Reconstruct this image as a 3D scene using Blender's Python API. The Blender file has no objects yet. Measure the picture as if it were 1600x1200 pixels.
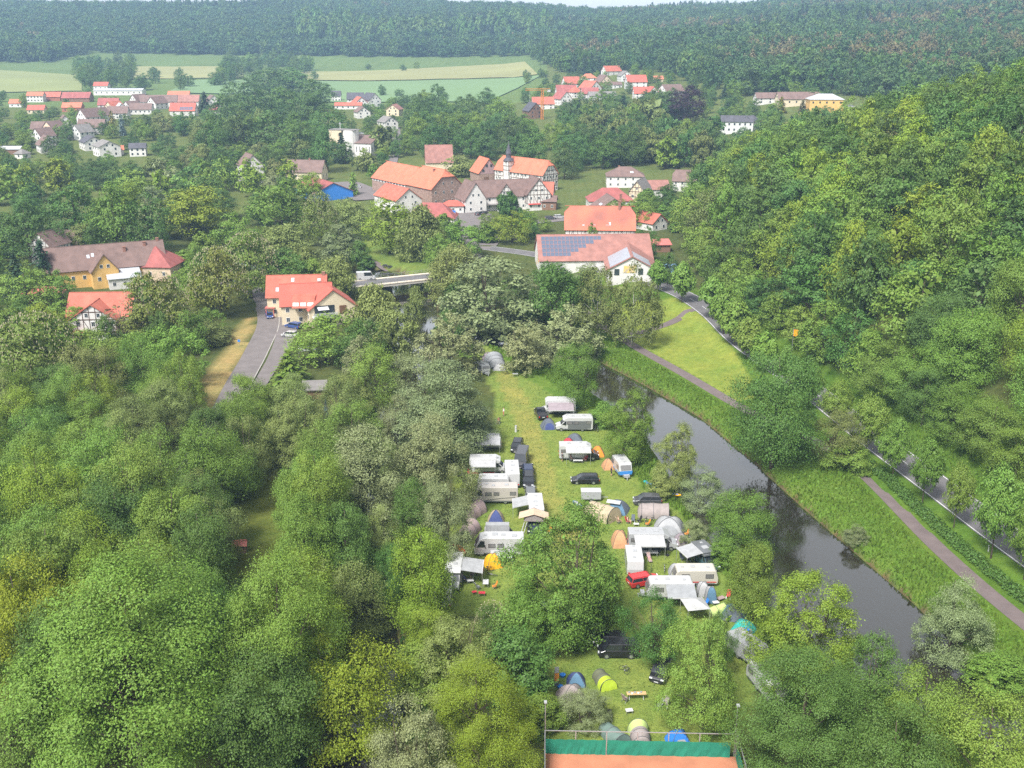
import bpy, bmesh, math, random
import numpy as np
from mathutils import Vector, Matrix

# ------------------------------------------------------------------ camera, sky, sun, exposure
R = math.radians
SC = bpy.context.scene
COL = SC.collection
FPX, CAM_H = 1600.0, 71.0
PITCH = math.atan(540.0 / 1600.0)
cam_data = bpy.data.cameras.new('camera')
cam_data.sensor_width = 36.0
cam_data.lens = 36.0
cam_data.clip_start = 1.0
cam_data.clip_end = 12000.0
cam = bpy.data.objects.new('camera', cam_data)
cam.location = (0, 0, CAM_H)
cam.rotation_euler = (math.pi / 2 - PITCH, 0, 0)
COL.objects.link(cam)
SC.camera = cam

SUN_EL, SUN_AZ = R(53), R(212)        # azimuth measured clockwise from +Y (behind the camera, to the left)
world = bpy.data.worlds.new('World')
SC.world = world
world.use_nodes = True
wn = world.node_tree
wn.nodes.clear()
w_out = wn.nodes.new('ShaderNodeOutputWorld')
w_bg = wn.nodes.new('ShaderNodeBackground')
w_sky = wn.nodes.new('ShaderNodeTexSky')
w_sky.sky_type = 'NISHITA'
w_sky.sun_disc = False
w_sky.sun_elevation = SUN_EL
w_sky.sun_rotation = SUN_AZ
w_sky.air_density = 1.0
w_sky.dust_density = 1.5
w_sky.ozone_density = 1.0
w_hs = wn.nodes.new('ShaderNodeHueSaturation')      # thin high overcast: a pale, nearly colourless sky
w_hs.inputs['Saturation'].default_value = 0.16
w_bg.inputs['Strength'].default_value = 0.115
wn.links.new(w_sky.outputs[0], w_hs.inputs['Color'])
wn.links.new(w_hs.outputs[0], w_bg.inputs['Color'])
wn.links.new(w_bg.outputs[0], w_out.inputs['Surface'])

sun_data = bpy.data.lights.new('sun', 'SUN')
sun_data.energy = 2.75
sun_data.angle = R(14)
sun_data.color = (1.0, 0.97, 0.93)
sun = bpy.data.objects.new('sun', sun_data)
sd = Vector((math.sin(SUN_AZ) * math.cos(SUN_EL), math.cos(SUN_AZ) * math.cos(SUN_EL), math.sin(SUN_EL)))
sun.rotation_euler = (-sd).to_track_quat('-Z', 'Y').to_euler()
sun.location = sd * 400
COL.objects.link(sun)

SC.view_settings.view_transform = 'Standard'
SC.view_settings.look = 'None'
SC.view_settings.gamma = 1.0
SC.view_settings.use_curve_mapping = False
SC.view_settings.exposure = 1.25
SC.render.engine = 'CYCLES'
SC.cycles.use_denoising = False
SC.cycles.use_adaptive_sampling = False
SC.cycles.max_bounces = 6
SC.cycles.diffuse_bounces = 2
SC.cycles.glossy_bounces = 3
SC.cycles.transmission_bounces = 3
SC.cycles.volume_bounces = 0
SC.cycles.caustics_reflective = False
SC.cycles.caustics_refractive = False

# ------------------------------------------------------------------ helpers
rnd = random.Random(7)
def tag(o, label=None, cat=None, group=None, kind=None):
    if label: o['label'] = label
    if cat: o['category'] = cat
    if group: o['group'] = group
    if kind: o['kind'] = kind
    return o

def empty(name, loc, rz=0.0, label=None, cat=None, group=None):
    o = bpy.data.objects.new(name, None)
    o.empty_display_size = 0.3
    o.location = loc
    o.rotation_euler = (0, 0, rz)
    COL.objects.link(o)
    return tag(o, label, cat, group)

def link(name, me, parent=None, loc=(0, 0, 0), rot=(0, 0, 0), scale=(1, 1, 1)):
    o = bpy.data.objects.new(name, me)
    o.location, o.rotation_euler, o.scale = loc, rot, scale
    COL.objects.link(o)
    if parent is not None: o.parent = parent
    return o

def copy_tree(o, parent=None):
    c = o.copy()
    COL.objects.link(c)
    c.parent = parent
    for ch in list(o.children): copy_tree(ch, c)
    return c

class MB:
    """collects geometry and links it as one mesh object"""
    def __init__(s): s.v, s.f, s.m = [], [], []
    def add(s, vs, fs, mi=0):
        b = len(s.v); s.v += [tuple(q) for q in vs]
        for q in fs: s.f.append(tuple(b + i for i in q)); s.m.append(mi)
        return s
    def box(s, c, d, rz=0.0, mi=0, tilt=None):
        x, y, z = d[0] / 2, d[1] / 2, d[2] / 2
        M = Matrix.Rotation(rz, 3, 'Z')
        if tilt: M = M @ tilt
        vs = [M @ Vector(q) + Vector(c) for q in ((-x,-y,-z),(x,-y,-z),(x,y,-z),(-x,y,-z),(-x,-y,z),(x,-y,z),(x,y,z),(-x,y,z))]
        return s.add(vs, ((0,3,2,1),(4,5,6,7),(0,1,5,4),(1,2,6,5),(2,3,7,6),(3,0,4,7)), mi)
    def beam(s, a, b, w, h=None, mi=0, up=(0, 0, 1)):
        a, b = Vector(a), Vector(b); h = h or w
        d = (b - a).normalized(); u = Vector(up)
        if abs(d.dot(u)) > .98: u = Vector((0, 1, 0))
        sx = d.cross(u).normalized(); sz = sx.cross(d)
        vs = [p + sx * i * w / 2 + sz * j * h / 2 for p in (a, b) for i, j in ((-1,-1),(1,-1),(1,1),(-1,1))]
        return s.add(vs, ((0,1,2,3),(7,6,5,4),(0,4,5,1),(1,5,6,2),(2,6,7,3),(3,7,4,0)), mi)
    def tube(s, pts, rad, n=6, mi=0, cap=True):
        pts = [Vector(q) for q in pts]
        if not hasattr(rad, '__len__'): rad = [rad] * len(pts)
        b = len(s.v); ring = []
        for i, q in enumerate(pts):
            d = (pts[min(i + 1, len(pts) - 1)] - pts[max(i - 1, 0)])
            d = d.normalized() if d.length > 1e-6 else Vector((0, 0, 1))
            u = Vector((0, 0, 1)) if abs(d.z) < .9 else Vector((1, 0, 0))
            sx = d.cross(u).normalized(); sy = sx.cross(d)
            for k in range(n):
                a = 2 * math.pi * k / n
                s.v.append(tuple(q + (sx * math.cos(a) + sy * math.sin(a)) * rad[i]))
        for i in range(len(pts) - 1):
            for k in range(n):
                k2 = (k + 1) % n
                s.f.append((b + i*n + k, b + i*n + k2, b + (i+1)*n + k2, b + (i+1)*n + k)); s.m.append(mi)
        if cap:
            s.f.append(tuple(b + k for k in range(n))[::-1]); s.m.append(mi)
            e = b + (len(pts) - 1) * n
            s.f.append(tuple(e + k for k in range(n))); s.m.append(mi)
        return s
    def cyl(s, c, r, h, n=12, mi=0, axis='z', r2=None):
        c = Vector(c); d = {'x': Vector((1,0,0)), 'y': Vector((0,1,0)), 'z': Vector((0,0,1))}[axis]
        return s.tube([c - d*h/2, c + d*h/2], [r, r if r2 is None else r2], n, mi)
    def prism(s, prof, y0, y1, mi=0, inset=0.0):
        """profile [(x,z)] in the XZ plane, extruded along Y"""
        n = len(prof)
        cx = sum(q[0] for q in prof)/n; cz = sum(q[1] for q in prof)/n
        vs = [(x, y0, z) for x, z in prof] + [(x, y1, z) for x, z in prof]
        fs = [tuple(range(n)), tuple(range(2*n-1, n-1, -1))]
        fs += [(i, i+n, (i+1) % n + n, (i+1) % n) for i in range(n)]
        return s.add(vs, fs, mi)
    def mesh(s, name, mats, smooth=False, bevel=0.0, seg=2):
        me = bpy.data.meshes.new(name)
        me.from_pydata(s.v, [], s.f)
        if not isinstance(mats, (list, tuple)): mats = [mats]
        for m in mats: me.materials.append(m)
        if len(mats) > 1: me.polygons.foreach_set('material_index', s.m)
        bm = bmesh.new(); bm.from_mesh(me)
        if bevel:
            bmesh.ops.remove_doubles(bm, verts=bm.verts, dist=1e-4)
            es = [e for e in bm.edges if len(e.link_faces) == 2 and e.calc_face_angle(0) > .5]
            bmesh.ops.bevel(bm, geom=es, offset=bevel, segments=seg, affect='EDGES', profile=.5, clamp_overlap=True)
        bmesh.ops.recalc_face_normals(bm, faces=bm.faces)
        bm.to_mesh(me); bm.free()
        if smooth: me.polygons.foreach_set('use_smooth', [True] * len(me.polygons))
        me.update()
        return me
    def build(s, name, mats, parent=None, smooth=False, bevel=0.0, seg=2, loc=(0,0,0), rot=(0,0,0)):
        return link(name, s.mesh(name, mats, smooth, bevel, seg), parent, loc, rot)

def sstep(a, b, x):
    t = np.clip((x - a) / (b - a), 0, 1)
    return t * t * (3 - 2 * t)

# ------------------------------------------------------------------ materials
def nd(nt, t, **kw):
    n = nt.nodes.new(t)
    for k, v in kw.items(): setattr(n, k, v)
    return n

MATS = {}
def mk(name, col, rough=.6, metal=0.0, var=.15, scale=2.0, bump=0.0, bscale=None, spec=.5, coat=0.0, dirt=None, trans=0.0):
    """plain painted / cloth / plaster surface with procedural mottling"""
    if name in MATS: return MATS[name]
    m = bpy.data.materials.new(name); m.use_nodes = True
    nt = m.node_tree; pb = nt.nodes['Principled BSDF']
    tc = nd(nt, 'ShaderNodeTexCoord')
    nz = nd(nt, 'ShaderNodeTexNoise'); nz.inputs['Scale'].default_value = scale; nz.inputs['Detail'].default_value = 5
    nt.links.new(tc.outputs['Object'], nz.inputs['Vector'])
    rm = nd(nt, 'ShaderNodeMapRange')
    rm.inputs['From Min'].default_value = .3; rm.inputs['From Max'].default_value = .7
    nt.links.new(nz.outputs['Fac'], rm.inputs['Value'])
    mx = nd(nt, 'ShaderNodeMix', data_type='RGBA')
    a = [c * (1 - var) for c in col]; b = [min(1, c * (1 + var)) for c in col]
    if dirt: a = dirt
    mx.inputs['A'].default_value = (*a, 1); mx.inputs['B'].default_value = (*b, 1)
    nt.links.new(rm.outputs[0], mx.inputs['Factor'])
    nt.links.new(mx.outputs['Result'], pb.inputs['Base Color'])
    pb.inputs['Roughness'].default_value = rough; pb.inputs['Metallic'].default_value = metal
    pb.inputs['Specular IOR Level'].default_value = spec
    pb.inputs['Coat Weight'].default_value = coat
    if bump:
        n2 = nd(nt, 'ShaderNodeTexNoise'); n2.inputs['Scale'].default_value = bscale or scale * 6; n2.inputs['Detail'].default_value = 4
        nt.links.new(tc.outputs['Object'], n2.inputs['Vector'])
        bp = nd(nt, 'ShaderNodeBump'); bp.inputs['Strength'].default_value = bump; bp.inputs['Distance'].default_value = .1
        nt.links.new(n2.outputs['Fac'], bp.inputs['Height']); nt.links.new(bp.outputs[0], pb.inputs['Normal'])
    if trans:
        tl = nd(nt, 'ShaderNodeBsdfTranslucent'); ms = nd(nt, 'ShaderNodeMixShader'); ms.inputs[0].default_value = trans
        nt.links.new(mx.outputs['Result'], tl.inputs['Color'])
        nt.links.new(pb.outputs[0], ms.inputs[1]); nt.links.new(tl.outputs[0], ms.inputs[2])
        nt.links.new(ms.outputs[0], nt.nodes['Material Output'].inputs['Surface'])
    MATS[name] = m
    return m

def leafmat(name, col, hv=.03, vv=.35, iv=.36, trans=.17, rough=.55, spec=.25, second=None):
    if name in MATS: return MATS[name]
    m = bpy.data.materials.new(name); m.use_nodes = True
    nt = m.node_tree; pb = nt.nodes['Principled BSDF']
    oi = nd(nt, 'ShaderNodeObjectInfo'); ge = nd(nt, 'ShaderNodeNewGeometry')
    def ma(op, a, b):
        n = nd(nt, 'ShaderNodeMath', operation=op)
        for i, q in enumerate((a, b)):
            if isinstance(q, (int, float)): n.inputs[i].default_value = q
            else: nt.links.new(q, n.inputs[i])
        return n.outputs[0]
    r1, r2 = oi.outputs['Random'], ge.outputs['Random Per Island']
    hs = nd(nt, 'ShaderNodeHueSaturation')
    r3 = ma('FRACT', ma('MULTIPLY', r1, 37.7), 0.0)
    hue = ma('ADD', ma('MULTIPLY', r1, hv * 2), .5 - hv)
    hue = ma('ADD', hue, ma('MULTIPLY', ma('SUBTRACT', r2, .5), .02))
    val = ma('ADD', ma('MULTIPLY', r3, vv), ma('ADD', ma('MULTIPLY', r2, iv), 1 - vv / 2 - iv / 2))
    nt.links.new(hue, hs.inputs['Hue']); nt.links.new(val, hs.inputs['Value'])
    if second:
        mx = nd(nt, 'ShaderNodeMix', data_type='RGBA')
        mx.inputs['A'].default_value = (*col, 1); mx.inputs['B'].default_value = (*second, 1)
        nt.links.new(r2, mx.inputs['Factor']); nt.links.new(mx.outputs['Result'], hs.inputs['Color'])
    else: hs.inputs['Color'].default_value = (*col, 1)
    nt.links.new(hs.outputs[0], pb.inputs['Base Color'])
    pb.inputs['Roughness'].default_value = rough; pb.inputs['Specular IOR Level'].default_value = spec
    tl = nd(nt, 'ShaderNodeBsdfTranslucent'); ms = nd(nt, 'ShaderNodeMixShader'); ms.inputs[0].default_value = trans
    nt.links.new(hs.outputs[0], tl.inputs['Color'])
    nt.links.new(pb.outputs[0], ms.inputs[1]); nt.links.new(tl.outputs[0], ms.inputs[2])
    nt.links.new(ms.outputs[0], nt.nodes['Material Output'].inputs['Surface'])
    MATS[name] = m
    return m
# ------------------------------------------------------------------ terrain
def flat(px, py, z=0.0):
    v = (py - 600) / FPX
    Z = (CAM_H - z) / (math.sin(PITCH) + v * math.cos(PITCH))
    return ((px - 800) / FPX * Z, Z * (math.cos(PITCH) - v * math.sin(PITCH)))

RIVER_E = [(250,398),(420,412),(530,416),(600,422),(640,436),(650,465),(647,490),(700,520),(800,530),(900,562),(965,598),(1045,648),(1108,715),(1172,790),(1245,868),(1330,945),(1398,1005),(1490,1068),(1600,1118),(1800,1200)]
HALF_E = [5,5,5,5,5,5.2,5.5,5,5,5.5,6,6.2,7.5,8.6,9.4,9,8,6,5,5]
RIVER_W = [(646,490),(642,560),(625,640),(615,720),(606,800),(592,880),(566,960),(574,1020),(578,1080),(562,1160),(545,1300)]
HALF_W = [5,4,3.4,3.2,3,3.2,3.4,3.4,3.4,4,4]
ROAD = [(1900,1085),(1600,872),(1480,782),(1360,692),(1270,620),(1165,546),(1112,496),(1062,464),(1000,442),(930,425),(850,405),(760,392)]
PATH = [(1900,1210),(1600,972),(1470,858),(1345,738),(1270,690),(1200,658),(1150,632),(1080,592),(1005,548),(960,520),(925,495),(890,470)]
wRE = [flat(*q) for q in RIVER_E]; wRW = [flat(*q) for q in RIVER_W]
wROAD = [flat(*q) for q in ROAD]; wPATH = [flat(*q) for q in PATH]

def pdist(X, Y, pts, val=None):
    """distance to a polyline, the value carried along it, and the side (+ right of travel)"""
    best = np.full(np.shape(X), 1e9); vv = np.zeros(np.shape(X)); sd_ = np.ones(np.shape(X))
    for i in range(len(pts) - 1):
        ax, ay = pts[i]; bx, by = pts[i + 1]
        dx, dy = bx - ax, by - ay
        t = np.clip(((X - ax) * dx + (Y - ay) * dy) / (dx * dx + dy * dy), 0, 1)
        qx, qy = ax + t * dx, ay + t * dy
        d = np.hypot(X - qx, Y - qy)
        k = d < best
        best = np.where(k, d, best)
        if val is not None: vv = np.where(k, val[i] + t * (val[i + 1] - val[i]), vv)
        sd_ = np.where(k, np.sign((X - ax) * dy - (Y - ay) * dx), sd_)
    return best, vv, sd_

T_PX = np.array([-800, 0, 300, 600, 800, 900, 1000, 1100, 1200, 1300, 1450, 1600, 2400.])
T_Y = np.array([0, 420, 500, 620, 750, 900, 1050, 1250, 1500, 1700, 1950, 2300, 2700, 3400.])
T_Z = np.array([
    [0]*13,
    [0]*13,
    [2,2,2,2,2,2,3,4,6,8,12,18,30],
    [7,7,7,7,7,7,9,13,18,22,28,36,60],
    [12,12,12,12,12,14,18,24,30,33,38,46,80],
    [17,16,16,17,19,24,31,36,40,44,50,60,100],
    [21,20,20,21,25,33,41,46,50,55,64,76,120],
    [27,26,25,26,32,43,53,58,63,70,82,96,140],
    [36,32,30,32,40,54,66,72,78,88,100,118,160],
    [58,52,48,50,56,68,78,84,92,104,118,135,175],
    [92,88,84,84,86,90,95,102,112,122,134,150,185],
    [124,126,120,128,121,110,112,118,128,136,148,160,190],
    [132,136,128,136,128,116,115,122,132,140,150,162,190],
    [120,120,120,120,116,108,108,112,120,130,140,150,180]], float)
def table(X, Y):
    u = np.clip(800 + X / np.maximum(Y, 60.0) * FPX * .96, T_PX[0], T_PX[-1])
    y = np.clip(Y, T_Y[0], T_Y[-1])
    i = np.clip(np.searchsorted(T_PX, u) - 1, 0, len(T_PX) - 2); j = np.clip(np.searchsorted(T_Y, y) - 1, 0, len(T_Y) - 2)
    a = (u - T_PX[i]) / (T_PX[i + 1] - T_PX[i]); b = (y - T_Y[j]) / (T_Y[j + 1] - T_Y[j])
    return (T_Z[j, i]*(1-a) + T_Z[j, i+1]*a)*(1-b) + (T_Z[j+1, i]*(1-a) + T_Z[j+1, i+1]*a)*b

HILL_Y = np.array([-200, 0, 60, 150, 220, 280, 340, 400, 460, 520, 600, 800])
HILL_A = np.array([72, 72, 74, 76, 78, 73, 60, 42, 23, 10, 3, 0.])
TOE = [flat(1900, 1000), flat(1600, 800), flat(1420, 680), flat(1300, 600), (62, 255), (58, 290), (56, 330), (62, 380), (76, 430), (100, 480), (140, 560)]
def hgt(X, Y):
    X = np.asarray(X, float); Y = np.asarray(Y, float)
    z = table(X, Y)
    # wooded spur right of the road
    d, _, s = pdist(X, Y, TOE)
    d = np.where(s > 0, d, 0.0)
    A = np.interp(Y, HILL_Y, HILL_A)
    z = z + A * (1 - np.exp(-d * .78 / np.maximum(A, 4)))
    # causeway of the road
    d, _, s = pdist(X, Y, wROAD)
    z = z + 1.1 * (1 - sstep(4.6, 8.5, d)) * (1 - sstep(380, 420, Y))
    # gentle unevenness
    z = z + .25 * np.sin(X * .11 + 1.3) * np.sin(Y * .083) * sstep(4, 10, d)
    # river channels
    for pts, hw in ((wRE, HALF_E), (wRW, HALF_W)):
        d, w, s = pdist(X, Y, pts, hw)
        e = d - w
        c = -3.2 + 3.2 * np.clip((e + 1.6) / 4.4, 0, 1)
        z = np.where(e < 2.8, np.minimum(z, c + np.clip(z, 0, 3) * np.clip((e + 1.6) / 4.4, 0, 1)), z)
    return z
def hz(x, y): return float(hgt(np.array([x]), np.array([y]))[0])

MARCH = np.concatenate([np.linspace(62, 420, 600), np.geomspace(421, 3300, 500)])
def P(px, py, h=0.0):
    """ground point whose point h metres up shows at pixel (px, py)"""
    v = (py - 600) / FPX
    ny = math.cos(PITCH) - v * math.sin(PITCH); nz = -math.sin(PITCH) - v * math.cos(PITCH)
    t = MARCH / ny
    X = (px - 800) / FPX * t; Z = CAM_H + nz * t
    g = hgt(X, MARCH) + h
    k = np.argmax(Z < g)
    if k == 0: k = len(MARCH) - 1 if Z[0] > g[0] else 1
    a = (Z[k-1] - g[k-1]) / max(1e-6, (Z[k-1] - g[k-1]) - (Z[k] - g[k]))
    y = MARCH[k-1] + a * (MARCH[k] - MARCH[k-1]); x = X[k-1] + a * (X[k] - X[k-1])
    return Vector((x, y, hz(x, y)))
def depth(p): return p.y * math.cos(PITCH) + (CAM_H - p.z) * math.sin(PITCH)
def proj(p):
    Z = depth(Vector(p)); up = -p[1] * math.sin(PITCH) + (p[2] - CAM_H) * math.cos(PITCH)
    # camera up axis = (0, sin p, cos p)
    up = p[1] * math.sin(PITCH) + (p[2] - CAM_H) * math.cos(PITCH)
    return 800 + p[0] / Z * FPX, 600 - up / Z * FPX

def inpoly(X, Y, poly):
    r = np.zeros(np.shape(X), bool); n = len(poly)
    for i in range(n):
        x1, y1 = poly[i]; x2, y2 = poly[(i + 1) % n]
        c = ((y1 > Y) != (y2 > Y)) & (X < (x2 - x1) * (Y - y1) / ((y2 - y1) if y2 != y1 else 1e-9) + x1)
        r ^= c
    return r

# ground tones, by what grows or lies there
LAWN = [flat(*q) for q in [(738,548),(760,540),(800,575),(870,620),(940,650),(1000,760),(1060,800),(1130,900),(1190,1010),(1180,1090),(1150,1165),(840,1165),(850,1060),(800,960),(700,960),(700,900),(715,700),(770,690),(775,620)]]
MEADOW = [flat(*q) for q in [(905,495),(1000,470),(1055,470),(1100,500),(1150,560),(1190,620),(1150,628),(1080,585),(1010,545)]]
PARK = [flat(*q) for q in [(500,372),(560,355),(690,362),(690,425),(570,425),(520,400)]]
CLEAR = [flat(*q) for q in [(345,905),(340,830),(380,760),(430,745),(470,800),(450,890)]]
DRY = [flat(*q) for q in [(305,650),(318,590),(360,530),(392,492),(400,500),(385,545),(350,610),(335,670)]]
def gpoly(pts): return [tuple(P(*q)[:2]) for q in pts]
def ground_tint(X, Y, Z):
    n = X.size
    c = np.empty((n, 3)); c[:] = (.072, .088, .030)                     # woodland floor
    def put(mask, col): c[mask] = col
    put((Y > 430), (.10, .125, .042))                                    # gardens of the valley
    # open fields of the far valley
    u = 800 + X / np.maximum(Y, 60) * FPX * .96
    put((Y > 900) & (Y < 1800) & (u < 850), (.105, .155, .055))
    d, w, s = pdist(X, Y, wRE, HALF_E); d2, w2, s2 = pdist(X, Y, wRW, HALF_W)
    put((d - w < 13) & (Y < 300) & (X > -20), (.095, .16, .028))        # rank grass of the banks
    dp, _, sp = pdist(X, Y, wROAD); dq, _, sq = pdist(X, Y, wPATH)
    put((dp < 11) & (Y < 330), (.085, .145, .022))
    put((dq < 5) & (Y < 330), (.085, .145, .022))
    put((sq > 0) & (s < 0) & (dq < 30) & (dp < 26) & (Y < 300), (.08, .145, .022))
    put(inpoly(X, Y, MEADOW), (.19, .235, .048))
    put(inpoly(X, Y, PARK), (.135, .185, .045))
    put(inpoly(X, Y, LAWN), (.160, .212, .052))
    dt, _, _ = pdist(X, Y, [flat(*q) for q in [(790,585),(815,640),(835,700),(850,760),(862,800),(900,850)]])
    put((dt < 2.2) & inpoly(X, Y, LAWN), (.215, .225, .066))                # worn driving lane
    put(inpoly(X, Y, CLEAR), (.105, .13, .03))
    put(inpoly(X, Y, DRY), (.29, .225, .105))
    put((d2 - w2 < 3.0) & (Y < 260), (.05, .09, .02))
    e = np.minimum(d - w, d2 - w2)
    put(e < 1.35, (.10, .08, .045))                                      # earth at the water line
    return c

def axis(segs):
    out = []
    for a, b, st in segs:
        out += list(np.arange(a, b, st))
    out.append(segs[-1][1])
    return np.array(out, float)
gx = axis([(-2400,-900,100),(-900,-300,30),(-300,-130,8),(-130,-40,2.5),(-40,96,1.0),(96,200,4),(200,500,12),(500,1100,40),(1100,2600,100)])
gy = axis([(-300,40,20),(40,84,4),(84,250,1.0),(250,430,2.5),(430,700,8),(700,1300,16),(1300,2900,40),(2900,3600,100)])
GX, GY = np.meshgrid(gx, gy)
GZ = hgt(GX.ravel(), GY.ravel())
gv = np.stack([GX.ravel(), GY.ravel(), GZ], 1)
nx, ny_ = len(gx), len(gy)
ii = (np.arange(ny_ - 1)[:, None] * nx + np.arange(nx - 1)[None, :]).ravel()
gf = np.stack([ii, ii + 1, ii + nx + 1, ii + nx], 1)
def np_mesh(name, v, f, mats=(), midx=None, smooth=False):
    me = bpy.data.meshes.new(name)
    k = f.shape[1]
    me.vertices.add(len(v)); me.vertices.foreach_set('co', np.ascontiguousarray(v, np.float32).ravel())
    me.loops.add(f.size); me.loops.foreach_set('vertex_index', np.ascontiguousarray(f, np.int32).ravel())
    me.polygons.add(len(f))
    me.polygons.foreach_set('loop_start', np.arange(0, f.size, k, dtype=np.int32))
    me.polygons.foreach_set('loop_total', np.full(len(f), k, np.int32))
    for m in mats: me.materials.append(m)
    if midx is not None: me.polygons.foreach_set('material_index', np.ascontiguousarray(midx, np.int32))
    if smooth: me.polygons.foreach_set('use_smooth', np.ones(len(f), bool))
    me.update(calc_edges=True)
    return me

def ground_mat():
    m = bpy.data.materials.new('grass_and_earth'); m.use_nodes = True
    nt = m.node_tree; pb = nt.nodes['Principled BSDF']
    at = nd(nt, 'ShaderNodeAttribute', attribute_name='tint')
    tc = nd(nt, 'ShaderNodeTexCoord')
    def noise(sc, det=6, st=None):
        n = nd(nt, 'ShaderNodeTexNoise'); n.inputs['Scale'].default_value = sc; n.inputs['Detail'].default_value = det; n.inputs['Roughness'].default_value = .65
        if st:
            mp = nd(nt, 'ShaderNodeMapping'); mp.inputs['Scale'].default_value = st
            nt.links.new(tc.outputs['Object'], mp.inputs['Vector']); nt.links.new(mp.outputs[0], n.inputs['Vector'])
        else: nt.links.new(tc.outputs['Object'], n.inputs['Vector'])
        return n
    n1, n2, n3 = noise(.12), noise(.9), noise(4.5, 3)
    def mulmix(prev, n, lo, hi, f0=.3, f1=.7):
        r = nd(nt, 'ShaderNodeMapRange'); r.inputs['From Min'].default_value = f0; r.inputs['From Max'].default_value = f1
        nt.links.new(n.outputs['Fac'], r.inputs['Value'])
        mx = nd(nt, 'ShaderNodeMix', data_type='RGBA'); mx.inputs['A'].default_value = (*lo, 1); mx.inputs['B'].default_value = (*hi, 1)
        nt.links.new(r.outputs[0], mx.inputs['Factor'])
        mu = nd(nt, 'ShaderNodeMix', data_type='RGBA', blend_type='MULTIPLY'); mu.inputs['Factor'].default_value = 1
        nt.links.new(prev, mu.inputs['A']); nt.links.new(mx.outputs['Result'], mu.inputs['B'])
        return mu.outputs['Result']
    c = mulmix(at.outputs['Color'], n1, (.80, .92, .80), (1.22, 1.08, 1.0))
    c = mulmix(c, n2, (.78, .84, .8), (1.2, 1.14, 1.1))
    c = mulmix(c, n3, (.72, .74, .7), (1.28, 1.26, 1.2))
    nt.links.new(c, pb.inputs['Base Color'])
    pb.inputs['Roughness'].default_value = .9; pb.inputs['Specular IOR Level'].default_value = .1
    bp = nd(nt, 'ShaderNodeBump'); bp.inputs['Strength'].default_value = .55; bp.inputs['Distance'].default_value = .35
    nt.links.new(n3.outputs['Fac'], bp.inputs['Height']); nt.links.new(bp.outputs[0], pb.inputs['Normal'])
    return m
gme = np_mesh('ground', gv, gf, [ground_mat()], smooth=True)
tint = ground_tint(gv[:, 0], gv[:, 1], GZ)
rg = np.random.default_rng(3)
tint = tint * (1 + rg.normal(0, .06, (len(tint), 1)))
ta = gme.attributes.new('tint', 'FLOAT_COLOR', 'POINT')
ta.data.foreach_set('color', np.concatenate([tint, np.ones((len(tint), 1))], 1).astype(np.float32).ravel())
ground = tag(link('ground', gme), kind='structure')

# ------------------------------------------------------------------ water
def water_mat():
    m = bpy.data.materials.new('river_water'); m.use_nodes = True
    nt = m.node_tree; pb = nt.nodes['Principled BSDF']
    pb.inputs['Base Color'].default_value = (.020, .017, .010, 1)
    pb.inputs['Coat Weight'].default_value = 1.0; pb.inputs['Coat Roughness'].default_value = .05
    pb.inputs['Roughness'].default_value = .06; pb.inputs['IOR'].default_value = 1.5
    pb.inputs['Specular IOR Level'].default_value = 1.0
    tc = nd(nt, 'ShaderNodeTexCoord'); mp = nd(nt, 'ShaderNodeMapping'); mp.inputs['Scale'].default_value = (1, .45, 1)
    nt.links.new(tc.outputs['Object'], mp.inputs['Vector'])
    n = nd(nt, 'ShaderNodeTexNoise'); n.inputs['Scale'].default_value = 1.3; n.inputs['Detail'].default_value = 3
    nt.links.new(mp.outputs[0], n.inputs['Vector'])
    n2 = nd(nt, 'ShaderNodeTexNoise'); n2.inputs['Scale'].default_value = .06; n2.inputs['Detail'].default_value = 2
    nt.links.new(tc.outputs['Object'], n2.inputs['Vector'])
    mu = nd(nt, 'ShaderNodeMath', operation='MULTIPLY'); nt.links.new(n.outputs['Fac'], mu.inputs[0]); nt.links.new(n2.outputs['Fac'], mu.inputs[1])
    bp = nd(nt, 'ShaderNodeBump'); bp.inputs['Strength'].default_value = .10; bp.inputs['Distance'].default_value = .25
    nt.links.new(mu.outputs[0], bp.inputs['Height']); nt.links.new(bp.outputs[0], pb.inputs['Normal'])
    return m
WATER = water_mat()
def strip(name, pts, half, z, mats, closed=False):
    """ribbon along a polyline, smoothed; half may be a list"""
    P_ = [Vector((x, y, 0)) for x, y in pts]
    if not hasattr(half, '__len__'): half = [half] * len(P_)
    fine, hw = [], []
    for i in range(len(P_) - 1):
        a, b, c, d = P_[max(i-1, 0)], P_[i], P_[i+1], P_[min(i+2, len(P_)-1)]
        for k in range(8):
            t = k / 8
            q = .5 * ((2*b) + (c-a)*t + (2*a-5*b+4*c-d)*t*t + (3*b-a-3*c+d)*t**3)
            fine.append(q); hw.append(half[i] + (half[i+1] - half[i]) * t)
    fine.append(P_[-1]); hw.append(half[-1])
    return fine, hw
def ribbon(name, pts, half, zfun, mat, off=0.0, w=None, parent=None, cross=(0, 1)):
    fine, hw = strip(name, pts, half, 0, None)
    mb = MB(); vs = []
    for i, q in enumerate(fine):
        d = (fine[min(i+1, len(fine)-1)] - fine[max(i-1, 0)]).normalized(); nrm = Vector((d.y, -d.x, 0))
        a, b = (-hw[i], hw[i]) if w is None else (off - w / 2, off + w / 2)
        z = zfun(q.x, q.y)
        vs += [(q.x + nrm.x*a, q.y + nrm.y*a, z), (q.x + nrm.x*b, q.y + nrm.y*b, z)]
    mb.add(vs, [(2*i, 2*i+1, 2*i+3, 2*i+2) for i in range(len(fine)-1)])
    return mb.build(name, mat, parent)
WL = -1.45
tag(ribbon('river', wRE, [h + 3 for h in HALF_E], lambda x, y: WL, WATER), kind='structure')
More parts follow.
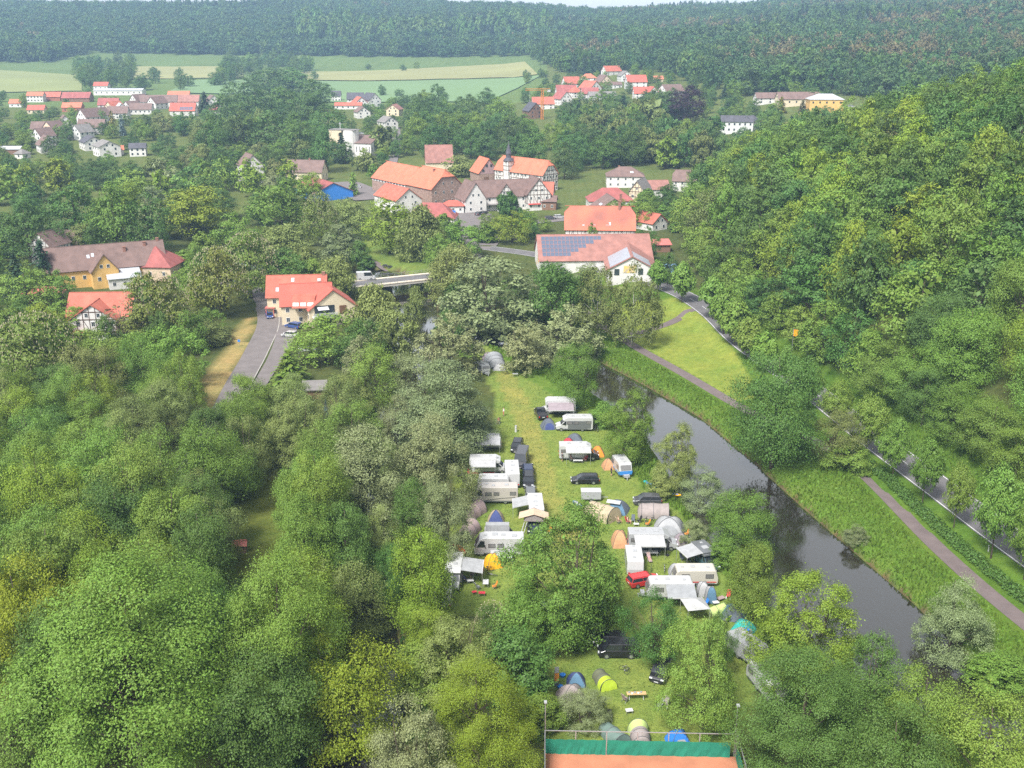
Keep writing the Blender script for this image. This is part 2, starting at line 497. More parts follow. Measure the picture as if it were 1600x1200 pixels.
tag(ribbon('river', wRW, [h + 2.4 for h in HALF_W], lambda x, y: WL - .006, WATER), kind='structure')

# ------------------------------------------------------------------ roads and paths
ASPH = mk('asphalt', (.125, .118, .12), .9, var=.16, scale=.35, bump=.15, bscale=30)
PATHM = mk('path_asphalt', (.135, .105, .10), .9, var=.14, scale=.5, bump=.15, bscale=30)
PAVE = mk('old_asphalt', (.155, .135, .13), .9, var=.14, scale=.4, bump=.15, bscale=30)
LINE = mk('road_paint', (.62, .62, .60), .7, var=.12, scale=3)
KERB = mk('kerb_stone', (.34, .32, .29), .8, var=.15)
zr = lambda x, y: hz(x, y) + .05
road = tag(ribbon('road', wROAD, 3.5, zr, ASPH), kind='structure')
for o_ in (-3.2, 3.2): ribbon('edge_line', wROAD, 3.5, lambda x, y: hz(x, y) + .056, LINE, off=o_, w=.16, parent=road)
fine, _ = strip('', wROAD, 3.5, 0, None)
cum = [0]
for a, b in zip(fine, fine[1:]): cum.append(cum[-1] + (b - a).length)
def along(dist):
    i = max(0, min(len(fine) - 2, int(np.searchsorted(cum, dist)) - 1)); t = (dist - cum[i]) / (cum[i+1] - cum[i])
    return fine[i].lerp(fine[i+1], t), (fine[i+1] - fine[i]).normalized()
s_ = 2.0
while s_ < cum[-1] - 6 and s_ < 260:
    a, da = along(s_); b, db = along(s_ + 4.0); n_ = Vector((da.y, -da.x, 0)) * .07; z_ = hz(a.x, a.y) + .058
    MB().add([(a.x-n_.x, a.y-n_.y, z_), (a.x+n_.x, a.y+n_.y, z_), (b.x+n_.x, b.y+n_.y, hz(b.x, b.y)+.058), (b.x-n_.x, b.y-n_.y, hz(b.x, b.y)+.058)], [(0,1,2,3)]).build('lane_dash', LINE, road)
    s_ += 9.0
tag(ribbon('path', wPATH, 1.35, lambda x, y: hz(x, y) + .04, PATHM), kind='structure')
tag(ribbon('path', [flat(*q) for q in [(925,507),(985,520),(1040,507),(1075,492),(1108,488)]], 1.3, lambda x, y: hz(x, y) + .047, PATHM), kind='structure')
wLR = [flat(*q) for q in [(300,740),(345,655),(372,600),(400,550),(418,510),(415,480),(395,455),(350,440)]]
zl = lambda x, y: max(hz(x, y), 0) + .05
tag(ribbon('road', wLR, [2.8]*8, zl, PAVE), kind='structure')
tag(ribbon('kerb', wLR, 2.8, lambda x, y: zl(x, y) + .06, KERB, off=2.9, w=.22), kind='structure')
tag(ribbon('pavement', [flat(*q) for q in [(400,610),(430,560),(446,525),(448,495),(440,480)]], [1.5,1.8,2.4,3.6,3], lambda x, y: max(hz(x, y), 0) + .043, PAVE), kind='structure')
wBR = [flat(*q) for q in [(470,452),(540,446),(585,440)]]
wVR = [P(*q)[:2] for q in [(690,425),(735,395),(752,370),(748,345),(730,325),(700,318)]]
tag(ribbon('road', wVR, [4,6,8,8,6,5], lambda x, y: hz(x, y) + .12, PAVE), kind='structure')
tag(ribbon('road', [P(*q)[:2] for q in [(780,352),(850,346),(900,340),(990,330)]], 3.5, lambda x, y: hz(x, y) + .13, PAVE), kind='structure')
tag(ribbon('yard', [P(*q)[:2] for q in [(585,312),(560,300),(530,285)]], [9, 11, 8], lambda x, y: hz(x, y) + .25, PAVE), kind='structure')
tag(ribbon('road', [P(*q)[:2] for q in [(610,262),(616,240),(620,220),(618,200)]], 3.0, lambda x, y: hz(x, y) + .35, PAVE), kind='structure')
tag(ribbon('road', [P(*q)[:2] for q in [(96,222),(108,212),(122,200),(134,196)]], 4.0, lambda x, y: hz(x, y) + .4, PAVE), kind='structure')
tag(ribbon('path', [P(*q)[:2] for q in [(560,398),(590,412),(615,428),(640,440)]], 1.2, lambda x, y: hz(x, y) + .06, PATHM), kind='structure')
tag(ribbon('field', [P(*q)[:2] for q in [(1050,330),(1130,312),(1200,298),(1285,280)]], [7,10,14,16], lambda x, y: hz(x, y) + .3, mk('meadow', (.13,.19,.045), .95, var=.12, scale=.06)), kind='structure')
def far_field(pts, mat, dz):
    c = [P(*q) for q in pts]
    n = 10
    mb = MB(); vs = []
    # quad patch draped over the terrain
    for j in range(n + 1):
        for i in range(n + 1):
            s, t = i / n, j / n
            q = (c[0]*(1-s) + c[1]*s)*(1-t) + (c[3]*(1-s) + c[2]*s)*t
            vs.append((q.x, q.y, hz(q.x, q.y) + dz))
    mb.add(vs, [(j*(n+1)+i, j*(n+1)+i+1, (j+1)*(n+1)+i+1, (j+1)*(n+1)+i) for j in range(n) for i in range(n)])
    tag(mb.build('field', mat), kind='structure')
CROP = mk('young_crop', (.13, .21, .085), .95, var=.08, scale=.01)
HAY = mk('hay_meadow', (.235, .235, .09), .95, var=.12, scale=.012)
GRAZ = mk('pasture', (.19, .215, .07), .95, var=.1, scale=.012)
far_field([(500,160),(760,160),(848,118),(490,128)], CROP, .8)
far_field([(470,126),(840,117),(820,97),(470,113)], HAY, .8)
far_field([(-60,146),(128,143),(128,118),(-60,106)], GRAZ, .8)
far_field([(165,124),(380,122),(380,104),(165,104)], HAY, .8)
far_field([(260,147),(400,147),(400,126),(300,126)], CROP, .8)
# ------------------------------------------------------------------ trees: prototypes
BARK = mk('bark', (.085, .062, .045), .9, var=.3, scale=3, bump=.4)
BARK_W = mk('birch_bark', (.42, .40, .36), .8, var=.35, scale=4, bump=.3)
BARK_D = mk('dead_wood', (.22, .15, .115), .9, var=.2, scale=3, bump=.3)

def env_round(t): return np.sqrt(np.clip(1 - ((t - .42) / .58) ** 2, 0, 1))
def env_dome(t): return np.sqrt(np.clip(1 - (np.clip(t - .22, 0, 1) / .78) ** 2, 0, 1)) * (0.82 + .18 * np.clip(t / .22, 0, 1))
def env_oval(t): return np.clip(np.sin(np.pi * np.clip(t, 0, 1) ** .8), 0, 1) ** .6
def env_cone(t): return np.clip(1 - t, 0, 1) ** .8 * (1 - .4 * np.clip(.12 - t, 0, 1) / .12)
def env_egg(t): return np.sqrt(np.clip(1 - ((t - .34) / .66) ** 2, 0, 1))

def crown(seed, env=env_round, zb=.14, n1=70, n2=11, n3=14, leaf=.024, rc=.13, asp=.6, droop=0.0, openness=0.0, lump=.22, flat_=.75, core=260, hang=0, spread=.21):
    """leaf quads gathered in twigs, twigs in clumps, clumps in the crown; unit width, unit height"""
    g = np.random.default_rng(seed)
    # lumpy outline: a handful of bulges and dents
    bd = g.normal(size=(9, 3)); bd /= np.linalg.norm(bd, axis=1)[:, None]; ba = g.uniform(-1, 1, 9) * lump
    def bulge(d): return 1 + (np.clip(d @ bd.T - .35, 0, 1) * ba * 1.5).sum(1)
    # level 1
    k = n1 * 6
    t = g.uniform(0.02, 1, k); ph = g.uniform(0, 2 * np.pi, k)
    e = env(t); keep = g.uniform(0, 1, k) < np.clip(e, .12, 1)
    t, ph, e = t[keep][:n1], ph[keep][:n1], e[keep][:n1]
    rho = g.uniform(0, 1, len(t)) ** .30
    d0 = np.stack([np.cos(ph), np.sin(ph), (t - .45) * 2], 1); d0 /= np.linalg.norm(d0, axis=1)[:, None]
    rr = np.clip(.5 * e * bulge(d0) - rc * .55, .02, None) * rho
    c = np.stack([rr * np.cos(ph), rr * np.sin(ph), zb + (1 - zb - rc * .5) * t], 1)
    cr = rc * g.uniform(.55, 1.4, len(c))
    if openness: c[:, 2] += g.normal(0, .02, len(c))
    # level 2
    m = len(c)
    d = g.normal(size=(m, n2, 3)); d[..., 2] = d[..., 2] * .7 + .75
    out = c * np.array([1, 1, .55]) - np.array([0, 0, .3]); out /= np.linalg.norm(out, axis=1)[:, None] + 1e-6
    d = d / np.linalg.norm(d, axis=2)[..., None] + out[:, None, :] * .55
    d /= np.linalg.norm(d, axis=2)[..., None]
    tw = c[:, None, :] + d * (cr[:, None] * g.uniform(.7, 1.05, (m, n2)))[..., None] * np.array([1, 1, flat_])
    # level 3
    o = g.normal(size=(m, n2, n3, 3)) * (cr[:, None, None, None] * spread) * np.array([1, 1, .7])
    pos = tw[:, :, None, :] + o
    if hang:
        pos[..., 2] -= np.abs(g.normal(0, hang, (m, n2, n3)))
    nrm = d[:, :, None, :] * 1.15 + g.normal(size=(m, n2, n3, 3)) * .42 + np.array([0, 0, .45 - droop])
    pos = pos.reshape(-1, 3); nrm = nrm.reshape(-1, 3)
    sz = leaf * g.uniform(.6, 1.35, len(pos))
    # inner foliage that closes the crown
    if core:
        ti = g.uniform(.08, .86, core); pi_ = g.uniform(0, 6.283, core)
        ri = .5 * env(ti) * g.uniform(0, .62, core)
        pi3 = np.stack([ri * np.cos(pi_), ri * np.sin(pi_), zb + (1 - zb) * ti], 1)
        pos = np.concatenate([pos, pi3]); nrm = np.concatenate([nrm, g.normal(size=(core, 3))]); sz = np.concatenate([sz, leaf * g.uniform(2, 3.2, core)])
    nrm /= np.linalg.norm(nrm, axis=1)[:, None] + 1e-9
    r = g.normal(size=(len(pos), 3)); r[:, 2] -= droop * 3
    a = r - (r * nrm).sum(1)[:, None] * nrm; a /= np.linalg.norm(a, axis=1)[:, None] + 1e-9
    b = np.cross(nrm, a)
    L, W = sz[:, None], (sz * asp)[:, None]
    v = np.stack([pos - a * L, pos + b * W - a * L * .1 + nrm * L * .12, pos + a * L, pos - b * W - a * L * .1 + nrm * L * .12], 1).reshape(-1, 3)
    v[:, 2] = np.maximum(v[:, 2], .004)
    f = np.arange(len(v)).reshape(-1, 4)
    return v, f, c

def conifer(seed, n=34, per=26, leaf=.045, zb=.05, power=.9, droop=.25):
    g = np.random.default_rng(seed); pos = []; nrm = []; ax = []
    for i in range(n):
        t = i / n; z = zb + (1 - zb) * t
        R_ = .5 * (1 - t) ** power * g.uniform(.85, 1.1) + .012
        nb = max(4, int(11 * (1 - t)) + 3)
        for k in range(nb):
            ph = 6.283 * (k + g.uniform(-.3, .3)) / nb + i * 1.3; L = R_ * g.uniform(.75, 1.12)
            q = int(per * (.4 + .6 * (1 - t)) / 2.2) + 2
            s = g.uniform(.15, 1, q)
            dr = droop * L * s ** 1.5 * .6
            p_ = np.stack([np.cos(ph) * L * s, np.sin(ph) * L * s, z - dr + g.normal(0, .006, q)], 1)
            p_[:, :2] += g.normal(0, .012 + .02 * (1 - t), (q, 2))
            pos.append(p_); ax.append(np.tile([np.cos(ph), np.sin(ph), -.35], (q, 1)) + g.normal(0, .35, (q, 3)))
            nrm.append(np.tile([np.cos(ph) * .3, np.sin(ph) * .3, 1.], (q, 1)) + g.normal(0, .3, (q, 3)))
    pos, nrm, ax = map(np.concatenate, (pos, nrm, ax))
    nrm /= np.linalg.norm(nrm, axis=1)[:, None]
    a = ax - (ax * nrm).sum(1)[:, None] * nrm; a /= np.linalg.norm(a, axis=1)[:, None] + 1e-9
    b = np.cross(nrm, a); sz = leaf * g.uniform(.6, 1.3, len(pos)); L, W = sz[:, None], sz[:, None] * .45
    v = np.stack([pos - a * L, pos + b * W, pos + a * L, pos - b * W], 1).reshape(-1, 3)
    return v, np.arange(len(v)).reshape(-1, 4), None

def trunk_mesh(name, seed, clumps, mat, base=.022, top=.9, nb=14, lean=.02, stems=1, n=7):
    g = random.Random(seed); mb = MB()
    for s in range(stems):
        ox, oy = (0, 0) if stems == 1 else (g.uniform(-.06, .06), g.uniform(-.06, .06))
        pts, rad = [], []
        for i in range(7):
            t = i / 6; z = t * top
            pts.append((ox * (1 + 3 * t) + g.uniform(-lean, lean) * t, oy * (1 + 3 * t) + g.uniform(-lean, lean) * t, z - .01 * (i == 0)))
            rad.append(base * (1.35 if i == 0 else 1) * (1 - .82 * t) / (1 if stems == 1 else 1.4))
        mb.tube(pts, rad, n)
        if clumps is not None:
            for c in [clumps[i] for i in np.random.default_rng(seed + s).choice(len(clumps), min(nb, len(clumps)), False)]:
                z0 = max(.12, min(top * .92, c[2] * g.uniform(.45, .75))); k = z0 / top * 6; i = min(5, int(k))
                a = Vector(pts[i]).lerp(Vector(pts[i + 1]), k - i); b = Vector(c)
                mid = a.lerp(b, .5) + Vector((0, 0, -.02 + g.uniform(-.02, .02)))
                r0 = rad[i] * .5
                mb.tube([a, mid, b], [r0, r0 * .6, r0 * .15], 5, cap=False)
    return mb.mesh(name, mat, smooth=True)

LM = dict(
    maple=leafmat('maple_leaves', (.146, .234, .034), .014, .30),
    dark=leafmat('alder_leaves', (.084, .160, .030), .016, .30),
    bright=leafmat('lime_leaves', (.200, .275, .028), .012, .25),
    yellow=leafmat('locust_leaves', (.205, .262, .020), .010, .22),
    ash=leafmat('ash_leaves', (.158, .250, .040), .016, .28),
    willow=leafmat('willow_leaves', (.165, .205, .075), .024, .24, second=(.235, .27, .125)),
    willowg=leafmat('green_willow_leaves', (.165, .225, .050), .014, .24, second=(.22, .26, .08)),
    chestnut=leafmat('chestnut_leaves', (.150, .195, .034), .024, .2),
    fir=leafmat('fir_needles', (.030, .060, .026), .015, .3, trans=.08),
    spruce=leafmat('blue_spruce_needles', (.10, .15, .14), .012, .2, trans=.08),
    gold=leafmat('golden_cypress', (.20, .19, .03), .012, .15, trans=.1),
    copper=leafmat('copper_beech_leaves', (.036, .016, .026), .012, .2, trans=.12),
    brown=leafmat('withered_needles', (.165, .145, .062), .018, .3, trans=.12),
    birch=leafmat('birch_leaves', (0.165, 0.201, 0.055), .014, .22),
    wood=leafmat('beech_wood_leaves', (.090, .162, .036), .020, .45),
    far=leafmat('far_beech_leaves', (.066, .128, .040), .022, .42),
    pale=leafmat('pale_hedge_leaves', (0.195, 0.220, 0.073), .014, .2),
    pink=leafmat('blossom', (.36, .16, .17), .012, .2),
)
CREAM = leafmat('cream_blossom', (.42, .38, .24), .01, .1, trans=.2)

SHAPES = {}
def shape(key, n=2, lods=('hi', 'mid', 'lo'), tr=BARK, tk=None, con=False, **kw):
    """several crown variants for each level of detail"""
    tk = tk or {}
    for lod in lods:
        for i in range(n):
            seed = (sum(ord(ch) * (j + 3) for j, ch in enumerate(key + lod)) * 7 + i * 101) % 99991
            if con:
                a = dict(kw)
                if lod == 'mid': a.update(n=24, per=16, leaf=.06)
                if lod == 'lo': a.update(n=14, per=8, leaf=.11)
                v, f, c = conifer(seed, **a)
            else:
                a = dict(kw)
                if lod == 'mid': a.update(n1=int(a.get('n1', 70) * .85), n2=14, n3=10, leaf=a.get('leaf', .024) * 2.1, core=170)
                if lod == 'lo': a.update(n1=int(a.get('n1', 70) * .5), n2=6, n3=5, leaf=a.get('leaf', .024) * 4.8, core=60)
                if key == 'bare': a.update(n2=3, n3=3, core=0)
                v, f, c = crown(seed, **a)
            me = np_mesh('crown_' + key, v, f, [LM['maple']])
            tm = trunk_mesh('trunk_' + key, seed, c, tr, **(tk if lod != 'lo' else dict(tk, nb=4, n=5)))
            SHAPES.setdefault((key, lod), []).append((me, tm))

shape('round', 3, env=env_round, zb=.10, n1=62, n2=34, n3=20, leaf=.0080, rc=.15)
shape('big', 2, lods=('hi',), env=env_round, zb=.08, n1=105, n2=40, n3=25, leaf=.0051, rc=.118, lump=.3)
shape('dome', 3, env=env_dome, zb=.02, n1=85, n2=26, n3=18, leaf=.0078, rc=.12, lump=.18, tk=dict(stems=3, nb=7))
shape('open', 2, env=env_egg, zb=.16, n1=85, n2=18, n3=18, leaf=.0085, rc=.10, core=60, lump=.3, spread=.42, tk=dict(nb=24, stems=2))
shape('fullash', 2, lods=('hi', 'mid'), env=env_egg, zb=.08, n1=100, n2=26, n3=18, leaf=.0078, rc=.105, lump=.42, core=140, tk=dict(nb=26, stems=2))
shape('oval', 2, env=env_oval, zb=.30, n1=70, n2=13, n3=14, leaf=.018, rc=.15, core=110, lump=.12, tk=dict(base=.020, nb=12))
shape('weep', 2, env=env_dome, zb=.10, n1=90, n2=14, n3=15, leaf=.012, rc=.12, asp=.4, droop=.6, hang=.055, tk=dict(nb=12))
shape('birch', 2, env=env_egg, zb=.14, n1=85, n2=11, n3=13, leaf=.013, rc=.10, droop=.4, hang=.045, core=40, tr=BARK_W, tk=dict(base=.012, nb=18, stems=1))
shape('shrub', 2, env=env_dome, zb=.0, n1=70, n2=14, n3=16, leaf=.0165, rc=.15, lump=.2, tk=dict(stems=3, nb=4, base=.02, top=.6))
shape('fir', 2, con=True, tk=dict(base=.02, top=.97, nb=0))
shape('column', 1, con=True, power=.42, droop=.05, tk=dict(base=.02, top=.9, nb=0))
shape('bare', 1, env=env_egg, zb=.2, n1=70, n2=4, n3=5, leaf=.012, rc=.09, core=0, tr=BARK_D, tk=dict(nb=60, base=.02))

def dress(o, mat):
    o.material_slots[0].link = 'OBJECT'; o.material_slots[0].material = mat
    return o

# candles of blossom for the horse chestnuts and white umbels for the elders
def blossom_mesh(seed, shape_env, n, size, tall):
    g = np.random.default_rng(seed); mb = MB()
    for i in range(n):
        t = g.uniform(.25, .99); ph = g.uniform(0, 6.283); r = .5 * float(shape_env(np.array([t]))[0]) * g.uniform(.85, 1.0)
        p_ = Vector((r * math.cos(ph), r * math.sin(ph), .12 + .88 * t))
        mb.tube([p_, p_ + Vector((0, 0, size * tall * .5)), p_ + Vector((0, 0, size * tall))], [size, size * .8, size * .15], 5)
    return mb.mesh('blossom', CREAM)
BLOS = {'chestnut': blossom_mesh(5, env_round, 420, .006, 3.4), 'elder': blossom_mesh(9, env_dome, 260, .013, .5)}

TREES = []      # (x, y, radius)
_pick = random.Random(11)
def plant(x, y, w, h, key, leaf, label, cat='tree', group=None, name=None, blossom=None, z=None, lod=None):
    z = hz(x, y) if z is None else z
    Y = math.hypot(x, y)
    lod = lod or ('hi' if Y < 215 else 'mid' if Y < 480 else 'lo')
    me, tm = _pick.choice(SHAPES[(key, lod)])
    nm = name or ('bush' if cat == 'bush' else {'shrub': 'bush', 'fir': 'fir_tree', 'column': 'cypress_tree', 'bare': 'bare_tree'}.get(key) or
                  dict(maple='fresh_green_tree', dark='dark_green_tree', ash='light_green_tree', bright='yellow_green_tree', willow='willow_tree', willowg='willow_tree', birch='birch_tree', wood='dense_crown_tree',
                       yellow='yellowish_tree', chestnut='chestnut_tree', copper='dense_crown_tree').get(leaf, 'broadleaf_tree'))  # most broadleaf names follow the leaf colour; their real species is not known
    root = empty(nm, (x, y, z - .05), _pick.uniform(0, 6.283), label, cat, group)
    sx = w * _pick.uniform(.95, 1.05)
    sc_ = (sx, w * _pick.uniform(.93, 1.07), h)
    dress(link('crown', me, root, scale=sc_), LM[leaf])
    if key != 'shrub': link('trunk', tm, root, scale=(w * .9, w * .9, h))
    if blossom: link('blossom', BLOS[blossom], root, scale=sc_)
    TREES.append((x, y, w / 2))
    return root

def tree(px, ytop, wpx, h, key, leaf, label, **kw):
    if h > 6 and ytop > 275 and key not in ('fir', 'column', 'bare'): h *= 1.28        # measured crowns stand taller than first guessed
    p = P(px, ytop, h)
    w = wpx * depth(p) / FPX
    return plant(p.x, p.y, w, h, key, leaf, label, **kw)
# ------------------------------------------------------------------ trees seen one by one
T = tree
# foreground
T(180, 882, 350, 18.5, 'big', 'maple', 'huge spreading maple filling the bottom left corner')
T(12, 872, 150, 15, 'round', 'yellow', 'yellow green tree cut by the left edge behind the huge maple')
T(428, 872, 215, 17, 'big', 'maple', 'tall dense green alder right of the huge bottom left maple')
T(392, 990, 190, 12, 'round', 'dark', 'dark green tree between the huge maple and the yellow locust')
T(520, 1000, 190, 12, 'open', 'yellow', 'yellow locust with orange stems beside the dark brook', cat='tree')
T(640, 1096, 150, 9.5, 'dome', 'willow', 'silver grey willow bush at the bottom edge right of the locust')
T(745, 1030, 165, 10.5, 'big', 'yellow', 'yellow green hornbeam at the bottom edge left of the tennis court')
T(668, 948, 90, 7, 'round', 'bright', 'small bright lime tree on the brook bank left of the white elder')
T(715, 962, 130, 8, 'dome', 'willowg', 'grey green willow bush below the camp entrance left side')
T(660, 1010, 120, 6, 'shrub', 'ash', 'low pale green bush overhanging the brook', cat='bush')
T(768, 938, 62, 6, 'dome', 'dark', 'elder bush with white blossom left of the big camp ash', blossom='elder', cat='bush')
T(805, 985, 120, 7, 'shrub', 'dark', 'dark bush under the left side of the big camp ash', cat='bush')
T(892, 796, 185, 14.5, 'fullash', 'ash', 'big ash standing in the middle of the campsite')
T(838, 890, 110, 8.5, 'fullash', 'maple', 'lower ash leaning on the left side of the big camp ash')
T(946, 885, 95, 7.2, 'open', 'maple', 'lower ash leaning on the right side of the big camp ash')
T(1030, 925, 100, 7.6, 'open', 'dark', 'fine leaved tree with two thin trunks right of the black vans')
T(1104, 970, 125, 10.5, 'fullash', 'ash', 'leafy ash with forked trunk above the blue tent behind the court')
T(1128, 948, 48, 7, 'open', 'dark', 'dark tree between the leafy forked ash and the silver caravan')
T(846, 1088, 82, 4.2, 'shrub', 'maple', 'round green bush left of the two behind the tennis fence', cat='bush')
T(913, 1074, 80, 4.6, 'dome', 'willow', 'pale round bush right of the two behind the tennis fence', cat='bush')
T(1265, 1022, 225, 11.5, 'big', 'dark', 'broad dark maple at the bottom edge right of the tennis court')
T(1275, 904, 160, 11.2, 'fullash', 'bright', 'light lime tree between campsite and the lower river bend')
T(1368, 984, 120, 10.5, 'dome', 'dark', 'dark willow leaning over the lower river bend')
T(1455, 1040, 150, 10.5, 'round', 'maple', 'fresh green tree in front of the narrow lower river')
T(1555, 1085, 180, 10, 'round', 'maple', 'fresh green tree in the bottom right corner')
T(1405, 1105, 170, 11, 'round', 'dark', 'green tree at the bottom edge right of the broad dark maple')
T(1503, 904, 118, 9, 'dome', 'willow', 'round silver willow on the far river bank at lower right')
T(1572, 1028, 110, 4, 'shrub', 'maple', 'low spreading bush at the waterline below the round silver willow', cat='bush')
# along the river, camp side
T(990, 612, 88, 10.5, 'fullash', 'maple', 'slender tree on the river bank beside the white and grey motorhome')
T(1063, 664, 72, 9.5, 'fullash', 'willowg', 'slender willow on the river bank beside the blue fronted caravan')
T(1100, 730, 80, 6.4, 'dome', 'willow', 'pale willow bush on the river bank right of the paddle boards')
T(1168, 764, 100, 10, 'round', 'maple', 'dense green tree on the river bank behind the dark pickup camper')
T(1187, 850, 95, 8.5, 'round', 'maple', 'dense green tree on the river bank right of the cream caravan')
T(1222, 536, 138, 18, 'round', 'dark', 'massive alder on the far bank between river and main road')
T(1310, 640, 82, 8, 'open', 'birch', 'thin yellowish tree beside the footpath right of the massive alder')
T(1325, 690, 70, 5, 'shrub', 'ash', 'bush at the footpath bend below the thin yellowish tree', cat='bush')
T(1340, 820, 40, 3, 'dome', 'willow', 'small grey willow bush alone on the far river bank', cat='bush')
# head of the meadow and bridge
T(770, 398, 165, 16, 'dome', 'willow', 'largest silver willow right of the bridge')
T(705, 398, 70, 12, 'open', 'willowg', 'feathery green tree at the right end of the bridge')
T(700, 490, 115, 11, 'dome', 'willow', 'silver willow in front of the water below the bridge')
T(820, 503, 78, 9, 'dome', 'willow', 'small silver willow at the top end of the meadow')
T(885, 477, 115, 12, 'dome', 'willow', 'silver willow right of the top end of the meadow')
T(905, 533, 70, 11, 'round', 'maple', 'green ash beside the meadow end near the white alcove motorhome')
T(650, 545, 120, 11, 'dome', 'willow', 'willow left of the silver dome tents')
T(695, 566, 185, 13.5, 'dome', 'willow', 'widest grey willow beside the upper meadow')
T(702, 612, 58, 10, 'round', 'maple', 'small deep green tree set in the grey willows')
T(738, 622, 80, 7, 'dome', 'willow', 'low willow over the red chair at the meadow edge')
T(672, 648, 135, 13.5, 'dome', 'willow', 'tall grey willow left of the white caravans')
T(640, 748, 95, 11, 'dome', 'dark', 'dark green willow left of the pink tunnel tents')
T(690, 740, 90, 11, 'dome', 'willow', 'silver willow directly left of the pink tunnel tents')
T(655, 818, 120, 12, 'round', 'bright', 'bright green lime tree left of the grey awning')
T(565, 664, 165, 14, 'dome', 'willow', 'broad olive willow left of the hidden brook')
T(490, 692, 105, 14, 'round', 'maple', 'fresh green tree in front of the broad olive willow')
T(455, 622, 110, 10, 'dome', 'willowg', 'feathery olive willow below the blue spruces')
T(535, 778, 110, 13, 'round', 'dark', 'dark alder above the brook left of the bright lime')
T(470, 770, 110, 12, 'round', 'maple', 'leafy green tree beside the garden clearing')
T(555, 880, 110, 10, 'open', 'willowg', 'olive willow overhanging the dark brook')
T(590, 790, 80, 11, 'dome', 'willowg', 'olive willow leaning towards the hidden brook')
T(862, 412, 95, 14, 'round', 'dark', 'dark alder in front of the solar roofed hall')
T(910, 420, 70, 12, 'round', 'dark', 'dark tree left of the two birches')
T(936, 412, 80, 15, 'birch', 'birch', 'left of the two tall birches by the footpath', lod='hi')
T(992, 412, 90, 16, 'birch', 'birch', 'right of the two tall birches by the footpath', lod='hi')
T(800, 330, 60, 9, 'round', 'bright', 'yellow green plane tree by the village square')
T(720, 345, 65, 10, 'round', 'maple', 'green tree left of the village square')
T(715, 378, 70, 10, 'open', 'willowg', 'feathery tree between village square and bridge')
# park beyond the bridge
T(605, 310, 85, 15, 'round', 'bright', 'light yellow green tree standing on the park lawn')
T(655, 322, 95, 14, 'weep', 'willowg', 'weeping willow on the park lawn beyond the bridge')
T(533, 350, 72, 10, 'dome', 'willow', 'round grey green tree on the park lawn')
T(573, 398, 26, 5, 'shrub', 'dark', 'small dark bush beside the parked motorcycles', cat='bush')
T(525, 400, 75, 10, 'weep', 'willowg', 'yellowish weeping willow at the left end of the bridge')
T(585, 445, 100, 11, 'weep', 'willowg', 'yellowish weeping willow in front of the left bridge end')
T(615, 485, 80, 10, 'weep', 'willowg', 'yellowish weeping willow hanging over the river below the bridge')
T(445, 350, 90, 10, 'weep', 'willowg', 'pale willow row behind the red roofed guest house')
T(450, 388, 80, 11, 'round', 'dark', 'dark green tree behind the red roofed guest house')
T(490, 400, 60, 9, 'round', 'maple', 'green tree right behind the guest house roof')
T(560, 497, 72, 9, 'round', 'dark', 'deep green round tree right of the guest house balcony')
T(505, 490, 105, 9, 'round', 'maple', 'leafy tree in front of the guest house')
T(450, 545, 78, 8, 'fir', 'maple', 'conical green tree beside the left road')
T(540, 585, 90, 8, 'dome', 'willowg', 'pale willow below the guest house garden')
T(560, 618, 60, 6, 'shrub', 'maple', 'garden bush right of the blue spruces', cat='bush')
T(545, 636, 16, 6, 'fir', 'spruce', 'right of the two blue spruces in the garden')
T(508, 622, 16, 6.5, 'fir', 'spruce', 'left of the two blue spruces in the garden')
T(612, 690, 72, 9, 'dome', 'willowg', 'low olive willow closing over the hidden brook')
T(600, 752, 70, 8.5, 'dome', 'willow', 'low grey willow closing over the hidden brook')
T(622, 610, 78, 9, 'dome', 'willow', 'grey willow arching over the upper brook')
T(610, 848, 60, 8, 'round', 'dark', 'dark alder bending over the brook behind the bright lime')
T(650, 448, 40, 8, 'weep', 'willowg', 'slim weeping willow screening the bridge')
T(1032, 742, 40, 4, 'shrub', 'willowg', 'bank bush below the slender river tree', cat='bush')
T(1088, 806, 46, 5, 'dome', 'willow', 'grey bank bush behind the dome shelter', cat='bush')
T(1128, 846, 42, 4, 'shrub', 'maple', 'green bank bush behind the pickup camper', cat='bush')
T(944, 628, 46, 5, 'shrub', 'ash', 'green bank bush behind the alcove motorhome', cat='bush')
T(1215, 950, 60, 6, 'shrub', 'maple', 'green bank bush right of the teal green tent', cat='bush')
T(470, 385, 60, 9, 'weep', 'willowg', 'feathery willow between guest house roof and park')
T(560, 375, 40, 7, 'round', 'dark', 'dark round tree at the left of the park lawn')
T(685, 365, 50, 9, 'round', 'maple', 'green tree at the right of the park lawn')
# chestnuts and farm on the left
T(335, 385, 100, 15, 'round', 'chestnut', 'blossoming chestnut left of the bend in the left road', blossom='chestnut')
T(385, 362, 85, 15, 'round', 'chestnut', 'blossoming chestnut nearest the guest house', blossom='chestnut')
T(238, 425, 115, 14, 'round', 'chestnut', 'blossoming chestnut in front of the yellow farmhouse', blossom='chestnut')
T(45, 488, 125, 14, 'round', 'chestnut', 'blossoming chestnut at the left edge below the half timbered house', blossom='chestnut')
T(497, 300, 55, 15, 'round', 'chestnut', 'blossoming chestnut beside the blue gabled hall', blossom='chestnut')
T(365, 331, 76, 12, 'round', 'maple', 'round domed tree behind the chestnuts')
T(312, 500, 95, 6, 'dome', 'birch', 'olive bush on the dry verge of the left road', cat='bush')
T(185, 475, 95, 11, 'bare', 'brown', 'nearly bare grey tree in front of the half timbered house')
T(170, 283, 88, 19, 'round', 'maple', 'tall lime tree behind the yellow farmhouse')
T(225, 302, 75, 16, 'round', 'dark', 'dark tree right of the tall lime behind the farmhouse')
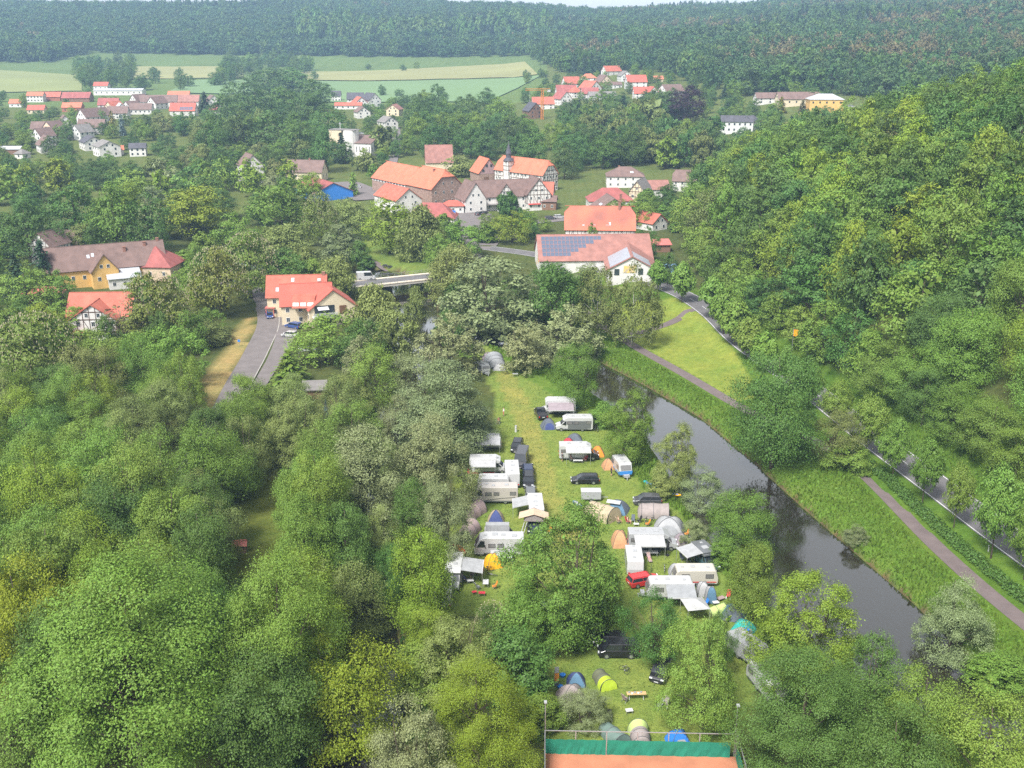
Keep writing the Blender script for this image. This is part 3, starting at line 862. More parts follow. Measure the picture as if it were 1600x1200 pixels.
T(110, 288, 90, 17, 'round', 'dark', 'dark tree left of the tall lime behind the farmhouse')
T(290, 290, 105, 15, 'open', 'bright', 'yellowish locust behind the farmhouse roof end')
T(35, 318, 90, 15, 'round', 'dark', 'dense dark tree at the left edge above the firs')
T(60, 374, 60, 15, 'fir', 'fir', 'dark fir beside the yellow farmhouse gable')
T(20, 395, 60, 14, 'fir', 'fir', 'dark fir cut by the left edge')
T(35, 420, 90, 9, 'round', 'ash', 'pale green tree left of the red roofed shed')
T(100, 470, 70, 7, 'round', 'maple', 'bush in front of the red roofed shed', cat='bush')
T(435, 278, 105, 17, 'round', 'maple', 'large round tree in front of the cream house')
T(545, 310, 60, 12, 'open', 'willowg', 'grey green tree beside the blue gabled hall')
T(551, 268, 20, 11, 'column', 'maple', 'narrow column tree on the yard of the orange barn')
# far bank hedges, spur edge
T(1120, 290, 70, 15, 'open', 'birch', 'tall brownish ash at the foot of the wooded spur')
T(1235, 268, 62, 8, 'round', 'bright', 'bright yellow green tree in front of the sloping meadow')
T(1330, 236, 85, 12, 'round', 'bright', 'light green round tree on the wooded spur behind the dead tree')
T(1460, 128, 85, 18, 'round', 'maple', 'big round crowned tree topping the wooded spur')
T(1393, 200, 40, 15, 'bare', 'brown', 'dead brown tree standing on the wooded spur')
T(1425, 245, 55, 12, 'birch', 'birch', 'thin olive birch right of the dead brown tree')
# mid village
for i, (x_, y_, w_) in enumerate([(380,122,60),(418,106,66),(455,104,66),(492,122,60),(345,146,58),(398,140,70),(440,136,70),(480,146,66),(512,165,52),(330,178,50),(370,172,62),(418,172,70),(462,178,66),(502,196,50)]):
    T(x_, y_, w_, 24, 'round', 'wood' if i % 3 else 'dark', 'tall dark tree in the great round grove beside the left village', group='the great round grove', lod='mid')
T(532, 205, 34, 17, 'fir', 'fir', 'grey spruce in front of the white church tower')
T(455, 208, 32, 12, 'fir', 'fir', 'grey spruce left of the white church tower')
T(522, 202, 34, 10, 'round', 'yellow', 'yellow leaved tree climbing the white church tower')
T(568, 230, 14, 6, 'round', 'yellow', 'small bright yellow bush right of the church tower', cat='bush')
T(597, 192, 40, 18, 'birch', 'birch', 'tall pale birch right of the church tower')
T(572, 238, 45, 10, 'weep', 'willowg', 'grey weeping tree below the church tower')
T(582, 255, 22, 8, 'round', 'maple', 'small green tree on the barn yard')
T(718, 242, 50, 11, 'open', 'willowg', 'pale olive tree between orange barn and small pink barn')
T(795, 300, 42, 9, 'birch', 'dark', 'dark green tree in front of the inn')
T(876, 235, 15, 10, 'column', 'gold', 'golden cypress right of the half timbered hall')
T(1076, 132, 70, 25, 'round', 'copper', 'dark purple copper beech', lod='mid')
T(1043, 212, 50, 17, 'open', 'bright', 'light green larch in front of the copper beech')
T(1050, 180, 40, 20, 'round', 'wood', 'dark green tree below left of the copper beech')
T(1119, 176, 40, 20, 'round', 'wood', 'dark green tree right of the copper beech')
T(965, 185, 40, 20, 'birch', 'birch', 'brownish thin topped pine group above the brown roofed villa')
T(1020, 150, 45, 22, 'birch', 'birch', 'tall pale poplar left of the copper beech')
T(1013, 300, 40, 8, 'round', 'maple', 'green hedge tree right of the red hipped roof')
T(965, 312, 46, 9, 'round', 'maple', 'green tree beside the beige gable')
T(925, 348, 22, 7, 'round', 'maple', 'small tree in front of the large red roof')
T(1012, 355, 42, 9, 'round', 'dark', 'dark green tree left of the open red roofed shelter')
T(1040, 290, 40, 9, 'round', 'dark', 'dark hedge tree at the foot of the sloping meadow')
T(997, 310, 45, 9, 'round', 'maple', 'hedge tree behind the small white gabled house')
T(1045, 392, 38, 8, 'round', 'dark', 'dark round bush right of the blue container', cat='bush')
T(1168, 268, 18, 8, 'fir', 'fir', 'dark fir right of the red roofed white cottage')
T(1255, 155, 24, 10, 'fir', 'brown', 'brownish fir in front of the yellow farmhouse on the hill')
T(1222, 150, 24, 11, 'fir', 'gold', 'olive fir left of the yellow farmhouse on the hill')
T(173, 172, 16, 15, 'column', 'gold', 'golden cypress beside the white village houses')
T(188, 178, 16, 14, 'column', 'spruce', 'blue grey cypress beside the golden cypress')
T(318, 142, 32, 17, 'fir', 'fir', 'dark spruce at the right end of the left village')

# roadside row of young trees
for i, (bx, by, hpx, wpx) in enumerate([(1600,905,120,62),(1548,872,140,70),(1490,824,98,42),(1441,785,100,48),(1394,749,92,48),(1352,714,95,52),(1305,672,75,46),
                                   (1262,640,70,44),(1225,610,68,42),(1192,583,66,42),(1166,561,62,42),(1147,540,72,46),(1130,522,72,44),(1113,499,66,42),(1065,473,62,38),(1027,456,48,30)]):
    p = P(bx, by); top = CAM_H - p.y * math.tan(PITCH + math.atan((by - hpx - 600) / FPX))
    w = wpx * depth(p) / FPX
    lab = ['street tree cut by the right edge of the photo', 'largest young street tree nearest the camera on the right verge', 'slim young street tree second from the front on the right verge',
           'third young street tree from the front on the right verge', 'fourth young street tree from the front on the right verge', 'fifth young street tree from the front beside the delineator post',
           'young street tree just above the footpath bend'] [i] if i < 7 else ('young street tree at the junction by the hall' if i < 14 else ('young street tree on the lawn before the blue container' if i == 14 else 'small street tree left on the lawn before the hall'))
    if 7 <= i < 14: lab = 'young street tree in the far row between massive alder and wooded spur'
    plant(p.x, p.y, w, max(4.5, top - p.z), 'oval', 'ash' if i % 3 else 'maple', lab, group='young trees along the main road', name='street_tree')

# ------------------------------------------------------------------ woods filled tree by tree
KEEP = [LAWN, MEADOW, PARK, CLEAR, DRY]
KEEP += [[flat(*q) for q in pl] for pl in (
    [(345,905),(325,1040),(480,1040),(455,890)],                                      # garden below the clearing
    [(330,690),(420,470),(560,440),(570,520),(470,540),(400,640)],                   # left road and guest house
    [(60,480),(65,405),(285,395),(290,455),(215,470)], [(108,540),(108,455),(212,455),(212,540)],   # farm
    [(860,1300),(835,1120),(1160,1120),(1200,1300)],                                  # tennis court
    [(560,470),(560,425),(720,415),(720,470)],                                        # bridge
    [(830,450),(840,365),(1060,365),(1080,450)])]
ALL_W = [(wRE, HALF_E, 2.0), (wRW, HALF_W, 1.5), (wROAD, [5.5]*len(wROAD), 0), (wPATH, [3]*len(wPATH), 0), (wLR, [5]*8, 0)]
def free(x, y, r, tight=.62):
    ta_ = np.array(TREES)
    if ((ta_[:, 0] - x) ** 2 + (ta_[:, 1] - y) ** 2 < (tight * (ta_[:, 2] + r)) ** 2).any(): return False
    a, b = np.array([x]), np.array([y])
    for pl in KEEP:
        if inpoly(a, b, pl)[0]: return False
    for pts, hw, ex in ALL_W:
        d, w, s = pdist(a, b, pts, hw)
        if d[0] < w[0] + ex: return False
    return True
def fill(poly, n, hr, wr, kinds, labels, group, seed, tight=.62, inset=0, tries=40):
    g = random.Random(seed); xs = [q[0] for q in poly]; ys = [q[1] for q in poly]; k = 0
    for _ in range(n * tries):
        if k >= n: break
        x, y = g.uniform(min(xs), max(xs)), g.uniform(min(ys), max(ys))
        if not inpoly(np.array([x]), np.array([y]), poly)[0]: continue
        w = g.uniform(*wr); h = g.uniform(*hr)
        if inset and pdist(np.array([x]), np.array([y]), TOE)[0][0] < inset: continue
        if not free(x, y, w / 2, tight): continue
        q = proj((x, y, hz(x, y) + h * .6))
        if q[0] < -60 or q[0] > 1660 or q[1] > 1290: continue
        key, leaf = g.choice(kinds)
        plant(x, y, w, h, key, leaf, labels[leaf], group=group)
        k += 1
    return k
def LB(where): return {k: '%s %s' % (v, where) for k, v in dict(maple='fresh green leafy tree', dark='dark green leafy tree', ash='light green leafy tree', bright='yellow green leafy tree', birch='olive green thin leaved tree',
            willow='grey willow', willowg='olive willow', brown='brown withered tree', fir='dark fir', wood='dense green tree', pale='pale bush', copper='purple leaved tree', yellow='yellowish tree').items()}
left = [flat(*q) for q in [(-160,1260),(-160,560),(60,545),(200,575),(300,600),(330,700),(420,655),(520,640),(600,640),(585,800),(545,950),(520,1260)]]
leftn = [flat(*q) for q in [(-160,1260),(-160,800),(330,800),(420,900),(530,960),(520,1260)]]
N00 = fill(leftn, 26, (13, 18), (9, 13), [('round','maple'),('open','ash'),('round','maple'),('open','bright'),('round','dark')], LB('in the wood near the huge maple'), 'trees around the huge maple', 20, .56)
N1 = fill(left, 62, (10, 15), (8, 12.5), [('round','maple'),('open','ash'),('open','maple'),('open','bright'),('round','dark'),('open','birch'),('dome','willowg')], LB('in the wood left of the brook'), 'trees of the wood left of the brook', 21, .56)
leftb = [flat(*q) for q in [(-160,480),(-160,300),(560,300),(480,345),(300,380),(60,395)]]
farm = [flat(*q) for q in [(-60,640),(-60,400),(330,395),(345,470),(300,600)]]
N0 = fill(farm, 36, (7, 12), (6.5, 10), [('round','maple'),('round','ash'),('open','bright'),('round','dark'),('shrub','maple'),('open','birch')], LB('around the yellow farmhouse'), 'trees around the farm', 25, .6)
N2 = fill(leftb, 46, (11, 17), (11, 17), [('round','maple'),('round','dark'),('round','ash'),('round','dark'),('open','bright'),('dome','willow')], LB('behind the yellow farmhouse'), 'trees between farm and left village', 22, .56)
mid = [flat(*q) for q in [(560,640),(560,560),(600,500),(760,440),(860,430),(1010,455),(930,530),(860,560),(740,530),(690,600)]]
N3 = fill(mid, 16, (7, 10), (7, 11), [('dome','willow'),('dome','willow'),('round','dark')], LB('between bridge and meadow end'), 'willows between bridge and meadow', 23, .58)
for k_, v_ in LB('on the wooded spur right of the road').items(): pass
toe = TOE
# continuous leafy edge of the spur along the road
fe, _ = strip('', TOE[1:7], 1, 0, None); acc = 0.0; kk = 0
for a_, b_ in zip(fe, fe[1:]):
    acc += (b_ - a_).length
    if acc > 7.0:
        acc = 0; d_ = (b_ - a_).normalized(); n_ = Vector((d_.y, -d_.x, 0)); q_ = a_ + n_ * (2.2 + (kk * 37 % 10) * .2); kk += 1
        plant(q_.x, q_.y, 10 + (kk * 53 % 10) * .35, 10 + (kk * 31 % 10) * .4, 'dome' if kk % 3 == 0 else 'round', ('dark', 'maple', 'ash', 'maple')[kk % 4], 'leafy tree at the foot of the wooded spur along the road', group='edge trees of the wooded spur')
spur = [TOE[0], TOE[1], TOE[2], TOE[3], TOE[4], TOE[5], TOE[6], TOE[7], TOE[8], (130, 470), (190, 460), (215, 400), (205, 330), (165, 250), (130, 170), (110, 100)]
N4 = fill(spur, 300, (14, 22), (12.5, 19), [('round','maple'),('round','dark'),('round','maple'),('round','ash'),('round','dark'),('round','bright'),('round','wood')], LB('on the wooded spur right of the main road'), 'trees of the wooded spur', 24, .58, inset=4.5, tries=60)
# ------------------------------------------------------------------ buildings
WALLS = dict(white=mk('white_plaster', (.62, .60, .57), .85, var=.08, scale=.5, bump=.1), cream=mk('cream_plaster', (.60, .51, .36), .85, var=.08, scale=.5, bump=.1),
    peach=mk('peach_plaster', (.66, .48, .36), .85, var=.08, scale=.5), yellow=mk('yellow_plaster', (.62, .39, .13), .85, var=.1, scale=.5), stone=mk('sandstone_wall', (.30, .205, .165), .9, var=.28, scale=1.1, bump=.4),
    pink=mk('pink_boards', (.36, .235, .235), .8, var=.15, scale=1.5), grey=mk('grey_plaster', (.50, .50, .50), .85, var=.08, scale=.5), pale=mk('pale_grey_plaster', (.60, .60, .58), .85, var=.08, scale=.5),
    beige=mk('beige_plaster', (.55, .42, .30), .85, var=.1, scale=.5), brown=mk('brown_boards', (.20, .11, .07), .8, var=.2, scale=2), blue=mk('blue_cladding', (.030, .20, .62), .6, var=.06, scale=1),
    bluebox=mk('blue_container_steel', (.14, .26, .40), .55, var=.1, scale=1), brick=mk('red_brick', (.34, .13, .085), .85, var=.2, scale=3))
def tile(name, col, var=.2):
    m = mk(name, col, .78, var=var, scale=.45, bump=.25, bscale=3.0); return m
ROOFS = dict(red=tile('red_tiles', (.40, .115, .075)), orange=tile('orange_tiles', (.47, .150, .085), .13), brown=tile('brown_tiles', (.165, .105, .09)), dark=tile('dark_slate', (.075, .072, .085)),
    wine=tile('wine_red_tiles', (.29, .085, .075)), grey=tile('grey_tiles', (.19, .175, .165)), rose=tile('weathered_rose_tiles', (.29, .135, .11)), bright=tile('new_red_tiles', (.42, .10, .07), .12),
    metal=mk('zinc_roof', (.42, .43, .45), .45, var=.1, scale=.6), redmetal=mk('red_sheet_roof', (.50, .15, .125), .5, var=.1, scale=.8), mixed=mk('patchy_red_tiles', (.46, .125, .07), .8, var=.3, scale=.14, bump=.3, bscale=3, dirt=(.27, .10, .075)))
TIMBER = mk('timber_beams', (.095, .055, .04), .8, var=.25, scale=2)
FRAME = mk('window_frame', (.70, .69, .66), .6, var=.05)
GLASS = mk('window_glass', (.035, .045, .055), .12, var=.2, scale=.8, spec=.8)
PV = mk('solar_cells', (.10, .12, .17), .22, var=.15, scale=1.5, spec=.7)
PVG = mk('grey_solar_foil', (.30, .32, .36), .35, var=.12, scale=.8)
CHIM = mk('chimney_brick', (.26, .13, .095), .9, var=.2, scale=4)
DOORM = mk('door_wood', (.16, .085, .05), .6, var=.15, scale=3)
WHITE = mk('white_paint', (.55, .55, .545), .5, var=.04)
STEEL = mk('galvanised_steel', (.45, .46, .47), .45, metal=.6, var=.1)

WIN_F = MB().box((0, -.02, 0), (1.0, .06, 1.0)).mesh('window', FRAME)
WIN_P = MB().box((-.215, -.06, 0), (.37, .03, .82)).box((.215, -.06, 0), (.37, .03, .82)).mesh('pane', GLASS)
WIN_D = MB().box((0, -.03, 0), (1.0, .06, 1.0)).mesh('window', GLASS)
SKY_P = MB().box((0, 0, .05), (.8, 1.2, .1)).mesh('skylight', [mk('skylight_glass', (.50, .54, .60), .15, var=.1, spec=.8)])
CHIM_M = MB().box((0, 0, .5), (.8, .8, 1.0)).box((0, 0, 1.02), (.95, .95, .1)).mesh('chimney', CHIM)
PV_M = MB().box((0, 0, .04), (1.0, 1.0, .05)).mesh('solar_panel', PV)

def extx(mb, prof, x0, x1, mi=0):
    n = len(prof); vs = [(x0, y, z) for y, z in prof] + [(x1, y, z) for y, z in prof]
    fs = [tuple(range(n))[::-1], tuple(range(n, 2*n))] + [(i, (i+1) % n, (i+1) % n + n, i+n) for i in range(n)]
    mb.add(vs, fs, mi)

def window(parent, p, rz, w, h, near):
    o = link('window', WIN_F if near else WIN_D, parent, p, (0, 0, rz), (w, 1, h))
    if near: link('pane', WIN_P, o)
    return o

def wing(root, L, W, hw, hr, wall, roof, rt='gable', loc=(0, 0, 0), rz=0.0, win=(2, 0, 0), near=True, timber=0, ov=.4, chim=(), sky=(), pv=None, ws=(1.0, 1.25), base=None, cone=None, gable_win=True, z0=0.0):
    """one volume of a house: wall, roof and their pieces; ridge along local x"""
    A = Vector(loc); M = Matrix.Rotation(rz, 3, 'Z')
    def put(o): o.location = M @ Vector(o.location) + A; o.rotation_euler.z += rz; return o
    sl = hr / (W / 2); zR = hw + hr; zh = hw + hr * .62
    wm = MB()
    foot = -2.5 if rt != 'none' else 0
    if rt == 'gable': extx(wm, [(-W/2, foot), (W/2, foot), (W/2, hw), (0, zR - .12), (-W/2, hw)], -L/2, L/2)
    elif rt == 'half': extx(wm, [(-W/2, foot), (W/2, foot), (W/2, hw), (W/2*.38, zh - .1), (-W/2*.38, zh - .1), (-W/2, hw)], -L/2, L/2)
    elif rt == 'shed': extx(wm, [(-W/2, foot), (W/2, foot), (W/2, hw + hr - .1), (-W/2, hw - .02)], -L/2, L/2)
    else: extx(wm, [(-W/2, foot), (W/2, foot), (W/2, hw), (-W/2, hw)], -L/2, L/2)
    wo = put(wm.build('wall', WALLS[wall], root))
    if base: put(MB().box((0, 0, base[1] / 2 - .6), (L + .06, W + .06, base[1] + 1.2)).build('base_course', WALLS[base[0]], root))
    # roof
    bm = bmesh.new()
    e, ze = W/2 + ov, hw - sl * ov
    X = L/2 + ov
    def F(*q): bm.faces.new([bm.verts.new(v) for v in q])
    if rt == 'gable':
        F((-X,-e,ze),(X,-e,ze),(X,0,zR),(-X,0,zR)); F((X,e,ze),(-X,e,ze),(-X,0,zR),(X,0,zR))
    elif rt == 'hip':
        h = min(L/2 - .2, W/2 * .95)
        a, b = (-L/2 + h, 0, zR), (L/2 - h, 0, zR)
        F((-X,-e,ze),(X,-e,ze),b,a); F((X,e,ze),(-X,e,ze),a,b); F((-X,e,ze),(-X,-e,ze),a); F((X,-e,ze),(X,e,ze),b)
    elif rt == 'half':
        y4 = e * .38; c = (zR - zh) * .8
        a, b = (-X + c, 0, zR), (X - c, 0, zR)
        F((-X,-e,ze),(X,-e,ze),(X,-y4,zh),b,a,(-X,-y4,zh)); F((X,e,ze),(-X,e,ze),(-X,y4,zh),a,b,(X,y4,zh))
        F((X,-y4,zh),(X,y4,zh),b); F((-X,y4,zh),(-X,-y4,zh),a)
    elif rt == 'shed':
        s2 = hr / W; F((-X,-e,hw - s2*ov),(X,-e,hw - s2*ov),(X,e,hw + hr + s2*ov),(-X,e,hw + hr + s2*ov))
    else:
        F((-X,-e,hw + .02),(X,-e,hw + .02),(X,e,hw + .02),(-X,e,hw + .02))
    bmesh.ops.remove_doubles(bm, verts=bm.verts, dist=.001)
    bmesh.ops.solidify(bm, geom=bm.faces[:], thickness=-.2)
    bmesh.ops.recalc_face_normals(bm, faces=bm.faces)
    me = bpy.data.meshes.new('roof'); bm.to_mesh(me); bm.free(); me.materials.append(ROOFS[roof])
    ro = put(link('roof', me, root))
    if rt in ('gable', 'half') and near: MB().beam((-X + .1, 0, zR + .2), (X - .1, 0, zR + .2), .34, .16).build('ridge', ROOFS[roof], ro)
    for cx, cy, ch in chim:
        zc = zR - abs(cy) * sl
        o = link('chimney', CHIM_M, ro, (cx, cy, zc - .5), scale=(1, 1, ch + .5))
    ang = math.atan(sl)
    for cx, t, side, sw in sky:      # t: 0 eave .. 1 ridge
        y_ = side * W/2 * (1 - t); link('skylight', SKY_P, ro, (cx, y_, hw + hr * t + .2), (-side * ang, 0, 0), (sw, 1, 1))
    if pv:                            # (side, x0, x1, t0, t1, columns, rows, stair)
        side, x0, x1, t0, t1, nc, nr, stair = pv
        sl_len = math.hypot(W/2, hr)
        for r_ in range(nr):
            for c_ in range(nc - stair * (nr - 1 - r_)):
                x_ = x0 + (x1 - x0) * (c_ + .5) / nc; t = t0 + (t1 - t0) * (r_ + .5) / nr
                link('solar_panel', PV_M, ro, (x_, side * W/2 * (1 - t), hw + hr * t + .22), (-side * ang, 0, 0), ((x1 - x0) / nc * .9, sl_len * (t1 - t0) / nr * .9, 1))
    # windows: rows of storeys, columns on the long sides, columns on the gables
    rows, cl, cg = win
    def rowz(r_): return (1.5 if rows == 1 and hw < 3.6 else hw * (r_ + .55) / rows if rows > 1 else hw * .55)
    for side in (-1, 1):
        n_w = M @ Vector((0, side, 0))
        mid = (root.matrix_basis.to_3x3() @ n_w)
        if mid.y < .35:
            for r_ in range(rows):
                for c_ in range(cl):
                    put(window(root, (-L/2 + L * (c_ + .5) / cl, side * (W/2), rowz(r_)), 0 if side < 0 else math.pi, ws[0], ws[1], near))
        n_w = M @ Vector((side, 0, 0)); mid = (root.matrix_basis.to_3x3() @ n_w)
        if mid.y < .35:
            gz = math.pi/2 if side > 0 else -math.pi/2
            for r_ in range(rows):
                for c_ in range(cg):
                    put(window(root, (side * (L/2), -W/2 + W * (c_ + .5) / cg, rowz(r_)), gz, ws[0], ws[1], near))
            if cg and rt in ('gable', 'half') and hr > 2.6 and gable_win:
                for q in ((-.13, .13) if W > 7 else (0,)):
                    put(window(root, (side * (L/2), q * W, hw + hr * .28), gz, ws[0] * .9, ws[1] * .9, near))
    if timber:
        tb = MB(); th = .16
        zb = timber if timber > .5 else 0
        for side in (-1, 1):
            y_ = side * (W/2 + .03)
            lv = [zb] + [zb + (hw - zb) * k / max(1, round((hw - zb) / 2.6)) for k in range(1, max(1, round((hw - zb) / 2.6)) + 1)]
            for z in lv: tb.beam((-L/2, y_, z - .1), (L/2, y_, z - .1), .08, .22)
            n = max(3, round(L / 1.5))
            for k in range(n + 1):
                x = -L/2 + L * k / n; tb.beam((x, y_, zb), (x, y_, hw), th, .08, up=(0, 1, 0))
                if k % 3 == 1 and k < n:
                    for z1, z2 in zip(lv, lv[1:]): tb.beam((x, y_ + side * .004, z1), (x + L / n, y_ + side * .004, z2 - .2), .14, .08, up=(0, 1, 0))
            x_ = side * (L/2 + .03); n = max(3, round(W / 1.5))
            zt = zh if rt == 'half' else zR
            zs = list(lv); z = hw
            while rt in ('gable', 'half') and z + 1.9 < zt - .3: z += 1.9; zs.append(z)
            for z in zs:
                wd = W/2 if z <= hw else (W/2) * (1 - (z - hw) / hr)
                tb.beam((x_, -wd, z - .1), (x_, wd, z - .1), .22, .08, up=(1, 0, 0))
            for k in range(n + 1):
                y = -W/2 + W * k / n
                top = hw if rt not in ('gable', 'half') else min(zt - .15, hw + hr * (1 - abs(y) / (W/2)) - .1)
                tb.beam((x_, y, zb), (x_, y, max(hw, top)), .16, .08, up=(1, 0, 0))
                if k % 2 == 0 and k < n:
                    for z1, z2 in zip(lv, lv[1:]): tb.beam((x_ + side * .004, y, z1), (x_ + side * .004, y + W / n, z2 - .2), .14, .08, up=(1, 0, 0))
        t_o = put(tb.build('timber_frame', TIMBER, root)); t_o['kind'] = 'stuff'
    return ro

HOUSE_ID = []
def house(name, label, px, py, rot, cat='house', group=None):
    p = P(px, py)
    HOUSE_ID.append((p.x, p.y, 6.0))
    return empty(name, (p.x, p.y, p.z), R(rot), label, cat, group)
def door(root, x, y, rz=0.0, w=1.1, h=2.1, mat=None):
    o = MB().box((0, -.03, h/2), (w, .08, h)).build('door', mat or DOORM, root, loc=(x, y, 0), rot=(0, 0, rz))
    MB().box((w * .36, -.1, h * .48), (.12, .06, .06)).build('handle', STEEL, o)

# --- three corner helper for big buildings: far end of the long wall, near corner, far end of the gable
def corners(a, b, c=None, W=None):
    A, B = P(*a), P(*b)
    d = (B - A); d.z = 0; L = d.length; d.normalize()
    n = Vector((-d.y, d.x, 0))
    if c is not None:
        C = P(*c); W = abs((C - B).dot(n)); n = n if (C - B).dot(n) > 0 else -n
    elif n.y < 0: n = -n
    ctr = (A + B) / 2 + n * W / 2
    return ctr, math.atan2(d.y, d.x), L, W, min(A.z, B.z)

# big orange roofed sandstone barn
ctr, rz, L, W, z = corners((582,297), (676,323), (730,319))
b = empty('barn', (ctr.x, ctr.y, z), rz, 'long sandstone barn with bright orange tiled roof', 'barn')
wing(b, L*.60, W, 7.2, 7.0, 'stone', 'orange', 'half', (-L*.20, 0, 0), win=(1, 0, 0))
wing(b, L*.40, W + .8, 7.6, 7.6, 'stone', 'orange', 'half', (L*.30, 0, 0), win=(2, 0, 4), chim=((L*.04, -1.5, 1.2),), ws=(.9, 1.2))
for side in (-1,):
    MB().box((-L*.12, side*(W/2 + .04), 6.5), (L*.74, .06, 1.1)).build('white_band', WALLS['white'], b)
    for k in range(14): link('window', WIN_D, b, (-L*.46 + k*L*.05, side*(W/2 + .09), 6.5), (0, 0, 0), (1.1, 1, .7))
door(b, L*.12, -W/2, 0, 3.2, 3.4)
# half timbered hall with spire
ctr, rz, L, W, z = corners((773,288), (848,301), (877,298))
b = empty('timbered_hall', (ctr.x, ctr.y, z), rz, 'half timbered hall with orange roof and slender spire', 'hall')
wing(b, L, W, 8.2, 6.2, 'white', 'orange', 'half', win=(3, 13, 5), timber=2.8, ws=(.9, 1.2), chim=((L*.36, 1.2, 1.0),))
tw = MB().box((-L*.22, -W/2 + .6, 6.5), (3.6, 3.6, 13.0)).build('tower', WALLS['white'], b)
tb = MB()
for zz_ in (8.6, 10.6, 12.6): tb.box((-L*.22, -W/2 + .6, zz_), (3.72, 3.72, .22))
for sx in (-1.8, -.6, .6, 1.8): tb.box((-L*.22 + sx, -W/2 - 1.22, 9.5), (.18, .06, 7))
tb.build('tower_beams', TIMBER, tw)
sp = MB(); sp.tube([(-L*.22, -W/2 + .6, 13.0), (-L*.22, -W/2 + .6, 13.7), (-L*.22, -W/2 + .6, 14.6), (-L*.22, -W/2 + .6, 15.6), (-L*.22, -W/2 + .6, 16.4), (-L*.22, -W/2 + .6, 21.6)], [2.7, 2.3, 1.3, 1.3, 1.5, .06], 8)
sp.build('spire', ROOFS['dark'], tw)
MB().tube([(-L*.22, -W/2 + .6, 21.4), (-L*.22, -W/2 + .6, 22.4)], .08, 5).build('finial', STEEL, tw)
# small pink barn
b = house('small_barn', 'small pink boarded barn with steep orange roof', 757, 283, 112, 'barn')
wing(b, 13, 10.5, 5.0, 6.6, 'stone', 'orange', 'gable', win=(1, 0, 0), near=True)
MB().add([(-6.56, -5.2, 4.6), (-6.56, 5.2, 4.6), (-6.56, 0, 11.2)], [(0, 1, 2)]).box((-6.5, 0, 4.6), (.1, 10.6, .3)).build('boarded_gable', WALLS['pink'], b)
for q in ((-1.2, 8.4), (1.2, 8.4), (-3.0, 6.0), (3.0, 6.0)): link('window', WIN_D, b, (-6.6, q[0], q[1]), (0, 0, -math.pi/2), (1.1, 1, 1.3))
door(b, -6.5, 1.5, -math.pi/2, 2.6, 3.0)
# inn: white gable, brown roofs, half timbered cross gables
b = house('inn', 'white half timbered inn with brown roofs on the village square', 782, 327, 14, 'inn')
wing(b, 30, 11, 6.0, 6.2, 'white', 'brown', 'gable', (4, 3, 0), win=(2, 8, 3), timber=0, chim=((-6, 1, 1),))
wing(b, 13, 9.5, 5.4, 7.0, 'white', 'brown', 'gable', (-13, .8, 0), R(98), win=(2, 3, 2), near=True)
wing(b, 9, 7.5, 6.4, 5.0, 'white', 'brown', 'gable', (1.5, -.2, 0), R(90), win=(2, 0, 2), timber=3.0)
wing(b, 13, 10.5, 6.8, 6.6, 'white', 'brown', 'gable', (15.5, 0, 0), R(90), win=(2, 3, 3), timber=3.0)
MB().box((-4.8, -3.6, 2.8), (7, 2.6, .2)).box((-8, -4.7, 1.4), (.2, .2, 2.7)).box((-1.8, -4.7, 1.4), (.2, .2, 2.7)).build('porch', ROOFS['grey'], b)
MB().box((13.5, -6.4, 2.9), (5.5, 1.8, .12), tilt=Matrix.Rotation(R(14), 3, 'X')).build('red_awning', mk('red_canvas', (.62, .07, .06), .7), b)
b = house('annex_house', 'red roofed annex with eyebrow dormer behind the inn', 838, 322, 172, 'house')
wing(b, 15, 10, 5.5, 5.0, 'white', 'red', 'gable', win=(2, 5, 3))
wing(b, 13, 6, 3.5, 2.0, 'brown', 'brown', 'gable', (-3, 6, 0), win=(1, 4, 0))
b = house('gabled_house', 'white gabled house with red roof left of the brown hipped shop', 622, 326, 122, 'house')
wing(b, 22, 12, 5.2, 4.6, 'white', 'red', 'gable', win=(2, 0, 2))
b = house('shop', 'low shop with brown red hipped roof by the village square', 676, 350, -4, 'shop')
wing(b, 19, 12, 3.4, 5.0, 'white', 'wine', 'hip', win=(1, 6, 3))
b = house('porch_house', 'small red roofed pavilion in front of the orange barn', 708, 331, 5, 'pavilion')
wing(b, 9, 6, 3.0, 1.8, 'white', 'bright', 'hip', win=(1, 3, 1))
b = house('solar_house', 'steep house with solar roof behind the orange barn', 686, 266, 8, 'house')
wing(b, 14, 9, 5.0, 8.0, 'cream', 'rose', 'gable', win=(1, 0, 2), pv=(-1, -6, 6.4, .08, .86, 10, 5, 0))
b = house('cream_house', 'cream house with brown roof beside the small pruned trees', 480, 281, -10, 'house')
wing(b, 19, 9.5, 4.6, 5.2, 'cream', 'brown', 'gable', win=(1, 5, 2), chim=((2, 0, 1.0),))
b = house('tall_white_house', 'tall white house with four storeys of small windows', 393, 284, 118, 'house')
wing(b, 13, 10, 8.5, 5.2, 'white', 'brown', 'gable', win=(3, 3, 2), ws=(.9, 1.1))
b = house('blue_gable_hall', 'hall with bright blue gable and red brown roof', 505, 306, 122, 'hall')
wing(b, 26, 19, 3.2, 4.2, 'blue', 'wine', 'gable', win=(1, 0, 0))
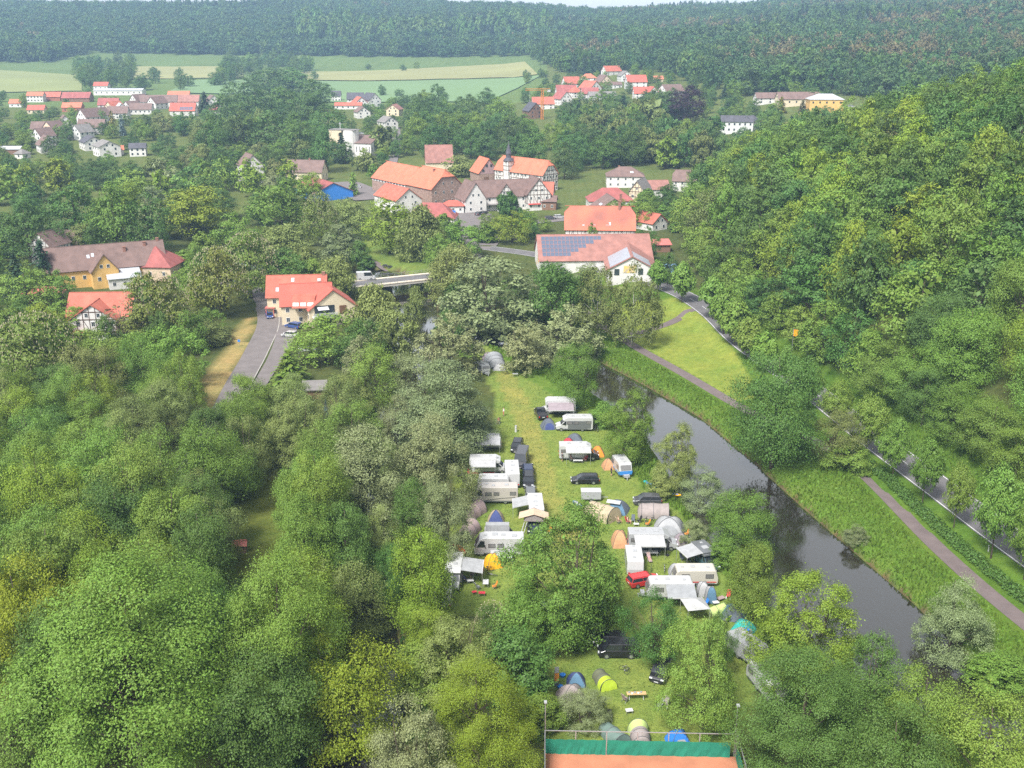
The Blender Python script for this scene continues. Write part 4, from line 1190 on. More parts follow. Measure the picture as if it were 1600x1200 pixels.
# white church
p = P(545, 243)
b = empty('church', (p.x, p.y, p.z), R(-18), 'white modern church tower with cross and low nave', 'church')
MB().box((-6, 0, 6.8), (8, 8, 15.6)).build('tower', WALLS['cream'], b)
MB().cyl((2.2, -.5, 6.8), 4.6, 15.4, 18).build('round_tower', WALLS['white'], b)
MB().box((-6, 0, 14.75), (8.5, 8.5, .3)).box((2, 0, 14.65), (8.9, 8.6, .3)).build('coping', ROOFS['grey'], b)
wing(b, 12, 11, 7.5, 3.5, 'white', 'brown', 'shed', (10, 2, 0), win=(1, 6, 3), ws=(.5, 4))
MB().box((-4.6, 0, 16.8), (.22, .22, 4.2)).box((-4.6, 0, 17.8), (1.6, .22, .22)).build('cross', WHITE, b)
# solar roofed hall by the road
ctr, rz, L, W, z = corners((854,430), (962,424), W=19)
b = empty('solar_hall', (ctr.x, ctr.y, z), rz + R(0), 'white hall with red roof and rows of solar panels', 'hall')
wing(b, 36, 19, 4.2, 6.4, 'white', 'rose', 'gable', (5, 2, 0), win=(1, 0, 0), pv=(-1, -17.0, 2.5, .14, .92, 15, 5, 2))
A2, B2 = P(948, 446), P(1026, 441); d2_ = (B2 - A2); d2_.z = 0; W2 = d2_.length; d2_.normalize(); n2_ = Vector((-d2_.y, d2_.x, 0))
c2 = b.matrix_basis.inverted() @ ((A2 + B2) / 2 + n2_ * 12); c2.z = 0; r2 = math.atan2(n2_.y, n2_.x) - rz
wing(b, 24, W2, 4.6, 4.0, 'white', 'rose', 'gable', c2, r2, win=(1, 0, 0))
def roof_sheet(root, L, W, hw, hr, loc, rz, side, x0, x1, t0, t1, name, mat):
    M = Matrix.Rotation(rz, 3, 'Z'); vs = []
    for dz in (.23, .30):
        for x_, t in ((x0, t0), (x1, t0), (x1, t1), (x0, t1)): vs.append(M @ Vector((x_, side * W/2 * (1 - t), hw + hr * t + dz)) + Vector(loc))
    MB().add(vs, [(0,3,2,1),(4,5,6,7),(0,1,5,4),(1,2,6,5),(2,3,7,6),(3,0,4,7)]).build(name, mat, root)
roof_sheet(b, 24, W2, 4.6, 4.0, c2, r2, 1, -11.5, 4, .12, .92, 'solar_foil', PVG)
roof_sheet(b, 24, W2, 4.6, 4.0, c2, r2, -1, -11.5, -3, .25, .95, 'solar_foil', PVG)
gl = lambda y, z, w, h, m, nm: MB().box((0, 0, 0), (.08, w, h)).build(nm, m, b, loc=Matrix.Rotation(r2, 3, 'Z') @ Vector((-12.06, y, z)) + c2, rot=(0, 0, r2))
gl(4.6, 4.0, 1.5, 1.9, GLASS, 'window'); gl(-2.6, 4.2, 1.4, 1.9, GLASS, 'window')
gl(.8, 4.9, 3.6, 2.2, mk('yellow_sign', (.62, .40, .09), .6, var=.35, scale=1.2, dirt=(.35, .33, .30)), 'sign')
for q in (-5.4, -6.7): MB().cyl((0, 0, 0), .5, .3, 12, axis='x').build('fan', GLASS, b, loc=Matrix.Rotation(r2, 3, 'Z') @ Vector((-12.1, q, 3.4)) + c2, rot=(0, 0, r2))
for (y_, z_, w_, h_) in ((-4, 3.6, 2.6, 2.4), (2, 1.4, 1.2, 1.2)):
    MB().box((-13.06, y_ + 2, z_), (.08, w_, h_)).build('sign', MATS['yellow_sign'], b)
b = house('timbered_barn', 'long half timbered barn with patchy red half hipped roof', 936, 377, -3, 'barn')
wing(b, 25, 14, 5.6, 7.2, 'white', 'mixed', 'half', win=(1, 8, 3), timber=2.4, sky=((-6, .2, -1, 1), (-2, .22, -1, 1), (3, .22, -1, 2.2)), chim=((7, -1, 3.2),))
b = house('beige_house', 'beige gabled house with brown roof and tall chimney', 953, 345, 98, 'house')
wing(b, 14, 15, 5.0, 5.0, 'beige', 'brown', 'gable', win=(1, 0, 0), sky=((-3, .4, 1, 1.6), (-1, .4, 1, 1.6)), chim=((-5, -3, 3.4),))
b = house('hipped_house', 'house with broad wine red hipped roof', 952, 325, 3, 'house')
wing(b, 19, 13, 4.0, 4.6, 'white', 'wine', 'hip', win=(1, 5, 3))
b = house('timbered_cottage', 'half timbered cottage with yellow gable and grey roof', 1000, 312, 70, 'cottage')
wing(b, 14, 7, 4.6, 4.6, 'cream', 'grey', 'gable', win=(1, 3, 2), timber=.1)
b = house('rose_house', 'low rose roofed house beside the yellow gabled cottage', 1020, 306, 8, 'house')
wing(b, 13, 9, 3.6, 3.4, 'white', 'rose', 'gable', win=(1, 4, 2))
b = house('villa', 'white villa with brown hipped roof and skylights', 976, 290, -3, 'villa')
wing(b, 18, 13, 5.2, 3.8, 'white', 'brown', 'hip', win=(2, 5, 3), sky=((3, .4, -1, 2),), chim=((-3, 1, 1),))
b = house('hidden_house', 'white house with brown roof half hidden behind the larch', 1072, 297, 165, 'house')
wing(b, 12, 9, 4.8, 4.4, 'white', 'brown', 'half', win=(2, 4, 2), sky=((0, .4, 1, 1.2),))
b = house('brown_roof_house', 'white gabled house with brown roof at the meadow edge', 1112, 291, 130, 'house')
wing(b, 14, 9, 3.6, 4.8, 'white', 'brown', 'gable', win=(1, 4, 3), chim=((0, 0, 1),))
b = house('cottage', 'white cottage with bright red roof beside the dark fir', 1172, 284, 160, 'cottage')
wing(b, 11, 9, 4.2, 5.2, 'white', 'bright', 'half', win=(1, 3, 2), chim=((0, 0, .8),))
wing(b, 6, 6, 3.4, 3.6, 'white', 'bright', 'gable', (-4, 4, 0), R(90), win=(1, 0, 2))
b = house('small_house', 'small white gabled house with red roof among dark bushes', 1015, 357, 128, 'house')
wing(b, 11, 8, 3.0, 3.2, 'white', 'red', 'gable', win=(1, 2, 2))
b = house('shelter', 'open shelter with orange red sheet roof', 1024, 392, 4, 'shelter')
wing(b, 9.5, 5.0, 2.6, .9, 'brown', 'redmetal', 'shed', win=(1, 0, 0), ov=.5)
p = P(1036, 425)
b = empty('container', (p.x, p.y, p.z), R(-12), 'two blue steel containers standing side by side at the yard', 'container')
for k, x_ in enumerate((-3.1, 3.1)):
    q = MB().box((x_, 0, 1.3), (5.9, 2.5, 2.6)).build('box', WALLS['bluebox'], b, bevel=.05)
    rb = MB()
    for j in range(14): rb.box((x_ - 2.7 + j * .415, -1.27, 1.3), (.14, .06, 2.3))
    rb.build('ribs', WALLS['bluebox'], q)
# guest house by the left road
ctr = P(486, 500)
b = empty('guest_house', ctr, R(2), 'cream guest house with red roofs, balcony and dormer by the left road', 'guest house')
wing(b, 15.5, 9.5, 5.6, 4.6, 'cream', 'red', 'gable', (-4.5, 8.5, 0), R(4), win=(2, 4, 2), sky=((-5, .3, -1, 1), (-1, .75, -1, 1), (6, .7, -1, 1)), chim=((7.2, 0, .8),))
wing(b, 13, 10.5, 5.2, 4.4, 'cream', 'bright', 'gable', (-1.0, 1.0, 0), R(8), win=(2, 4, 2))
wing(b, 12, 12.5, 4.8, 4.8, 'cream', 'bright', 'gable', (5.0, -.6, 0), R(110), win=(1, 3, 0), chim=((4.5, 1.2, 1.0),))
Mg = Matrix.Rotation(R(110), 3, 'Z'); go_ = Vector((5.0, -.6, 0))
def gput(mb, nm, mat): 
    o = mb.build(nm, mat, b); o.location = go_; o.rotation_euler = (0, 0, R(110)); return o
gput(MB().box((-6.08, -2.4, 4.3), (.1, 1.8, 2.1)), 'window', DOORM)
gput(MB().box((-6.06, 2.4, 4.4), (.12, 5.2, 2.6)), 'loggia', GLASS)
bal = gput(MB().box((-7.2, 2.6, 3.0), (2.2, 6.2, .2)), 'balcony', FRAME)
rb = MB()
for k in range(20): rb.box((-8.25, -.4 + k * .315, 3.65), (.06, .2, 1.0))
rb.box((-8.25, 2.6, 4.2), (.1, 6.3, .1)); rb.build('railing', WALLS['grey'], bal)
gput(MB().box((-7.5, 3.0, 5.3), (1.8, 2.8, .08), tilt=Matrix.Rotation(R(-14), 3, 'Y')), 'sunshade', WHITE)
gput(MB().box((-6.06, 1.2, 1.2), (.12, 1.2, 2.2)).box((-6.06, 3.4, 1.2), (.12, 1.3, 2.2)), 'door', GLASS)
dm = MB(); extx(dm, [(-7.0, 5.0), (-4.2, 5.0), (-2.6, 7.7), (-5.6, 7.0)], -3.6, 2.2); dm.build('dormer', ROOFS['red'], b)
for k in range(3): link('window', WIN_F, b, (-2.6 + k * 1.9, -6.45, 5.9), (R(-25), 0, 0), (1.5, 1, .9))
MB().box((-11.2, 3.4, 2.7), (2.6, 2.2, .16)).box((-12.2, 2.5, 1.3), (.18, .18, 2.6)).box((-10.2, 2.5, 1.3), (.18, .18, 2.6)).build('porch', ROOFS['redmetal'], b)
# farm on the left
ctr, rz, L, W, z = corners((72,454), (262,437), W=11)
b = empty('farmhouse', (ctr.x, ctr.y, z), rz, 'long yellow farmhouse with brown roof and cross gable', 'farmhouse')
wing(b, L, 11, 5.4, 6.0, 'yellow', 'brown', 'gable', win=(1, 11, 2), chim=((6, -2, 1.4), (12, -1, 1.2), (16, 0, .8)), sky=((-4.5, .5, -1, 1), (-3.2, .55, -1, 1)))
wing(b, 10, 7.5, 5.2, 4.8, 'yellow', 'brown', 'gable', (-1, -4.2, 0), R(96), win=(1, 0, 2))
wing(b, 12, 13, 4.8, 5.0, 'beige', 'wine', 'hip', (L/2 - 2, -1.5, 0), R(60), win=(1, 3, 3))
wing(b, 9, 6, 3.0, 1.6, 'white', 'metal', 'shed', (4.5, -9, 0), win=(1, 3, 1))
b = house('timbered_house', 'half timbered house with red roof behind the bare tree', 164, 522, 3, 'house')
wing(b, 15.5, 10, 5.6, 4.6, 'white', 'red', 'gable', (0, 2, 0), win=(2, 5, 2), timber=2.2)
wing(b, 9, 11, 5.4, 3.6, 'white', 'red', 'gable', (-.5, -1.2, 0), R(90), win=(2, 0, 3), timber=2.2)
MB().box((-4.5, -6.6, 2.4), (3.6, 2.4, .14), tilt=Matrix.Rotation(R(10), 3, 'X')).box((-6, -7.4, 1.2), (.14, .14, 2.4)).box((-3, -7.4, 1.2), (.14, .14, 2.4)).build('porch', ROOFS['redmetal'], b)
b = house('shed', 'long low shed with pinkish red roof left of the farm', 72, 472, 4, 'shed')
wing(b, 11, 5.5, 2.6, 1.0, 'brown', 'redmetal', 'shed', win=(1, 0, 0))
b = house('timbered_house', 'half timbered gable half hidden behind the dark fir', 82, 408, 75, 'house')
wing(b, 10, 8, 6.0, 4.2, 'white', 'brown', 'gable', win=(2, 3, 2), timber=.1)
b = house('old_barn', 'small grey brown barn beside the half timbered gable', 122, 396, 160, 'barn')
wing(b, 8, 7, 3.4, 4.4, 'brown', 'brown', 'gable', win=(1, 0, 0))
b = house('garden_shed', 'dark garden shed with brown roof below the guest house', 492, 620, 6, 'shed')
wing(b, 4.5, 3.6, 2.1, .6, 'brown', 'grey', 'shed', win=(1, 0, 0))
b = house('bee_shed', 'small shed with red and white sheet roof in the garden clearing', 376, 862, 8, 'shed')
wing(b, 1.8, 1.3, 1.2, .4, 'brown', 'redmetal', 'gable', win=(1, 0, 0), ov=.15)

# --- village houses: px, py of the base, turn, length, width, eaves, rise, wall, roof, form, windows, label
def far_house(rows):
    for r in rows:
        px, py, rot, L, W, hw, hr, wall, roof, rt, lab = r[:11]; kw = r[11] if len(r) > 11 else {}
        h = house(kw.pop('name', 'house'), lab, px, py, rot, kw.pop('cat', 'house'))
        wing(h, L, W, hw, hr, wall, roof, rt, near=False, win=kw.pop('win', (2, 3, 2)), ws=(1.0, 1.2), **kw)
far_house([
 (140,196,62,13,9.5,6.2,5.4,'white','brown','gable','tallest white gabled house in the left village'),
 (103,204,118,12,9,5.4,4.8,'white','brown','gable','white gabled house with brown roof above the peach gable'),
 (70,213,6,14,10,5.0,4.4,'white','brown','gable','brown roofed house joined to the peach gable'),
 (86,214,66,11,11,5.0,5.2,'peach','brown','gable','peach coloured gable house in the left village'),
 (70,225,60,11,9,5.2,4.6,'white','brown','gable','white gable with three windows below the peach house'),
 (75,237,125,12,10,4.4,4.8,'white','brown','gable','brown roofed house partly hidden by trees at the village front'),
 (130,217,60,11,9.5,4.6,4.4,'pale','grey','gable','pale grey gable house left of the dark roofed white house'),
 (144,233,125,14,11,4.6,3.2,'white','dark','gable','white house with low dark roof at the village front'),
 (168,243,125,15,12,5.6,3.0,'white','grey','gable','largest white flat roofed looking house at the village front'),
 (184,241,20,7,6,2.8,2.0,'white','orange','gable','small orange roofed annex at the village front',dict(win=(1,2,1))),
 (146,208,4,17,10,4.2,4.8,'white','brown','gable','long brown roofed house beside the golden cypress'),
 (158,190,62,11,9,4.8,5.2,'white','brown','gable','brown gabled house behind the golden cypress'),
 (180,178,62,12,10,5.0,4.6,'cream','red','gable','cream gable with red roof in the left village'),
 (172,172,4,16,10,4.4,5.0,'white','wine','gable','long wine red roof in the left village'),
 (190,180,118,13,9,4.6,4.4,'white','metal','gable','house with pale blue metal roof in the left village'),
 (186,185,6,15,9,4.2,4.6,'white','brown','gable','brown roofed house below the pale blue metal roof'),
 (58,159,4,14,9,5.4,3.0,'white','orange','gable','white farmhouse with orange roof at the field edge',dict(win=(2,5,3))),
 (82,157,4,17,10,3.4,4.0,'brick','red','gable','red brick barn beside the white orange roofed farmhouse',dict(win=(1,0,0))),
 (122,159,4,24,13,3.6,4.6,'brown','wine','gable','broad wine brown barn at the field edge',dict(win=(1,0,0))),
 (59,177,3,13,8,3.0,3.2,'cream','bright','gable','orange red roofed bungalow at the left of the village',dict(win=(1,4,2))),
 (27,167,3,10,8,3.2,3.0,'white','orange','gable','small orange roof at the far left of the village',dict(win=(1,2,2))),
 (115,174,4,15,9,3.4,3.4,'brick','orange','gable','orange brick building behind the tallest white gable',dict(win=(1,3,2))),
 (188,148,2,46,13,4.2,1.6,'white','metal','gable','long white hall with flat pale roof at the field edge',dict(win=(1,9,2))),
 (160,141,3,14,10,4.6,3.4,'white','bright','gable','bright red roof behind the long white hall',dict(win=(1,3,2))),
 (18,240,2,13,7,2.8,1.4,'brown','metal','gable','low shed with pale roof at the left edge of the village',dict(win=(1,0,0),name='shed',cat='shed')),
 (36,247,70,6,6,2.8,2.2,'white','grey','hip','tiny white hut below the low shed',dict(win=(1,1,1),name='hut',cat='hut')),
 (218,166,62,13,9,4.8,5.0,'white','brown','gable','white steep gable left of two in the village centre'),
 (247,170,62,14,10,4.8,5.0,'white','brown','gable','white steep gable right of two in the village centre'),
 (232,166,4,22,10,4.0,5.0,'white','brown','gable','long brown roof between the two steep white gables',dict(win=(1,6,2))),
 (207,176,62,12,10,4.4,4.6,'pale','brown','gable','pale stone gable below the two steep white gables'),
 (222,178,4,17,9,3.8,4.2,'white','brown','gable','brown roofed row house beside the pale stone gable',dict(win=(1,5,2))),
 (262,166,4,18,10,4.2,5.0,'white','brown','gable','brown roofed house right of the village centre'),
 (281,156,3,19,9,4.0,3.6,'white','orange','gable','orange roofed house at the top right of the left village',dict(win=(1,5,2))),
 (297,166,4,17,11,4.2,5.0,'white','rose','gable','rose brown roofed house beside the dark spruce'),
 (288,181,3,19,11,4.2,5.4,'white','bright','gable','red roofed house with blue solar panels in the left village',dict(pv=(-1,-2,8,.05,.45,6,2,0))),
 (333,168,118,13,11,5.6,4.4,'white','brown','gable','white gabled house right of the dark spruce'),
 (337,177,3,9,7,3.0,3.4,'white','wine','hip','small white house with wine red roof right of the spruce',dict(win=(1,2,2))),
 (217,243,12,9,7,4.6,2.4,'white','dark','gable','small white house with dark roof beside the open lawn'),
 (526,158,4,8,8,5.0,3.6,'white','dark','gable','dark roofed house cut off by the great grove'),
 (556,163,4,14,10,4.6,5.0,'pale','dark','gable','navy roofed house left of two below the green field'),
 (580,166,125,15,11,5.4,5.4,'pale','dark','gable','navy roofed house with broad gable right of two below the green field'),
 (562,168,112,14,11,4.0,4.6,'pale','red','gable','red roofed grey gable below the navy roofs'),
 (545,170,3,22,8,2.8,2.2,'white','red','gable','long low red roofed building below the navy roofs',dict(win=(1,5,1))),
 (566,184,112,12,10,4.6,3.6,'white','brown','gable','white gable house beside the tall birch'),
 (617,180,80,12,10,4.6,3.6,'cream','rose','gable','cream gable house at the edge of the green field'),
 (606,201,118,14,10,4.8,3.4,'white','grey','gable','white house with grey roof above the church lane'),
 (832,184,112,13,11,5.4,5.6,'brown','dark','gable','dark roofed chalet with brown gable at the crane'),
 (848,170,8,17,10,4.0,5.0,'white','red','gable','red roofed house behind the orange crane'),
 (878,163,118,14,11,4.6,5.6,'white','wine','gable','wine red gabled house left in the hillside village'),
 (884,152,8,17,11,4.6,5.4,'white','wine','gable','wide wine red roof left in the hillside village'),
 (898,152,118,10,9,4.4,4.2,'white','red','hip','white house with red turret roof in the hillside village'),
 (892,137,20,15,9,4.0,5.6,'white','red','gable','steep red roof at the upper left of the hillside village'),
 (919,128,6,15,11,3.8,3.6,'white','orange','hip','orange hipped roof in the hillside village'),
 (922,146,125,16,13,4.4,6.0,'white','red','gable','broad red roof with white gable in the hillside village'),
 (942,137,112,13,12,5.0,5.8,'cream','brown','gable','pale yellow gable house in the hillside village'),
 (921,153,6,14,10,3.6,4.6,'white','wine','gable','lower wine red roof in the hillside village'),
 (955,117,28,18,9,3.8,4.6,'white','red','gable','highest red roof of the hillside village'),
 (955,138,12,17,9,3.2,2.2,'pale','brown','gable','flat brown roof right of the pale yellow gable',dict(win=(1,4,2))),
 (976,126,100,13,11,4.4,4.2,'pale','grey','gable','grey roofed house left of the orange twin dormers'),
 (993,137,8,17,12,5.0,5.4,'pale','bright','gable','orange red roof with grey stone front in the hillside village'),
 (1003,153,4,14,10,3.8,4.6,'white','bright','gable','left of the twin orange red gables in the hillside village'),
 (1018,153,100,11,9,3.8,4.8,'white','bright','gable','right of the twin orange red gables in the hillside village'),
 (1028,128,4,8,6,2.6,2.4,'cream','orange','gable','tiny orange roofed hut in the hillside meadow',dict(win=(1,1,1))),
 (1048,150,30,18,12,4.0,4.8,'pale','brown','gable','brown roofed house left of the copper beech'),
 (940,156,8,22,9,3.4,3.0,'grey','grey','gable','long grey roof at the lower edge of the hillside village',dict(win=(1,5,2))),
 (1200,161,5,19,9,3.6,3.4,'white','brown','gable','brown roofed house left of the hill farm'),
 (1246,164,3,29,10,4.2,4.2,'cream','brown','gable','long brown roofed wing of the hill farm',dict(win=(1,6,2))),
 (1287,175,-4,21,13,8.0,3.0,'yellow','metal','hip','yellow farmhouse with grey hipped roof on the hill',dict(win=(2,5,3))),
 (1150,206,-8,19,11,6.4,3.2,'pale','dark','gable','modern grey house with large windows and dark roof',dict(win=(2,6,3))),
 (1170,202,60,13,9,5.4,2.6,'white','dark','gable','dark roofed wing of the modern grey house'),
 (1187,198,4,8,5,3.0,1.2,'white','redmetal','shed','small orange and white garden pavilion beside the modern house',dict(win=(1,2,1),name='pavilion',cat='pavilion')),
])
# orange tower crane
p = P(847, 187)
b = empty('tower_crane', p, R(20), 'orange tower crane in the hillside village', 'crane')
CR = mk('crane_orange', (.62, .24, .04), .5)
def lattice(mb, a, c, w, n):
    a, c = Vector(a), Vector(c); d = (c - a) / n; u = Vector((0, 1, 0)); v = d.normalized().cross(u)
    for s in ((-1,-1),(1,-1),(1,1),(-1,1)): mb.beam(a + u*s[0]*w/2 + v*s[1]*w/2, c + u*s[0]*w/2 + v*s[1]*w/2, .28)
    for i in range(n): mb.beam(a + d*i + u*w/2 + v*w/2, a + d*(i+1) - u*w/2 + v*w/2, .16); mb.beam(a + d*i - u*w/2 - v*w/2, a + d*(i+1) + u*w/2 - v*w/2, .16)
m_ = MB(); lattice(m_, (0, 0, 0), (0, 0, 21), 1.4, 12); m_.build('mast', CR, b)
m_ = MB(); lattice(m_, (-13, 0, 21.5), (6, 0, 21.5), 1.0, 14); m_.build('jib', CR, b)
MB().box((5, 0, 20.4), (2.2, 1.4, 1.6)).build('counterweight', WALLS['grey'], b)
MB().tube([(-10, 0, 21), (-10, 0, 14)], .06, 4).box((-10, 0, 13.8), (.4, .4, .6)).build('hook', STEEL, b)
# ------------------------------------------------------------------ groves between the houses and far woods
def gp(pts): return [tuple(P(*q)[:2]) for q in pts]
NOGROW = []          # (x, y, r) kept open for houses
def scatter(poly_px, n, seed, tight=1.0, ymin=0):
    """pixel polygon -> ground points, roughly even"""
    g = random.Random(seed); xs = [q[0] for q in poly_px]; ys = [q[1] for q in poly_px]; out = []
    for _ in range(n * 6):
        q = (g.uniform(min(xs), max(xs)), g.uniform(min(ys), max(ys)))
        if inpoly(np.array([q[0]]), np.array([q[1]]), poly_px)[0]: yield P(*q)
GROVE = []
HOUSES_PX = []       # filled below: pixel boxes that trees must not cover
def grove(poly_px, n, hr, wr, kinds, where, group, seed, tight=.5):
    g = random.Random(seed); k = 0; L_ = LB(where)
    for p in scatter(poly_px, n * 4, seed):
        if k >= n: break
        h, w = g.uniform(*hr), g.uniform(*wr)
        if not free(p.x, p.y, w / 2, tight): continue
        if any((hx - p.x) ** 2 + (hy - p.y) ** 2 < (hr_ + w * .38) ** 2 for hx, hy, hr_ in HOUSE_ID): continue
        t0, t1 = proj((p.x - w/2, p.y, p.z + h)), proj((p.x + w/2, p.y, p.z))
        if any(a + 2 < t1[0] and c - 2 > t0[0] and t1[1] > d - 3 and t0[1] < d - .35 * (d - b) for a, b, c, d in HOUSES_PX): continue
        key, leaf = g.choice(kinds)
        GROVE.append((p.x, p.y, w, h, key, leaf)); TREES.append((p.x, p.y, w / 2)); k += 1
    return k
# picture boxes of the houses that stay uncovered (left, top, right, bottom)
HOUSES_PX += [(576,248,730,322),(664,237,703,262),(738,244,778,284),(774,222,878,298),(720,285,850,330),(448,250,512,278),(380,243,410,280),(470,275,540,304),(512,200,562,228),
    (45,145,72,158),(70,147,94,155),(20,160,68,176),(104,145,140,172),(124,165,202,200),(56,180,112,224),(118,200,160,232),(152,220,190,243),(164,152,206,180),(152,134,218,147),
    (199,154,276,177),(266,148,308,180),(326,151,344,175),(209,226,228,242),(30,232,42,246),
    (520,144,532,157),(524,143,594,166),(553,166,578,182),(605,163,630,178),(590,180,630,205),
    (820,163,846,180),(833,155,866,166),(865,122,905,160),(908,115,952,150),(943,102,1034,136),(979,119,1030,150),(1128,180,1182,204),(1188,147,1212,158),(1223,148,1308,172),(1306,160,1336,170),
    (883,322,988,365),(925,285,1036,322),(948,262,1004,290),(1060,276,1086,298),(1088,264,1134,290),(1160,257,1190,284),(1000,340,1032,353),(1003,373,1048,392),(838,355,1050,420),(578,290,705,350),
    (730,320,770,360),(850,330,890,345),(1060,285,1280,325),(1045,134,1106,200),(866,236,886,288)]
BL = [('round','wood'),('round','dark'),('round','wood'),('round','maple')]
NG = 0
NG += grove([(640,250),(650,170),(830,190),(880,240),(900,270),(760,262),(720,240)], 46, (15, 22), (14, 20), BL, 'behind the orange roofed buildings', 'trees behind the orange roofs', 31)
NG += grove([(880,285),(870,190),(1010,170),(1130,200),(1280,210),(1300,250),(1190,262),(1150,268),(1060,262),(1000,258),(900,275)], 95, (14, 21), (13, 18), BL + [('birch','birch'),('fir','fir')], 'on the wooded slope below the hillside village', 'trees below the hillside village', 32)
NG += grove([(200,285),(200,185),(340,180),(520,200),(560,240),(520,290),(420,300)], 75, (8, 15), (9, 15), BL + [('round','ash'),('weep','willowg'),('round','pale')], 'among the gardens right of the left village', 'garden trees of the left village', 33)
NG += grove([(-20,300),(-20,150),(200,150),(210,250),(200,300)], 80, (6, 12), (7, 12), BL + [('round','ash')], 'between the houses of the left village', 'garden trees of the left village', 34, .6)
NG += grove([(520,210),(560,150),(640,150),(650,240),(600,262)], 34, (6, 11), (6, 10), BL + [('round','ash')], 'around the houses below the green field', 'garden trees below the green field', 35, .6)
NG += grove([(820,185),(820,120),(930,95),(1060,110),(1120,150),(1120,185)], 90, (6, 11), (6, 10), BL + [('round','ash')], 'between the houses of the hillside village', 'garden trees of the hillside village', 36, .6)
NG += grove([(1130,205),(1130,130),(1350,130),(1340,190),(1290,215)], 44, (8, 14), (9, 13), BL + [('fir','fir'),('round','ash')], 'around the yellow farmhouse on the hill', 'trees around the hill farm', 37, .6)
NG += grove([(690,360),(780,350),(880,350),(900,370),(840,372),(780,390),(720,390)], 14, (5, 8), (6, 9), [('round','maple'),('round','dark'),('shrub','maple')], 'along the village street', 'hedge trees along the village street', 38, .8)
NG += grove([(950,350),(1000,300),(1080,310),(1090,370),(1060,410)], 14, (5, 8), (6, 9), [('round','maple'),('round','dark'),('shrub','maple')], 'below the sloping meadow', 'bushes below the sloping meadow', 39, .8)
NG += grove([(150,140),(160,118),(270,118),(300,135),(270,145)], 14, (12, 18), (11, 16), BL, 'in the row behind the left village', 'tree row behind the left village', 40, .6)

NG += grove([(116,142),(122,108),(205,100),(215,125),(180,140)], 34, (14, 22), (13, 19), BL, 'x', 'x', 42, .5)
NG += grove([(330,150),(345,100),(480,98),(492,122),(440,112),(380,120)], 34, (14, 22), (13, 19), BL, 'x', 'x', 43, .5)
NG += grove([(440,150),(500,108),(640,103),(660,112),(520,120)], 5, (7, 11), (7, 11), BL, 'x', 'x', 44, .5)
def far_points(umin, umax, y0, y1, step, seed, test=None):
    g = np.random.default_rng(seed); pts = []
    Y = y0
    while Y < y1:
        x0, x1 = (umin - 800) / FPX / .96 * Y, (umax - 800) / FPX / .96 * Y
        xs = np.arange(x0, x1, step) + g.uniform(-.45, .45, len(np.arange(x0, x1, step))) * step
        ys = Y + g.uniform(-.45, .45, len(xs)) * step
        pts.append(np.stack([xs, ys], 1)); Y += step * .95
    q = np.concatenate(pts)
    if test is not None: q = q[test(q[:, 0], q[:, 1])]
    return q
def far_wood(name, label, cat, pts, protos, hr, wr, seed, dims=None, pick=None):
    """uncountable far wood: one object of points, a tree set on each"""
    g = np.random.default_rng(seed); n = len(pts)
    me = bpy.data.meshes.new(name)
    z = hgt(pts[:, 0], pts[:, 1])
    me.vertices.add(n); me.vertices.foreach_set('co', np.stack([pts[:, 0], pts[:, 1], z], 1).astype(np.float32).ravel())
    h = g.uniform(*hr, n); w = g.uniform(*wr, n)
    big = np.where(pts[:, 1] > 1190, 1.45, 1.12) * (1 + .28 * np.sin(pts[:, 0] * .021 + 2 * np.sin(pts[:, 1] * .013)) * np.sin(pts[:, 1] * .019)); w = w * big; h = h * (1 + (big - 1) * .5)
    if dims is not None: w, h = dims[:, 0], dims[:, 1]
    a = me.attributes.new('size', 'FLOAT_VECTOR', 'POINT'); a.data.foreach_set('vector', np.stack([w, w, h], 1).astype(np.float32).ravel())
    a = me.attributes.new('turn', 'FLOAT', 'POINT'); a.data.foreach_set('value', g.uniform(0, 6.283, n).astype(np.float32))
    a = me.attributes.new('pick', 'INT', 'POINT'); a.data.foreach_set('value', (g.integers(0, len(protos), n) if pick is None else pick).astype(np.int32))
    me.update()
    o = link(name, me); tag(o, label, cat, kind='stuff')
    ng = bpy.data.node_groups.new(name + '_nodes', 'GeometryNodeTree')
    ng.interface.new_socket('Geometry', in_out='INPUT', socket_type='NodeSocketGeometry')
    ng.interface.new_socket('Geometry', in_out='OUTPUT', socket_type='NodeSocketGeometry')
    gi, go = ng.nodes.new('NodeGroupInput'), ng.nodes.new('NodeGroupOutput')
    jn = ng.nodes.new('GeometryNodeJoinGeometry'); iop = ng.nodes.new('GeometryNodeInstanceOnPoints')
    for pr in reversed(protos):
        ob = bpy.data.objects.new('tree_form', pr)
        oi = ng.nodes.new('GeometryNodeObjectInfo'); oi.inputs['Object'].default_value = ob; oi.inputs['As Instance'].default_value = True
        ng.links.new(oi.outputs['Geometry'], jn.inputs[0])
    def att(nm, dt):
        n_ = ng.nodes.new('GeometryNodeInputNamedAttribute'); n_.data_type = dt; n_.inputs['Name'].default_value = nm
        return n_.outputs['Attribute']
    cx = ng.nodes.new('ShaderNodeCombineXYZ'); ng.links.new(att('turn', 'FLOAT'), cx.inputs[2])
    ng.links.new(gi.outputs[0], iop.inputs['Points']); ng.links.new(jn.outputs[0], iop.inputs['Instance'])
    iop.inputs['Pick Instance'].default_value = True
    ng.links.new(att('pick', 'INT'), iop.inputs['Instance Index']); ng.links.new(att('size', 'FLOAT_VECTOR'), iop.inputs['Scale'])
    ng.links.new(cx.outputs[0], iop.inputs['Rotation'])
    ng.links.new(iop.outputs[0], go.inputs[0])
    md = o.modifiers.new('trees', 'NODES'); md.node_group = ng
    return o
